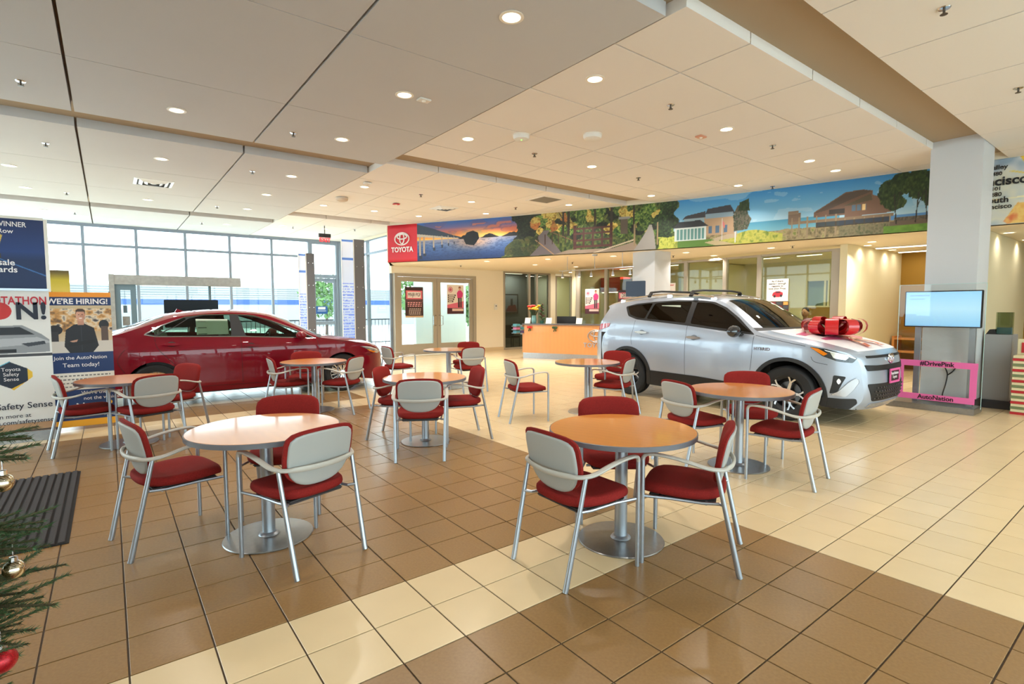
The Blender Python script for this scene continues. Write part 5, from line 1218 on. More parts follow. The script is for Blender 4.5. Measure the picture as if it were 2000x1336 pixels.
c.speck(c.inside([(0.35, 0.95), (0.5, 0.68), (0.85, 0.74), (1.0, 1.0), (0.4, 1.0)]), 0.08, 0.1, [(236, 170, 80), (246, 206, 120), (226, 120, 70)], 52)
mp = arc_print('map_mural', c, SB, SE, ZM0, ZM1); tag(mp, 'street map mural with yellow roads and black place names past the grey column', 'mural')
K_INK = mat('black_ink', (20, 20, 24), 0.5)
def arc_text(nm, s_, z, st, size, m_, par, bold=0.02):
    p = arc_at(np.array([s_]))[0]; t_ = arc_at(np.array([s_+0.05]))[0]-arc_at(np.array([s_-0.05]))[0]; t_ /= np.linalg.norm(t_); n_ = np.array([t_[1], -t_[0]])*SGN
    text(nm, st, size, m_, par, (p[0]+n_[0]*0.03, p[1]+n_[1]*0.03, z), (t_[0], t_[1], 0), (0, 0, 1), bold=bold, depth=0.004)
s1974 = s_of(1966)
arc_text('lettering', s1974, 3.44, 'San Francisco', 0.19, K_INK, mp, 0.03) if False else arc_text('lettering', s1974-0.28, 3.44, 'San Francisco', 0.19, K_INK, mp, 0.03)
for st, z, sz in (('101', 3.33, 0.08), ('280', 3.24, 0.09), ('South', 3.15, 0.13), ('Francisco', 3.05, 0.10), ('Valley', 3.66, 0.10), ('480', 3.56, 0.08)): arc_text('lettering', s1974-0.12, z, st, sz, K_INK, mp)

# ------------------------------------------------------------------ roll-up banners
def banner_plain(name, label, cv, x0, x1, y, z0, z1, lean=0.0):
    t = thing(name, label, 'banner', ((x0+x1)/2, y, 0)); cx = (x0+x1)/2
    pr = print_mesh('print', cv, flat((x0-cx, lean, z1), (x1-x0, 0, 0), (0, -lean, z0-z1)), M_PRINT, t, 0.004)
    return t, pr, cx
def btext(par, cx, x, y_, z, s, size, m_, **k): text('lettering', s, size, m_, par, (x-cx, y_, z), (1, 0, 0), (0, 0, 1), depth=0.002, **k)
R_INK = mat('red_ink', (196, 30, 52), 0.5); N_INK = mat('navy_ink', (24, 30, 52), 0.5); G_INK = mat('grey_ink', (96, 98, 104), 0.5)
# sales event banner with silver car
c = Canvas(230, 400, 0, 0.92, 0, 1.58, bg=(238, 238, 236))
c.ell(0.50, 0.235, 0.10, 0.095, (204, 44, 44)); c.put(np.exp(-((c.x-0.47)/0.03)**2-((c.y-0.20)/0.03)**2), (250, 150, 140), 0.7)
c.poly([(0.12, 0.52), (0.30, 0.40), (0.68, 0.395), (0.84, 0.50), (0.90, 0.56), (0.90, 0.70), (0.1, 0.72)], (150, 154, 160)); c.poly([(0.28, 0.50), (0.36, 0.42), (0.66, 0.415), (0.78, 0.50)], (40, 44, 52))
c.poly([(0.1, 0.56), (0.80, 0.53), (0.90, 0.58), (0.90, 0.60), (0.5, 0.63), (0.1, 0.63)], (186, 190, 196)); c.poly([(0.66, 0.60), (0.86, 0.575), (0.87, 0.61), (0.72, 0.635)], (60, 66, 76)); c.rect(0.1, 0.66, 0.62, 0.70, (34, 36, 42)); c.rect(0, 0.715, 0.92, 0.75, (70, 72, 78)); c.rect(0, 0.745, 0.92, 0.76, (252, 252, 252))
c.poly([(0.42, 0.88), (0.56, 0.80), (0.70, 0.88), (0.70, 1.02), (0.56, 1.10), (0.42, 1.02)], (26, 38, 58)); c.poly([(0.70, 0.88), (0.74, 0.92), (0.74, 0.98), (0.58, 1.12), (0.56, 1.10), (0.70, 1.02)], (240, 196, 60)); c.poly([(0.40, 0.88), (0.56, 0.79), (0.56, 0.80), (0.42, 0.88), (0.42, 1.02), (0.40, 1.0)], (90, 180, 210))
c.rect(0, 1.50, 0.92, 1.58, (206, 160, 120))
t, pr, cx = banner_plain('banner_stand', 'white roll-up banner with TOYOTATHON ON heading and silver car', c, -2.37, -1.45, 6.05, 0.12, 1.70)
P1('base_cassette', M_BSTEEL, t, lambda b: b.box((-0.47, -0.10, 0.0), (0.47, 0.10, 0.115), 0.012)); P1('top_rail', M_SILV, t, lambda b: b.box((-0.46, -0.012, 1.69), (0.46, 0.012, 1.715))); P1('support_pole', M_SILV, t, lambda b: b.tube([(0, 0.04, 0.1), (0, 0.03, 1.69)], 0.012, 8))
btext(pr, cx, -1.47, -0.008, 1.575, 'TOYOTATHON', 0.125, R_INK, align='RIGHT', bold=0.02, stretch=0.72)
btext(pr, cx, -1.47, -0.008, 1.455, 'N!', 0.26, N_INK, align='RIGHT', bold=0.03)
for i, st in enumerate(('Toyota', 'Safety', 'Sense')): btext(pr, cx, -1.805, -0.008, 0.815-i*0.055, st, 0.055, W_INK)
btext(pr, cx, -1.47, -0.008, 0.40, 'Toyota Safety Sense', 0.095, N_INK, align='RIGHT', bold=0.008); btext(pr, cx, -1.66, -0.008, 0.29, 'Learn more at', 0.065, N_INK, align='RIGHT'); btext(pr, cx, -1.47, -0.008, 0.22, 'toyota.com/safetysense', 0.065, N_INK, align='RIGHT', bold=0.006)
# hiring banner
c = Canvas(200, 520, 0, 0.64, 0, 1.66, bg=(24, 52, 104))
c.rect(0, 0, 0.64, 0.06, (240, 150, 30)); c.grad(0, 0.16, 0.64, 0.74, [(0, (206, 186, 150)), (0.4, (196, 160, 110)), (1, (226, 216, 200))])
c.speck(c.band(0, 0.20, 0.64, 0.48), 0.06, 0.05, [(110, 84, 60), (206, 150, 84), (232, 216, 190), (70, 62, 60)], 61)
c.ell(0.09, 0.46, 0.07, 0.06, (36, 36, 42)); c.rect(0.05, 0.48, 0.12, 0.62, (52, 50, 56)); c.ell(0.56, 0.40, 0.05, 0.06, (30, 30, 36)); c.rect(0.53, 0.42, 0.60, 0.60, (92, 74, 66)); c.rect(0, 0.60, 0.64, 0.74, (214, 206, 196))
c.poly([(0.17, 0.66), (0.19, 0.46), (0.27, 0.395), (0.37, 0.385), (0.46, 0.44), (0.50, 0.66), (0.44, 0.745), (0.22, 0.745)], (26, 26, 34)); c.poly([(0.22, 0.60), (0.30, 0.58), (0.28, 0.63)], (200, 150, 126))
c.rect(0.305, 0.33, 0.365, 0.40, (196, 142, 118)); c.ell(0.335, 0.285, 0.045, 0.072, (214, 160, 134)); c.put(np.exp(-((c.x-0.36)/0.03)**2-((c.y-0.29)/0.06)**2)*(((c.x-0.335)/0.045)**2+((c.y-0.285)/0.072)**2 <= 1), (180, 120, 98), 0.6); c.poly([(0.289, 0.275), (0.290, 0.222), (0.312, 0.204), (0.360, 0.204), (0.380, 0.224), (0.381, 0.275), (0.370, 0.238), (0.300, 0.238)], (70, 50, 40)); c.line(0.335, 0.42, 0.335, 0.72, 0.006, (50, 50, 60)); c.poly([(0.20, 0.62), (0.46, 0.585), (0.47, 0.625), (0.22, 0.665)], (16, 16, 22))
c.ell(0.319, 0.276, 0.006, 0.005, (50, 36, 30)); c.ell(0.352, 0.276, 0.006, 0.005, (50, 36, 30)); c.ell(0.336, 0.318, 0.016, 0.007, (246, 232, 226)); c.line(0.336, 0.28, 0.336, 0.30, 0.005, (186, 128, 104))
c.rect(0, 0.99, 0.64, 1.20, (236, 230, 220)); c.rect(0, 1.58, 0.64, 1.66, (240, 170, 30))
for i in range(4): c.put(c.band(0.04, 1.02+i*0.045, 0.60-(0.12 if i == 3 else 0), 1.035+i*0.045) & (np.sin(c.x*160+i*2) > -0.5), (120, 118, 116))
c.ell(0.585, 1.385, 0.022, 0.022, (240, 180, 40))
t, pr, cx = banner_plain('banner_stand', "blue and orange WE'RE HIRING banner with man in black shirt", c, -1.53, -0.89, 6.45, 0.03, 1.69)
P1('support_pole', M_BLACK, t, lambda b: (b.tube([(-0.31, 0.01, 0.02), (0, 0.05, 0.8), (0.31, 0.01, 1.70)], 0.006, 6), b.tube([(0.31, 0.01, 0.02), (0, 0.05, 0.8), (-0.31, 0.01, 1.70)], 0.006, 6))); P1('rear_foot', M_BLACK, t, lambda b: b.tube([(0, 0.05, 0.8), (0, 0.42, 0.0)], 0.007, 6))
btext(pr, cx, -1.21, -0.008, 1.575, "WE'RE HIRING!", 0.092, W_INK, bold=0.025, stretch=0.94); btext(pr, cx, -1.21, -0.008, 0.885, 'Join the AutoNation', 0.062, W_INK, bold=0.006); btext(pr, cx, -1.21, -0.008, 0.795, 'Team today!', 0.07, W_INK, bold=0.006)
btext(pr, cx, -1.02, -0.008, 0.445, "We're the driver", 0.06, W_INK, align='CENTER'); btext(pr, cx, -1.02, -0.008, 0.375, 'not the vehicle.', 0.06, W_INK, align='CENTER'); btext(pr, cx, -1.24, -0.008, 0.275, 'AutoNation', 0.115, W_INK, bold=0.02)
# awards banner
c = Canvas(150, 430, 0, 0.90, 0, 2.57, bg=(24, 44, 92)); c.grad(0, 0, 0.9, 2.57, [(0, (22, 40, 88)), (0.16, (28, 58, 118)), (0.2, (20, 42, 84)), (1, (14, 30, 66))])
c.line(0.3, 0.42, 0.9, 0.70, 0.012, (60, 110, 170)); c.poly([(0.32, 0.20), (0.42, 0.16), (0.52, 0.22), (0.47, 0.42), (0.38, 0.44)], (214, 180, 90)); c.rect(0.36, 0.44, 0.50, 0.50, (60, 50, 40)); c.rect(0.38, 0.50, 0.48, 0.54, (206, 170, 90)); c.ell(0.42, 0.26, 0.05, 0.05, (40, 50, 70))
t, pr, cx = banner_plain('banner_stand', 'tall navy awards banner with WINNER heading and gold trophy', c, -2.42, -1.52, 6.9, 0.03, 2.60)
P1('base_cassette', M_BSTEEL, t, lambda b: b.box((-0.46, -0.08, 0.0), (0.46, 0.10, 0.09), 0.012)); P1('side_frame', M_TRIM, t, lambda b: (b.box((0.45, -0.01, 0.05), (0.485, 0.02, 2.60)), b.box((-0.485, -0.01, 0.05), (-0.45, 0.02, 2.60)), b.box((-0.448, -0.008, 2.585), (0.448, 0.018, 2.615))))
btext(pr, cx, -1.68, -0.008, 2.515, 'AWARDS WINNER', 0.085, W_INK, align='RIGHT', bold=0.012, stretch=0.82); btext(pr, cx, -1.80, -0.008, 2.43, 'Years in a Row', 0.075, W_INK, align='RIGHT', bold=0.008); btext(pr, cx, -1.80, -0.008, 2.05, 'Wholesale', 0.10, W_INK, align='RIGHT', bold=0.014); btext(pr, cx, -1.78, -0.008, 1.965, 'Awards', 0.10, W_INK, align='RIGHT', bold=0.014)
# gold poster on a stand behind
c = Canvas(40, 60, 0, 0.3, 0, 1.0, bg=(110, 92, 46)); c.grad(0, 0, 0.3, 1.0, [(0, (84, 70, 44)), (0.15, (196, 176, 50)), (0.3, (214, 190, 80)), (1, (120, 40, 60))]); c.poly([(0, 0.28), (0.16, 0.40), (0.2, 1.0), (0, 1.0)], (92, 22, 46))
t, pr, cx = banner_plain('poster_stand', 'small gold and maroon poster on a stand behind the banners', c, -1.74, -1.42, 9.8, 1.05, 2.14); t['category'] = 'poster'
P1('support_pole', M_SILV, t, lambda b: (b.tube([(0, 0.02, 0.02), (0, 0.02, 1.6)], 0.014, 8), b.lathe([(0, 0), (0.16, 0), (0.16, 0.012), (0, 0.02)], 20)))

# ------------------------------------------------------------------ posters on the glass
def poster(name, label, cv, org, xv, yv, par=None): 
    o = print_mesh(name, cv, flat(org, xv, yv), M_PAPER, par, 0.003); tag(o, label, 'poster'); return o
def plate_poster():
    c = Canvas(120, 200, 0, 0.6, 0, 1.0, bg=(64, 38, 42)); c.poly([(0, 0.42), (0.2, 0.34), (0.6, 0.44), (0.6, 0.5), (0, 0.52)], (96, 60, 66)); c.rect(0.03, 0.12, 0.57, 0.40, (226, 110, 126)); c.rect(0.08, 0.16, 0.52, 0.36, (248, 232, 228))
    for i in range(3): c.put(c.band(0.08, 0.50+i*0.055, 0.54, 0.53+i*0.055) & (np.sin(c.x*70+i) > -0.6), (240, 170, 176))
    for i in range(5): c.put(c.band(0.12, 0.70+i*0.045, 0.52, 0.722+i*0.045) & (np.sin(c.x*90+i) > -0.6), (220, 200, 190))
    c.rect(0, 0.94, 0.6, 1.0, (220, 186, 150)); return c
def person_poster(seed):
    c = Canvas(120, 216, 0, 0.6, 0, 1.08, bg=(236, 224, 214)); c.poly([(0, 0.74), (0.6, 0.60), (0.6, 0.90), (0, 0.86)], (226, 112, 136)); c.rect(0, 0.86, 0.6, 1.08, (78, 34, 46)); c.rect(0.18, 0.88, 0.58, 0.97, (236, 206, 196))
    c.ring(0.12, 0.18, 0.085, 0.105, 0.25, (206, 110, 126)); c.ell(0.12, 0.18, 0.05, 0.06, (196, 90, 110))
    for i in range(4): c.rect(0.03, 0.36+i*0.075, 0.05+0.26-0.03*i, 0.42+i*0.075, (52, 40, 44)); c.rect(0.06, 0.375+i*0.075, 0.27-0.03*i, 0.405+i*0.075, (220, 206, 196))
    c.poly([(0.37, 0.50), (0.35, 0.30), (0.41, 0.20), (0.50, 0.20), (0.57, 0.30), (0.56, 0.42), (0.51, 0.50)], (216, 62, 130)); c.rect(0.39, 0.48, 0.45, 0.84, (44, 34, 44)); c.rect(0.47, 0.48, 0.52, 0.84, (44, 34, 44)); c.ell(0.455, 0.13, 0.042, 0.058, (206, 150, 120)); c.poly([(0.41, 0.12), (0.42, 0.06), (0.49, 0.06), (0.50, 0.13), (0.47, 0.09)], (120, 60, 36)); return c
YG = YD+0.018
a, b_ = onY(791, 560, YG), onY(827, 620, YG)
po = poster('poster', 'dark red licence-plate poster taped to the left glass door', plate_poster(), (a[0], YG, a[2]), (b_[0]-a[0], 0, 0), (0, 0, b_[2]-a[2]))
text('lettering', 'MNJR\u00b7PGF', 0.16, K_INK, po, ((a[0]+b_[0])/2, YG-0.004, a[2]+(b_[2]-a[2])*0.26), (1, 0, 0), (0, 0, 1), bold=0.0, depth=0.002, stretch=0.62)
a, b_ = onY(873, 556, YG), onY(906, 613, YG)
poster('poster', 'poster of standing figure in pink jacket on the right glass door', person_poster(1), (a[0], YG, a[2]), (b_[0]-a[0], 0, 0), (0, 0, b_[2]-a[2]))
XG = XO-0.03
a, b_ = onX(1143, 565, XG), onX(1170, 613, XG)
poster('poster', 'poster of standing figure in pink jacket on the office glass behind the desk', person_poster(2), (XG, a[1], a[2]), (0, b_[1]-a[1], 0), (0, 0, b_[2]-a[2]))
a, b_ = onX(1207, 567, XG), onX(1246, 608, XG)
po = poster('poster', 'pink licence-plate poster on the office glass beside the wall monitor', plate_poster(), (XG, a[1], a[2]), (0, b_[1]-a[1], 0), (0, 0, b_[2]-a[2]))
text('lettering', 'DRY PNK', 0.17, K_INK, po, (XG-0.004, (a[1]+b_[1])/2, a[2]+(b_[2]-a[2])*0.26), (0, -1, 0), (0, 0, 1), depth=0.002, stretch=0.66)
c = Canvas(110, 120, 0, 1, 0, 1, bg=(240, 234, 222)); c.poly([(0.26, 0.74), (0.30, 0.62), (0.44, 0.55), (0.62, 0.55), (0.76, 0.62), (0.76, 0.74), (0.6, 0.82), (0.34, 0.82)], (172, 40, 56)); c.poly([(0.40, 0.62), (0.46, 0.57), (0.60, 0.57), (0.66, 0.63)], (60, 40, 50)); c.ell(0.38, 0.78, 0.05, 0.06, (40, 36, 40)); c.ell(0.68, 0.76, 0.05, 0.06, (40, 36, 40))
a, b_ = onX(1498, 546, XG), onX(1539, 588, XG)
po = poster('poster', 'white poster with small red car on the office glass above the windshield', c, (XG, a[1], a[2]), (0, b_[1]-a[1], 0), (0, 0, b_[2]-a[2]))
for i, st in enumerate(('As if there', "weren't enough", 'reasons to', 'love your Prius.')): text('lettering', st, 0.062, K_INK, po, (XG-0.004, (a[1]+b_[1])/2, a[2]-0.05-i*0.055), (0, -1, 0), (0, 0, 1), depth=0.002, bold=0.01)
c = Canvas(50, 40, 0, 1, 0, 1, bg=(60, 36, 34))
for i in range(4):
    for j in range(3): c.rect(0.03+i*0.25, 0.04+j*0.33, 0.22+i*0.25, 0.30+j*0.33, [(176, 40, 44), (60, 66, 72), (196, 180, 170), (120, 44, 46), (206, 150, 70)][(i*3+j*2) % 5])
a, b_ = onX(1492, 589, XG), onX(1540, 612, XG)
poster('poster', 'strip of small red car photographs under the white car poster', c, (XG, a[1], a[2]), (0, b_[1]-a[1], 0), (0, 0, b_[2]-a[2]))
a, b_ = onX(1305, 553, XG), onX(1319, 572, XG)
poster('poster', 'small white notice on the office glass next to the desk column', Canvas(8, 10, 0, 1, 0, 1, bg=(240, 230, 224)).rect(0.15, 0.2, 0.8, 0.3, (200, 90, 90)).rect(0.15, 0.45, 0.8, 0.52, (200, 110, 100)), (XG, a[1], a[2]), (0, b_[1]-a[1], 0), (0, 0, b_[2]-a[2]))
a, b_ = onY(617, 598, 16.36), onY(640, 613, 16.36)
poster('door_notice', 'small blue notice on the glass exit door', Canvas(20, 14, 0, 1, 0, 1, bg=(44, 92, 160)).rect(0.2, 0.15, 0.8, 0.45, (226, 232, 240)).rect(0.15, 0.6, 0.85, 0.68, (200, 214, 232)), (a[0], 16.36, a[2]), (b_[0]-a[0], 0, 0), (0, 0, b_[2]-a[2]))
# picture inside the dark office
c = Canvas(40, 40, 0, 1, 0, 1, bg=(40, 34, 34)); c.rect(0.06, 0.06, 0.94, 0.94, (150, 156, 160)); c.poly([(0.1, 0.9), (0.3, 0.6), (0.8, 0.55), (0.94, 0.9)], (150, 60, 56)); c.rect(0.45, 0.25, 0.6, 0.6, (56, 50, 56))
a, b_ = onY(985, 574, 13.9), onY(1012, 612, 13.9)
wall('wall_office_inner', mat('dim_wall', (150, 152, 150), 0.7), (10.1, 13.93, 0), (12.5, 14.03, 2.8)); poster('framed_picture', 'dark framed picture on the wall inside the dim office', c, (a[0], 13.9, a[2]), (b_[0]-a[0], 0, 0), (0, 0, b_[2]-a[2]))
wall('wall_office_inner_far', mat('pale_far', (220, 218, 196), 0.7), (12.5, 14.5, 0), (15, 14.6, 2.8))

# ================================================================== reception desk
M_DESK = mat('desk_maple', (210, 146, 84), 0.35, coat=0.2, wave=(3, 0.02, 'Y'))
DK = spline([(8.78, 10.22), (8.98, 9.80), (9.36, 9.02), (9.66, 8.40), (9.95, 7.70), (10.12, 7.1)], 40)
def desk_wall(b, off0, off1, z0, z1):
    t_ = np.gradient(DK, axis=0); t_ /= np.linalg.norm(t_, axis=1)[:, None]; n_ = np.stack([-t_[:, 1], t_[:, 0]], -1)
    if n_[0] @ (np.array([12, 9.5])-DK[0]) < 0: n_ = -n_
    o, i = DK+n_*off0, DK+n_*off1; n = len(DK); vs = []
    for k in range(n): vs += [(o[k, 0], o[k, 1], z0), (o[k, 0], o[k, 1], z1), (i[k, 0], i[k, 1], z0), (i[k, 0], i[k, 1], z1)]
    fs = []
    for k in range(n-1): a, c2 = 4*k, 4*k+4; fs += [(a, c2, c2+1, a+1), (a+2, a+3, c2+3, c2+2), (a, a+2, c2+2, c2), (a+1, c2+1, c2+3, a+3)]
    b.add(vs, fs+[(0, 1, 3, 2), (4*n-4, 4*n-2, 4*n-1, 4*n-3)])
dk = thing('reception_desk', 'curved maple reception desk with silver emblem and TOYOTA lettering', 'desk', (0, 0, 0))
P1('desk_front', M_DESK, dk, lambda b: desk_wall(b, 0.0, 0.06, 0.17, 0.99), True); P1('toe_kick', M_BSTEEL, dk, lambda b: desk_wall(b, 0.05, 0.5, 0.0, 0.17), True)
P1('counter', mat('dark_stone', (88, 84, 84), 0.3, noise=(40, 0.1)), dk, lambda b: desk_wall(b, -0.03, 0.36, 0.99, 1.025), True); P1('work_surface', M_DESK, dk, lambda b: desk_wall(b, 0.07, 0.75, 0.74, 0.77)); P1('end_panel', M_DESK, dk, lambda b: b.box((8.84, 10.14, 0.17), (9.45, 10.20, 0.99)))
k = 26; tk = DK[k+1]-DK[k-1]; tk /= np.linalg.norm(tk); nk = np.array([-tk[1], tk[0]]); nk = nk if nk @ (np.array([12, 9.5])-DK[k]) < 0 else -nk
dx = (tk[0], tk[1], 0); oc = DK[k]+nk*0.012
emblem('oval_emblem', M_SILV, dk, (oc[0], oc[1], 0.70), dx, (0, 0, 1), 0.50, 0.34, tube=0.013)
text('lettering', 'TOYOTA', 0.17, M_SILV, dk, (oc[0], oc[1], 0.44), dx, (0, 0, 1), bold=0.01, depth=0.01, space=1.15)
def on_desk(i, back=0.12):
    t_ = DK[min(i+1, 39)]-DK[max(i-1, 0)]; t_ /= np.linalg.norm(t_); n_ = np.array([-t_[1], t_[0]]); n_ = n_ if n_ @ (np.array([12, 9.5])-DK[i]) > 0 else -n_
    p = DK[i]+n_*back; return p[0], p[1], math.atan2(t_[1], t_[0])
M_GRN = mat('leaf_green', (44, 72, 36), 0.6)
x, y, r = on_desk(6); t = thing('flower_vase', 'glass vase of yellow and red flowers on the reception counter', 'vase', (x, y, 1.025), r)
P1('vase', mat('teal_glass', (90, 140, 140), 0.1, coat=1.0), t, lambda b: b.lathe([(0, 0), (0.05, 0), (0.06, 0.08), (0.045, 0.17), (0.05, 0.18), (0, 0.18)], 18), True); P1('stems', M_GRN, t, lambda b: [b.tube([(0, 0, 0.1), (0.10*math.cos(a), 0.10*math.sin(a), 0.30)], 0.006, 5) for a in np.linspace(0, 6, 9)])
for i in range(11):
    a = i*2.4; q = 0.03+0.012*i
    P1('blossom', [mat('yellow_petal', (244, 196, 40), 0.6), mat('red_petal', (206, 40, 36), 0.6), mat('orange_petal', (240, 130, 30), 0.6)][(0, 0, 1, 0, 2)[i % 5]], t, lambda b: [b.sphere((q*math.cos(a)+0.028*math.cos(u), q*math.sin(a)+0.028*math.sin(u), 0.34+0.04*math.sin(i)+0.01), (0.03, 0.03, 0.02), 8, 5) for u in np.linspace(0, 2*PI, 6)], True)
t.scale = (1.35, 1.35, 1.35)
x, y, r = on_desk(9); t = thing('tinsel_tree', 'thin dark tabletop tree with red tips beside the flower vase', 'plant', (x, y, 1.025), r)
P1('pot', mat('pot_green', (40, 90, 80), 0.5), t, lambda b: b.lathe([(0, 0), (0.05, 0), (0.06, 0.09), (0, 0.09)], 14), True); P1('trunk', mat('bark', (70, 50, 36), 0.8), t, lambda b: b.tube([(0, 0, 0.08), (0, 0, 0.58)], 0.008, 6))
for i in range(16): P1('twig', mat('dark_red_green', (70, 44, 34), 0.7) if i % 2 else M_GRN, t, lambda b: b.tube([(0, 0, 0.12+0.028*i), (0.10*math.cos(i*2.1)*(1-i/22), 0.10*math.sin(i*2.1)*(1-i/22), 0.15+0.028*i)], [0.022, 0.030], 6))
x, y, r = on_desk(24); t = thing('yellow_orchid', 'bunch of yellow paper flowers on the counter near the SUV tail', 'flowers', (DK[33][0]+0.12, DK[33][1]+0.05, 1.025), r)
P1('pot', mat('pot_white', (226, 216, 190), 0.5), t, lambda b: b.lathe([(0, 0), (0.06, 0), (0.07, 0.06), (0, 0.06)], 14), True)
for i in range(12): P1('petal', MATS['yellow_petal'] if i % 3 else MATS['orange_petal'], t, lambda b: b.sphere((0.09*math.cos(i*2.4)*(i % 4)/3, 0.09*math.sin(i*2.4)*(i % 4)/3, 0.08+0.022*i), (0.04, 0.025, 0.045), 8, 6), True)
t.scale = (1.2, 1.2, 1.2)
for i, lab in ((14, 'black back of the computer monitor standing behind the reception counter'),):
    x, y, r = on_desk(i, 0.60); t = thing('computer_monitor', lab, 'monitor', (x, y, 0.77), r)
    P1('screen', M_BLACK, t, lambda b: b.box((-0.30, -0.02, 0.12), (0.30, 0.02, 0.46), 0.01)); P1('stand', M_BLACK, t, lambda b: (b.box((-0.03, 0.02, 0.0), (0.03, 0.05, 0.3)), b.box((-0.12, -0.08, 0.0), (0.12, 0.12, 0.015))))
for i, lab in ((3, 'white card holder on the counter by the brochure shelf'), (11, 'white card stack beside the small dark tree'), (20, 'white printed sheet holder in the middle of the counter')):
    x, y, r = on_desk(i, 0.10); t = thing('card_holder', lab, 'card holder', (x, y, 1.025), r)
    P1('card', mat('card_white', (238, 236, 232), 0.6), t, lambda b: b.prism([(-0.09, -0.03, 0), (0.09, -0.03, 0), (0.09, 0.03, 0.17), (-0.09, 0.03, 0.17)], (0, 0.006, 0))); P1('foot', M_OGLASS, t, lambda b: b.box((-0.09, -0.05, 0), (0.09, 0.06, 0.006)))
for i, lab in ((5, 'small red and green bow hung on the desk front below the flowers'), (13, 'small green bow hung on the desk front below the monitor')):
    t_ = DK[i]; q = DK[i]+nk*0.02; t = thing('desk_ornament', lab, 'ornament', (q[0], q[1], 0.86), math.atan2(tk[1], tk[0]))
    P1('bow', MATS['red_petal'] if i == 5 else M_GRN, t, lambda b: (b.sphere((-0.04, -0.012, 0.06), (0.05, 0.012, 0.035), 8, 6), b.sphere((0.04, -0.012, 0.06), (0.05, 0.012, 0.035), 8, 6)), True); P1('tail', M_GRN, t, lambda b: (b.prism([(-0.01, -0.01, 0.05), (-0.05, -0.01, -0.06), (-0.02, -0.01, -0.06), (0.01, -0.01, 0.05)], (0, 0.004, 0)), b.prism([(0, -0.014, 0.05), (0.02, -0.014, -0.05), (0.05, -0.014, -0.05), (0.02, -0.014, 0.05)], (0, 0.004, 0))))
t = thing('brochure_shelf', 'tiered brochure shelf fixed to the end of the reception desk', 'shelf', (8.70, 10.26, 0.0))
for zz in (0.74, 0.84, 0.94): P1('tier', M_BSTEEL, t, lambda b: b.box((-0.20, -0.10, zz), (0.14, 0.12, zz+0.015)))
for i, (zz, m_) in enumerate(((0.755, (60, 130, 150)), (0.755, (70, 60, 110)), (0.855, (190, 110, 150)), (0.855, (60, 140, 150)), (0.955, (80, 150, 160)))): P1('brochure', mat('brochure_%d' % i, m_, 0.4), t, lambda b: b.box((-0.18+0.16*(i % 2), -0.09, zz), (-0.04+0.16*(i % 2), 0.08, zz+0.06)))
P1('bracket', M_BSTEEL, t, lambda b: b.box((0.11, -0.08, 0.70), (0.14, 0.10, 0.98)))
# track light over the desk
tl = thing('track_light', 'slim ceiling track with five small spotlights over the reception desk', 'track light', (8.5, 7.05, 2.42), math.atan2(6.07-8.05, 8.72-8.30))
P1('track', M_SILV, tl, lambda b: b.tube([(-1.05, 0, 0), (1.05, 0, 0)], 0.012, 8)); 
for xx in (-0.8, 0.0, 0.75): P1('hanger', M_SILV, tl, lambda b: b.tube([(xx, 0, 0), (xx, 0, ZS-2.42)], 0.006, 6))
P1('canopy', M_SILV, tl, lambda b: b.lathe([(0, ZS-2.42), (0.07, ZS-2.42), (0.06, ZS-2.45), (0, ZS-2.45)], 20), True)
for xx in (-0.95, -0.45, -0.1, 0.5, 0.95):
    s_ = P1('spot_head', M_SILV, tl, lambda b: (b.tube([(xx, 0, 0), (xx, 0, -0.10)], 0.006, 6), b.lathe([(0.018, -0.08), (0.03, -0.12), (0.035, -0.17), (0.0, -0.17)], 14, (xx, 0, 0))), True); P1('spot_lens', M_LENS, s_, lambda b: b.lathe([(0, -0.172), (0.03, -0.172), (0.03, -0.176), (0, -0.176)], 14, (xx, 0, 0)))
# thermostat, wall monitor
t = thing('thermostat', 'white thermostat on the beige wall beside the dim office', 'thermostat', (onY(968, 598, YD)[0], YD-0.012, 1.42)); P1('plate', M_DEV, t, lambda b: b.box((-0.06, -0.012, 0), (0.06, 0.012, 0.20), 0.004)); P1('display', M_BLACK, t, lambda b: b.box((-0.02, -0.016, 0.12), (0.035, -0.010, 0.15)))
t = thing('wall_monitor', 'black flat monitor mounted on the column behind the SUV roof', 'monitor', (8.90, 6.05, 1.92), math.radians(200))
P1('screen', mat('screen_navy', (10, 24, 52), 0.3), t, lambda b: b.box((0.02, -0.28, -0.18), (0.05, 0.28, 0.18), 0.006)); P1('bracket', M_BLACK, t, lambda b: b.box((-0.12, -0.05, -0.05), (0.02, 0.05, 0.05))); 

# ================================================================== TV stand with pink frame
t = thing('display_stand', 'glass-fronted display stand on brushed base with screen and pink frame', 'display stand', (8.56, 0.36, 0))
P1('base', M_BSTEEL, t, lambda b: b.box((-0.20, -0.50, 0.0), (0.24, 0.53, 0.085), 0.008))
for yy in (0.235, -0.39): P1('post', M_SILV, t, lambda b: b.box((0.06, yy-0.035, 0.085), (0.11, yy+0.035, 1.70)))
P1('glass_sheet', glass_mat('clear_sheet', (251, 253, 252)), t, lambda b: b.box((-0.118, -0.55, 0.085), (-0.106, 0.43, 1.80))); P1('glass_edge', mat('glass_edge', (190, 228, 226), 0.2), t, lambda b: (b.box((-0.119, -0.553, 0.085), (-0.105, -0.549, 1.803)), b.box((-0.119, 0.429, 0.085), (-0.105, 0.433, 1.803)), b.box((-0.119, -0.553, 1.80), (-0.105, 0.433, 1.804))))
tv = P1('television', M_BLACK, t, lambda b: b.box((-0.085, -0.51, 1.19), (-0.035, 0.37, 1.71), 0.006))
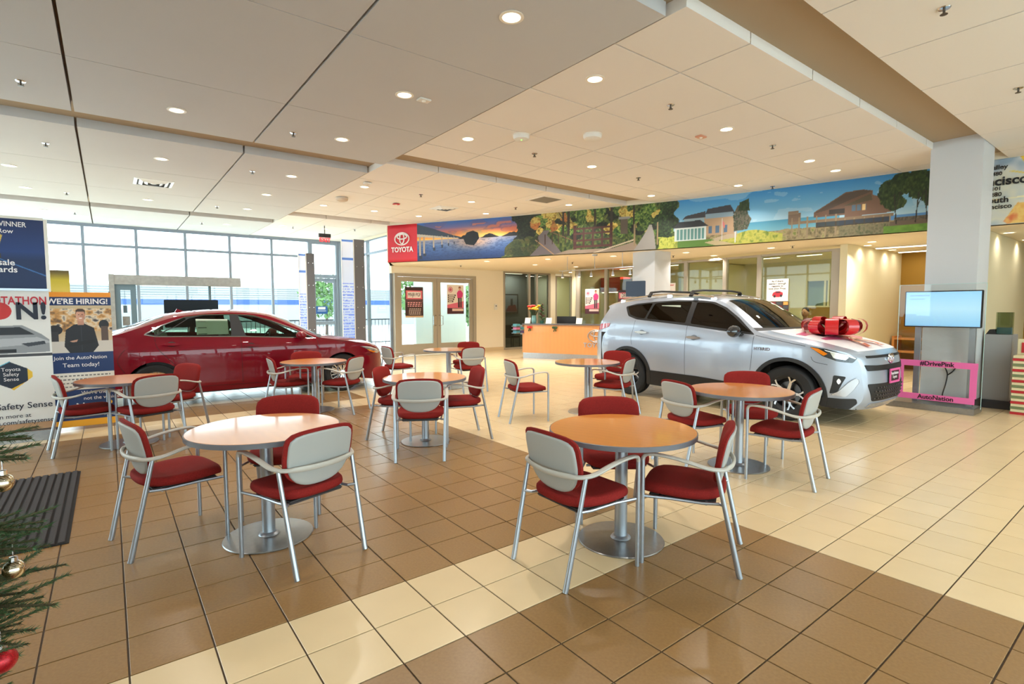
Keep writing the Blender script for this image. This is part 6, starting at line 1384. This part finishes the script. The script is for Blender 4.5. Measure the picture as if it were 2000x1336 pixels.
c = Canvas(48, 30, 0, 1, 0, 1, bg=(150, 200, 240)); c.grad(0, 0, 1, 1, [(0, (150, 204, 244)), (0.5, (176, 216, 244)), (1, (140, 196, 240))]); c.rect(0.05, 0.28, 0.12, 0.31, (60, 80, 120)); c.rect(0.05, 0.10, 0.34, 0.13, (130, 176, 224)); c.rect(0.05, 0.19, 0.26, 0.21, (136, 182, 226))
print_mesh('screen_image', c, flat((-0.0865, 0.355, 1.695), (0, -0.85, 0), (0, 0, -0.49)), print_mat('lit_screen', 0.35, 0.5), tv, 0.0005)
pf = P1('pink_frame', mat('pink_board', (236, 112, 178), 0.4), t, lambda b: [b.prism([(-0.15, y, z) for y, z in q], (0.012, 0, 0)) for q in ([(0.40, 0.14), (-0.49, 0.14), (-0.49, 0.225), (0.40, 0.225)], [(0.40, 0.625), (-0.51, 0.625), (-0.51, 0.71), (0.40, 0.71)], [(0.40, 0.225), (0.33, 0.225), (0.33, 0.625), (0.40, 0.625)], [(-0.43, 0.225), (-0.505, 0.225), (-0.505, 0.625), (-0.43, 0.625)])])
text('lettering', '#DrivePink', 0.085, K_INK, pf, (-0.153, -0.06, 0.668), (0, -1, 0), (0, 0, 1), bold=0.02); text('lettering', 'AutoNation', 0.085, K_INK, pf, (-0.153, -0.06, 0.182), (0, -1, 0), (0, 0, 1), bold=0.02)
t = thing('power_cable', 'black cable hanging from a wall socket on the grey column', 'cable', (8.84, 0.25, 0.0)); P1('cord', M_BLACK, t, lambda b: (b.tube(spline([(0, 0.06, 0.60), (-0.02, 0.02, 0.50), (-0.03, 0.03, 0.36), (-0.05, 0.06, 0.16), (-0.04, 0.0, 0.10)], 20), 0.008, 6), b.tube(spline([(0, -0.08, 0.62), (-0.02, -0.04, 0.54), (-0.02, 0.02, 0.48)], 10), 0.008, 6)), True); P1('socket', M_DEV, t, lambda b: b.box((-0.002, -0.12, 0.56), (0.008, 0.10, 0.70)))
# grey podium with leaflet holder, striped stack
t = thing('podium', 'grey podium on a dark plinth with acrylic leaflet holder', 'podium', (9.48, -0.18, 0)); P1('plinth', mat('dark_base', (52, 50, 52)), t, lambda b: b.box((-0.20, -0.20, 0), (0.24, 0.16, 0.12))); P1('body', mat('podium_grey', (150, 148, 146), 0.5), t, lambda b: b.box((-0.18, -0.15, 0.12), (0.22, 0.15, 1.08), 0.006))
P1('leaflet_holder', M_OGLASS, t, lambda b: (b.box((-0.14, -0.14, 1.08), (-0.134, 0.04, 1.40)), b.box((-0.06, -0.14, 1.08), (-0.054, 0.04, 1.40)), b.box((-0.14, -0.14, 1.08), (-0.06, 0.04, 1.086)))); P1('leaflets', mat('leaflet', (120, 160, 200), 0.5), t, lambda b: b.box((-0.125, -0.13, 1.087), (-0.07, 0.03, 1.18))); P1('tray', M_BLACK, t, lambda b: b.prism([(-0.17, 0.02, 1.08), (-0.17, 0.14, 1.08), (-0.17, 0.10, 1.15), (-0.17, 0.05, 1.15)], (0.3, 0, 0)))
t = thing('striped_crate_stack', 'stack of red, cream and green striped boxes beside the grey podium', 'stack', (9.10, -0.62, 0))
for i in range(22): P1('layer', [mat('stripe_red', (190, 40, 46), 0.5), mat('stripe_cream', (226, 212, 170), 0.5), mat('stripe_green', (120, 130, 90), 0.5), mat('stripe_cream', (226, 212, 170))][i % 4], t, lambda b: b.box((-0.16, -0.25+0.004*(i % 3), i*0.037), (0.18, 0.215-0.005*(i % 2), i*0.037+0.034)))
P1('header_card', MATS['stripe_cream'], t, lambda b: b.box((0.10, -0.25, 0.816), (0.13, 0.21, 1.03))); P1('red_card', MATS['stripe_red'], t, lambda b: b.box((0.09, -0.10, 0.84), (0.10, 0.17, 0.98)))

# ================================================================== display gantry and totems by the windows
M_STONE = mat('gantry_grey', (150, 152, 150), 0.6, noise=(14, 0.12)); M_BLUEG = mat('blue_grey_paint', (94, 116, 128), 0.45)
t = thing('display_gantry', 'grey display gantry with long header beam behind the red sedan', 'display', (-0.65, 12.5, 0))
P1('header_beam', M_STONE, t, lambda b: b.box((-0.19, -0.12, 2.02), (2.34, 0.12, 2.23), 0.006)); P1('portal_jamb', M_STONE, t, lambda b: b.box((-0.235, -0.128, 0), (-0.14, 0.128, 2.24))); P1('portal_jamb', M_BLUEG, t, lambda b: b.box((-0.14, -0.10, 0), (-0.04, 0.10, 2.02))); P1('portal_jamb', M_BLUEG, t, lambda b: b.box((0.14, -0.10, 0), (0.24, 0.10, 2.02))); P1('portal_head', M_BLUEG, t, lambda b: b.box((-0.04, -0.10, 1.90), (0.14, 0.10, 2.02))); P1('post', M_BLUEG, t, lambda b: b.tube([(1.68, 0, 0), (1.68, 0, 2.02)], 0.03, 10)); P1('hanging_sign', M_BLUEG, t, lambda b: (b.box((0.0, -0.01, 1.40), (0.07, 0.01, 1.56)), b.tube([(0.035, 0, 1.56), (0.035, 0, 1.92)], 0.003, 5))); P1('lower_sign', M_STONE, t, lambda b: b.box((-0.02, -0.01, 1.12), (0.11, 0.01, 1.32)))
t = thing('floor_screen', 'black widescreen display standing between the sedan and the gantry', 'monitor', (0.54, 11.5, 0)); P1('screen', mat('screen_dark', (14, 22, 30), 0.35, spec=0.2), t, lambda b: b.box((-0.51, -0.03, 1.08), (0.51, 0.03, 1.68), 0.008)); P1('post', M_BLACK, t, lambda b: b.box((-0.05, 0.03, 0.02), (0.05, 0.08, 1.4))); P1('foot', M_BLACK, t, lambda b: b.box((-0.4, -0.2, 0), (0.4, 0.25, 0.02)))
def totem(x0, x1, x2, y, zt, lab):
    t = thing('totem', lab, 'totem', (x1, y, 0)); w = x2-x1; g = x1-x0
    pn = P1('post', mat('totem_grey', (112, 112, 116), 0.45, metal=0.4), t, lambda b: b.box((0, -0.05, 0), (w, 0.12, zt), 0.004))
    for zz in np.arange(0.35, zt, 0.58):
        for xx in (0.22*w, 0.78*w): P1('bolt', M_CHROME, pn, lambda b: b.lathe([(0, -0.066), (0.014, -0.064), (0.017, -0.05), (0, -0.05)], 10, (xx, 0, zz), 'y'), True)
    c = Canvas(30, 150, 0, 1, 0, 1, bg=(214, 226, 246)); c.grad(0, 0, 1, 1, [(0, (226, 234, 250)), (0.4, (200, 216, 246)), (1, (150, 178, 236))])
    c.put((np.sin(c.y*260) > 0.1) & (c.y > 0.35) & (c.noise(0.12, 0.006, 3) > 0.42), (70, 110, 210), 0.7); c.put((np.abs(c.y-0.16) < 0.01) | (c.y < 0.02), (60, 110, 200), 0.8)
    print_mesh('panel', c, flat((-g, 0.02, zt-0.02), (g-0.01, 0, 0), (0, 0, -(zt-0.1))), print_mat('backlit_panel', 0.3, 0.35), t, 0.012)
    P1('panel_edge', M_TRIM, t, lambda b: (b.box((-g-0.012, 0.0, 0.05), (-g, 0.04, zt)), b.box((-0.012, -0.04, 0.05), (0.0, 0.04, zt)))); P1('foot', M_SILV, t, lambda b: b.box((-g-0.03, -0.12, 0), (w+0.03, 0.16, 0.02)))
totem(3.05, 3.23, 3.43, 12.3, 2.92, 'shorter grey bolted totem with pale blue printed panel by the exit door'); totem(4.36, 4.70, 5.0, 12.8, 3.44, 'taller grey bolted totem with pale blue printed panel near the side glazing')

# ================================================================== floor mat, tree
t = thing('floor_mat', 'ribbed charcoal entrance mat on the brown tiles', 'mat', (-1.95, 3.275, 0)); P1('backing', mat('mat_backing', (34, 32, 32), 0.9), t, lambda b: b.box((-0.77, -0.935, 0), (0.77, 0.935, 0.006)))
for i in range(30): P1('rib', mat('mat_carpet', (58, 53, 53), 0.95, noise=(200, 0.2)), t, lambda b: b.box((-0.765+i*0.051, -0.93, 0.006), (-0.728+i*0.051, 0.93, 0.016), 0.003))
tr = thing('christmas_tree', 'green artificial christmas tree hung with balls beside the floor mat', 'tree', (-1.86, 0.16, 0)); P1('trunk', mat('bark', (70, 50, 36)), tr, lambda b: b.tube([(0, 0, 0.0), (0, 0, 2.0)], [0.04, 0.012], 8)); P1('stand', M_BLACK, tr, lambda b: b.lathe([(0, 0), (0.28, 0), (0.25, 0.03), (0.06, 0.10), (0, 0.10)], 20), True)
rng = np.random.RandomState(5); NV = []; BV = MB()
def needle_branch(p0, p1, rad):
    p0, p1 = np.array(p0, float), np.array(p1, float); L = np.linalg.norm(p1-p0); d = (p1-p0)/L; BV.tube([p0, p1], [0.006, 0.003], 4)
    n = max(20, int(L/0.0011)); s_ = (np.arange(n)+rng.rand(n))/n; v = rng.normal(size=(n, 3)); v -= np.outer(v @ d, d); v /= np.linalg.norm(v, axis=1)[:, None]
    e = v*0.75+d*0.66; e /= np.linalg.norm(e, axis=1)[:, None]; l = rad*(0.7+0.5*rng.rand(n))*(1-0.35*s_); sd_ = np.cross(e, d); sd_ /= np.linalg.norm(sd_, axis=1)[:, None]+1e-9
    b0 = p0+np.outer(s_*L, d); NV.append(np.stack([b0-sd_*0.0016, b0+sd_*0.0016, b0+e*l[:, None]], 1).reshape(-1, 3))
for z in np.arange(0.16, 1.98, 0.095):
    R_ = 0.76*(1-max(0, z-0.62)/1.45)**0.8-0.30*max(0, 0.62-z); nb = max(5, int(19*R_/0.7))
    for i in range(nb):
        a = 2*PI*(i+rng.rand()*0.6)/nb + z*7; rr = R_*(0.84+0.18*rng.rand()); tip = (rr*math.cos(a), rr*math.sin(a), z+0.08*rng.rand()-0.06); st = 0.3; tp_ = np.array(tip); p_0 = np.array([0, 0, z+0.02])
        needle_branch(p_0+(tp_-p_0)*st, tip, 0.030); BV.tube([p_0, p_0+(tp_-p_0)*st], 0.007, 4)
        for u in (0.55, 0.72, 0.86):
            q = p_0+(tp_-p_0)*u
            for sg in (-0.6, 0.6): needle_branch(q, q+np.array([math.cos(a+sg), math.sin(a+sg), 0.05])*rr*0.24, 0.028)
# boughs that carry the hanging balls
for (u_, v_, d_) in ((6, 943, 1.52), (27, 1112, 1.50), (4, 1290, 1.46), (10, 905, 1.55), (40, 1075, 1.52)):
    q = CAM+(FW+RT*(u_-1000)/FPX-UP*(v_-668)/FPX)*d_-np.array([-1.86, 0.16, 0.0]); q[2] += 0.075; root_ = np.array([q[0]*0.25, q[1]*0.25, q[2]+0.01]); ax = q-root_; aa = math.atan2(ax[1], ax[0])
    needle_branch(root_, q+ax*0.10, 0.030); BV.tube([(0, 0, q[2]+0.02), root_], 0.007, 4)
    for w_ in (0.5, 0.7, 0.86):
        for sg in (-0.6, 0.6): p_ = root_+ax*w_; needle_branch(p_, p_+np.array([math.cos(aa+sg), math.sin(aa+sg), 0.04])*0.17, 0.028)
NV = np.concatenate(NV); NF = np.arange(len(NV)).reshape(-1, 3)
BV.build('branches', mat('twig_brown', (74, 66, 40), 0.8), tr)['kind'] = 'stuff'
me = bpy.data.meshes.new('needles'); me.vertices.add(len(NV)); me.vertices.foreach_set('co', NV.ravel()); me.loops.add(len(NV)); me.loops.foreach_set('vertex_index', NF.ravel().astype(np.int32)); me.polygons.add(len(NF)); me.polygons.foreach_set('loop_start', np.arange(0, len(NV), 3, dtype=np.int32)); me.update(calc_edges=True); me.materials.append(mat('needle_green', (46, 80, 40), 0.6)); o = bpy.data.objects.new('needles', me); link(o, tr); o['kind'] = 'stuff'
M_BALLS = mat('silver_ball', (222, 208, 180), 0.06, metal=1.0); M_BALLR = mat('red_glitter', (170, 20, 30), 0.35, metal=0.4, noise=(300, 0.5))
def bauble(p, d_, r, m_, lab):
    dv = FW + RT*(p[0]-1000)/FPX - UP*(p[1]-668)/FPX; q = CAM+dv*d_
    o = thing('bauble', lab, 'bauble', tuple(q)); P1('ball', m_, o, lambda b: b.sphere((0, 0, 0), r, 24, 16), True); P1('cap', M_CHROME, o, lambda b: (b.lathe([(0, r+0.012), (0.010, r+0.010), (0.011, r-0.004), (0, r-0.004)], 10), b.tube([(0, 0, r+0.01), (0, 0, r+0.05)], 0.0015, 5)))
bauble((6, 943), 1.52, 0.026, M_BALLS, 'shiny silver ball hanging on the upper tree branches'); bauble((27, 1112), 1.50, 0.026, M_BALLS, 'shiny silver ball hanging under the middle tree branch'); bauble((4, 1290), 1.46, 0.034, M_BALLR, 'red glitter ball hanging low on the tree')

# ================================================================== bow on the SUV hood
bw = thing('gift_bow', 'big glossy red ribbon bow resting on the SUV hood', 'bow'); bw.parent = None
M_RIB = mat('red_ribbon', (206, 22, 30), 0.28, coat=0.5, spec=0.6)
bx, by = 1.56, -0.16; bz = HOODZ(bx, by)+0.012
mw = Matrix.Translation((6.99, 2.62, 0)) @ Matrix.Rotation(math.radians(-90.6), 4, 'Z')
bw.location = mw @ Vector((bx, by, bz)); bw.rotation_euler = (0, 0, math.radians(-90.6))
def loop_strip(b, a, elev, L, w, base=0.0):
    """one closed ribbon loop leaving the centre at azimuth a"""
    n = 18; ca, sa = math.cos(a), math.sin(a); P = []
    for i in range(n+1):
        u = i/n; th = -PI+2*PI*u; rr = L*(0.5+0.5*math.cos(th)); hh = 0.36*L*math.sin(th)*(0.35+0.65*(rr/L))
        r_ = rr*math.cos(elev)-hh*math.sin(elev)*0.6; z_ = rr*math.sin(elev)+hh*math.cos(elev)+base; P.append((r_, z_))
    zmin = min(z for _, z in P); sh = max(0, 0.004-zmin); vs = []
    for (r_, z_) in P:
        ww = w*(0.35+0.65*min(1, r_/(0.5*L)))
        for s_ in (-1, 1): vs.append((r_*ca-s_*ww/2*sa, r_*sa+s_*ww/2*ca, z_+sh))
    b.add(vs, [(2*i, 2*i+1, 2*i+3, 2*i+2) for i in range(n)])
for i in range(9): P1('ribbon_loop', M_RIB, bw, lambda b: loop_strip(b, i*2*PI/9+0.2, 0.14+0.08*math.sin(i*2.3), 0.37+0.03*math.cos(i*1.7), 0.15), True)
for i in range(7): P1('ribbon_loop', M_RIB, bw, lambda b: loop_strip(b, i*2*PI/7+0.6, 0.52+0.16*math.sin(i*1.9), 0.30, 0.15, 0.03), True)
for i in range(4): P1('ribbon_loop', M_RIB, bw, lambda b: loop_strip(b, i*2*PI/4+0.1, 0.9, 0.20, 0.12, 0.05), True)
for (ye, w_) in ((-0.30, 0.11), (0.12, 0.11)):
    def tail(b):
        vs = []; n = 20
        for i in range(n+1):
            u = i/n; x_ = bx+0.05+u*0.46; y_ = by+(ye-by)*u
            for s_ in (-1, 1): yy = y_+s_*w_/2; vs.append((x_-bx, yy-by, HOODZ(min(x_, 2.05), yy)-bz+0.014+0.012*abs(math.sin(u*6))))
        b.add(vs, [(2*i, 2*i+1, 2*i+3, 2*i+2) for i in range(n)])
    P1('ribbon_tail', M_RIB, bw, tail, True)

# ================================================================== offices: desk, person, furniture
t = thing('office_counter', 'low counter with monitor inside the glass office behind the SUV', 'counter', (12.4, 4.0, 0)); P1('front', mat('counter_taupe', (160, 130, 110), 0.5), t, lambda b: b.box((-0.5, -1.2, 0), (-0.44, 1.1, 1.10))); P1('top', mat('counter_top', (186, 150, 124), 0.4), t, lambda b: b.box((-0.53, -1.22, 1.10), (-0.1, 1.12, 1.13))); P1('papers', mat('card_white', (238, 236, 232)), t, lambda b: (b.box((-0.45, -0.75, 1.13), (-0.25, -0.50, 1.20)), b.box((-0.45, -1.05, 1.13), (-0.2, -0.82, 1.18))))
pe = thing('person', 'person in dark suit and white shirt sitting behind the office counter', 'person', (12.85, 4.03, 0), PI)
sk = {'v': [(0, 0, 0.55), (0.02, 0, 0.80), (0.0, 0, 1.08), (0.0, 0, 1.18), (0.03, 0.19, 1.08), (0.10, 0.25, 0.86), (0.32, 0.16, 0.90), (0.03, -0.19, 1.08), (0.10, -0.25, 0.86), (0.32, -0.16, 0.90), (0.42, 0.12, 0.52), (0.44, 0.12, 0.10), (0.42, -0.12, 0.52), (0.44, -0.12, 0.10), (0.56, 0.12, 0.05), (0.56, -0.12, 0.05)],
      'e': [(0, 1), (1, 2), (2, 3), (2, 4), (4, 5), (5, 6), (2, 7), (7, 8), (8, 9), (0, 10), (10, 11), (0, 12), (12, 13), (11, 14), (13, 15)],
      'r': [0.16, 0.155, 0.14, 0.065, 0.075, 0.055, 0.04, 0.075, 0.055, 0.04, 0.075, 0.05, 0.075, 0.05, 0.045, 0.045]}
me = bpy.data.meshes.new('body'); me.from_pydata(sk['v'], sk['e'], []); ob = bpy.data.objects.new('body', me); link(ob, pe)
md = ob.modifiers.new('skin', 'SKIN'); sv_ = me.skin_vertices[0].data
for i, r_ in enumerate(sk['r']): sv_[i].radius = (r_, r_*(0.8 if i < 3 else 1))
sv_[0].use_root = True; ob.modifiers.new('sub', 'SUBSURF').levels = 2; ob.modifiers['sub'].render_levels = 2; me.materials.append(mat('navy_suit', (30, 34, 48), 0.8))
M_SKIN = mat('skin', (196, 146, 118), 0.55)
hd = P1('head', M_SKIN, pe, lambda b: (b.sphere((0.03, 0, 1.345), (0.095, 0.078, 0.12), 20, 14), b.tube([(0.0, 0, 1.14), (0.01, 0, 1.27)], 0.055, 12), b.sphere((0.122, 0, 1.335), (0.016, 0.013, 0.026), 8, 6), b.sphere((0.03, 0.08, 1.34), (0.016, 0.01, 0.03), 8, 6), b.sphere((0.03, -0.08, 1.34), (0.016, 0.01, 0.03), 8, 6)), True)
P1('hair', mat('dark_hair', (36, 28, 24), 0.8), hd, lambda b: b.sphere((0.008, 0, 1.385), (0.098, 0.084, 0.098), 18, 10), True); P1('eye', K_INK, hd, lambda b: b.sphere((0.116, 0.03, 1.352), 0.008, 8, 6)); P1('eye', K_INK, hd, lambda b: b.sphere((0.116, -0.03, 1.352), 0.008, 8, 6)); P1('mouth', mat('lips', (150, 84, 76), 0.6), hd, lambda b: b.sphere((0.112, 0, 1.288), (0.01, 0.022, 0.006), 8, 6))
P1('shirt', mat('card_white', (238, 236, 232)), pe, lambda b: b.prism([(0.118, -0.05, 1.17), (0.118, 0.05, 1.17), (0.150, 0.0, 0.96)], (0.008, 0, 0)))
for sg in (1, -1):
    h_ = P1('hand', M_SKIN, pe, lambda b: (b.sphere((0.36, sg*0.145, 0.905), (0.045, 0.036, 0.02), 12, 8), [b.tube([(0.39, sg*(0.12+0.017*j), 0.905), (0.43, sg*(0.118+0.017*j), 0.905), (0.452-0.006*abs(j-1.5), sg*(0.117+0.017*j), 0.893)], [0.009, 0.008, 0.007], 6) for j in range(4)], b.tube([(0.35, sg*0.115, 0.905), (0.385, sg*0.095, 0.90), (0.41, sg*0.092, 0.895)], [0.011, 0.009, 0.008], 6)), True)
t = thing('office_chair', 'dark office chair under the person behind the counter', 'chair', (12.90, 4.03, 0), PI); P1('seat', M_INT, t, lambda b: b.box((-0.22, -0.24, 0.38), (0.26, 0.24, 0.45), 0.03)); P1('backrest', M_INT, t, lambda b: b.box((-0.30, -0.22, 0.5), (-0.24, 0.22, 1.0), 0.03)); P1('column', M_BLACK, t, lambda b: b.tube([(0, 0, 0.06), (0, 0, 0.38)], 0.03, 8)); P1('base', M_BLACK, t, lambda b: [b.tube([(0, 0, 0.07), (0.28*math.cos(a), 0.28*math.sin(a), 0.03)], 0.018, 6) for a in np.linspace(0, 2*PI, 6)[:-1]])
t = thing('armless_chair', 'dark chair inside the dim office behind the desk end', 'chair', (10.95, 13.55, 0)); P1('seat', M_INT, t, lambda b: b.box((-0.22, -0.22, 0.38), (0.22, 0.22, 0.46), 0.02)); P1('backrest', M_INT, t, lambda b: b.box((-0.22, 0.18, 0.46), (0.22, 0.23, 0.85), 0.02))
for a, b2 in ((-0.19, -0.19), (0.19, -0.19), (-0.19, 0.19), (0.19, 0.19)): P1('leg', M_BLACK, t, lambda b: b.tube([(a, b2, 0), (a, b2, 0.39)], 0.014, 6))
t = thing('bench_seat', 'wooden bench against the ochre alcove wall', 'bench', (13.95, 1.55, 0)); P1('seat', M_DESK, t, lambda b: b.box((-0.25, -0.85, 0.42), (0.25, 0.85, 0.47))); P1('shelf', M_DESK, t, lambda b: b.box((-0.25, -0.85, 0.72), (0.25, 0.85, 0.76))); P1('end_panel', M_DESK, t, lambda b: b.box((-0.25, -0.9, 0), (0.25, -0.85, 0.8))); P1('end_panel', M_DESK, t, lambda b: b.box((-0.25, 0.85, 0), (0.25, 0.9, 0.8)))
# red wall cabinet band inside the far office
t = thing('wall_cabinet', 'red and brown curved wall cabinet inside the far glass office', 'cabinet', (12.6, 9.45, 2.0)); P1('red_door', mat('cabinet_red', (206, 60, 44), 0.4), t, lambda b: b.box((-0.3, 0.1, 0), (0.2, 0.95, 0.48))); P1('brown_door', mat('cabinet_brown', (140, 104, 70), 0.4), t, lambda b: b.box((-0.3, -1.4, 0), (0.2, 0.1, 0.40))); P1('light_strip', M_STRIP, t, lambda b: b.box((-0.29, -1.4, -0.02), (-0.2, 0.9, 0.0)))
# ================================================================== outdoors: pale building, fence, trees
t = thing('warehouse', 'long pale building with blue stripe across the street', 'building', (5, 46, -0.12)); P1('wall', mat('pale_siding', (134, 138, 140), 0.7), t, lambda b: b.box((-45, 0, 0), (60, 6, 3.4)))
P1('blue_stripe', mat('blue_stripe', (30, 66, 130), 0.5), t, lambda b: b.box((-45, -0.05, 1.95), (60, 0, 2.35)))
for i in range(5): P1('siding_joint', mat('siding_line', (92, 96, 98), 0.7), t, lambda b: b.box((-45, -0.03, 2.5+i*0.18), (60, 0, 2.54+i*0.18)))
t = thing('railing', 'black bar railing outside the exit door', 'fence', (5.2, 20, -0.12)); P1('top_rail', M_BLACK, t, lambda b: b.box((-3, -0.02, 1.10), (4, 0.02, 1.15))); P1('bottom_rail', M_BLACK, t, lambda b: b.box((-3, -0.02, 0.12), (4, 0.02, 0.16)))
for i in range(44): P1('bar', M_BLACK, t, lambda b: b.box((-2.95+i*0.16, -0.01, 0.0), (-2.93+i*0.16, 0.01, 1.12)))
def shrub(x, y, h, r, lab, seed):
    t = thing('tree', lab, 'tree', (x, y, -0.12)); R_ = np.random.RandomState(seed); P1('trunk', mat('bark', (70, 50, 36)), t, lambda b: b.tube([(0, 0, 0), (0.05, 0, h*0.5)], [0.10, 0.05], 8))
    V = []; F_ = []
    for i in range(1500):
        u = R_.normal(size=3); u /= np.linalg.norm(u); q = u*r*(0.55+0.45*R_.rand()); q = q*np.array([1, 1, 0.8])+np.array([0, 0, h*0.68]); e = R_.normal(size=3)*0.10; g = R_.normal(size=3)*0.10; k = len(V); V += [tuple(q), tuple(q+e), tuple(q+e+g), tuple(q+g)]; F_.append((k, k+1, k+2, k+3))
    me = bpy.data.meshes.new('foliage'); me.from_pydata(V, [], F_); me.materials.append(mat('leaf_%s' % ('g' if seed % 2 else 'y'), (86, 120, 64) if seed % 2 else (176, 164, 60), 0.7)); o = bpy.data.objects.new('foliage', me); link(o, t); o['kind'] = 'stuff'
shrub(9.5, 30, 3.4, 1.5, 'green street tree beyond the exit door', 1); shrub(13, 24, 3.6, 1.8, 'green tree beyond the side glazing', 3); shrub(12.5, 17.8, 2.6, 1.2, 'green bush outside behind the double doors', 5); shrub(16.6, 4.3, 2.6, 1.1, 'yellow-green bush outside the small office window', 2)
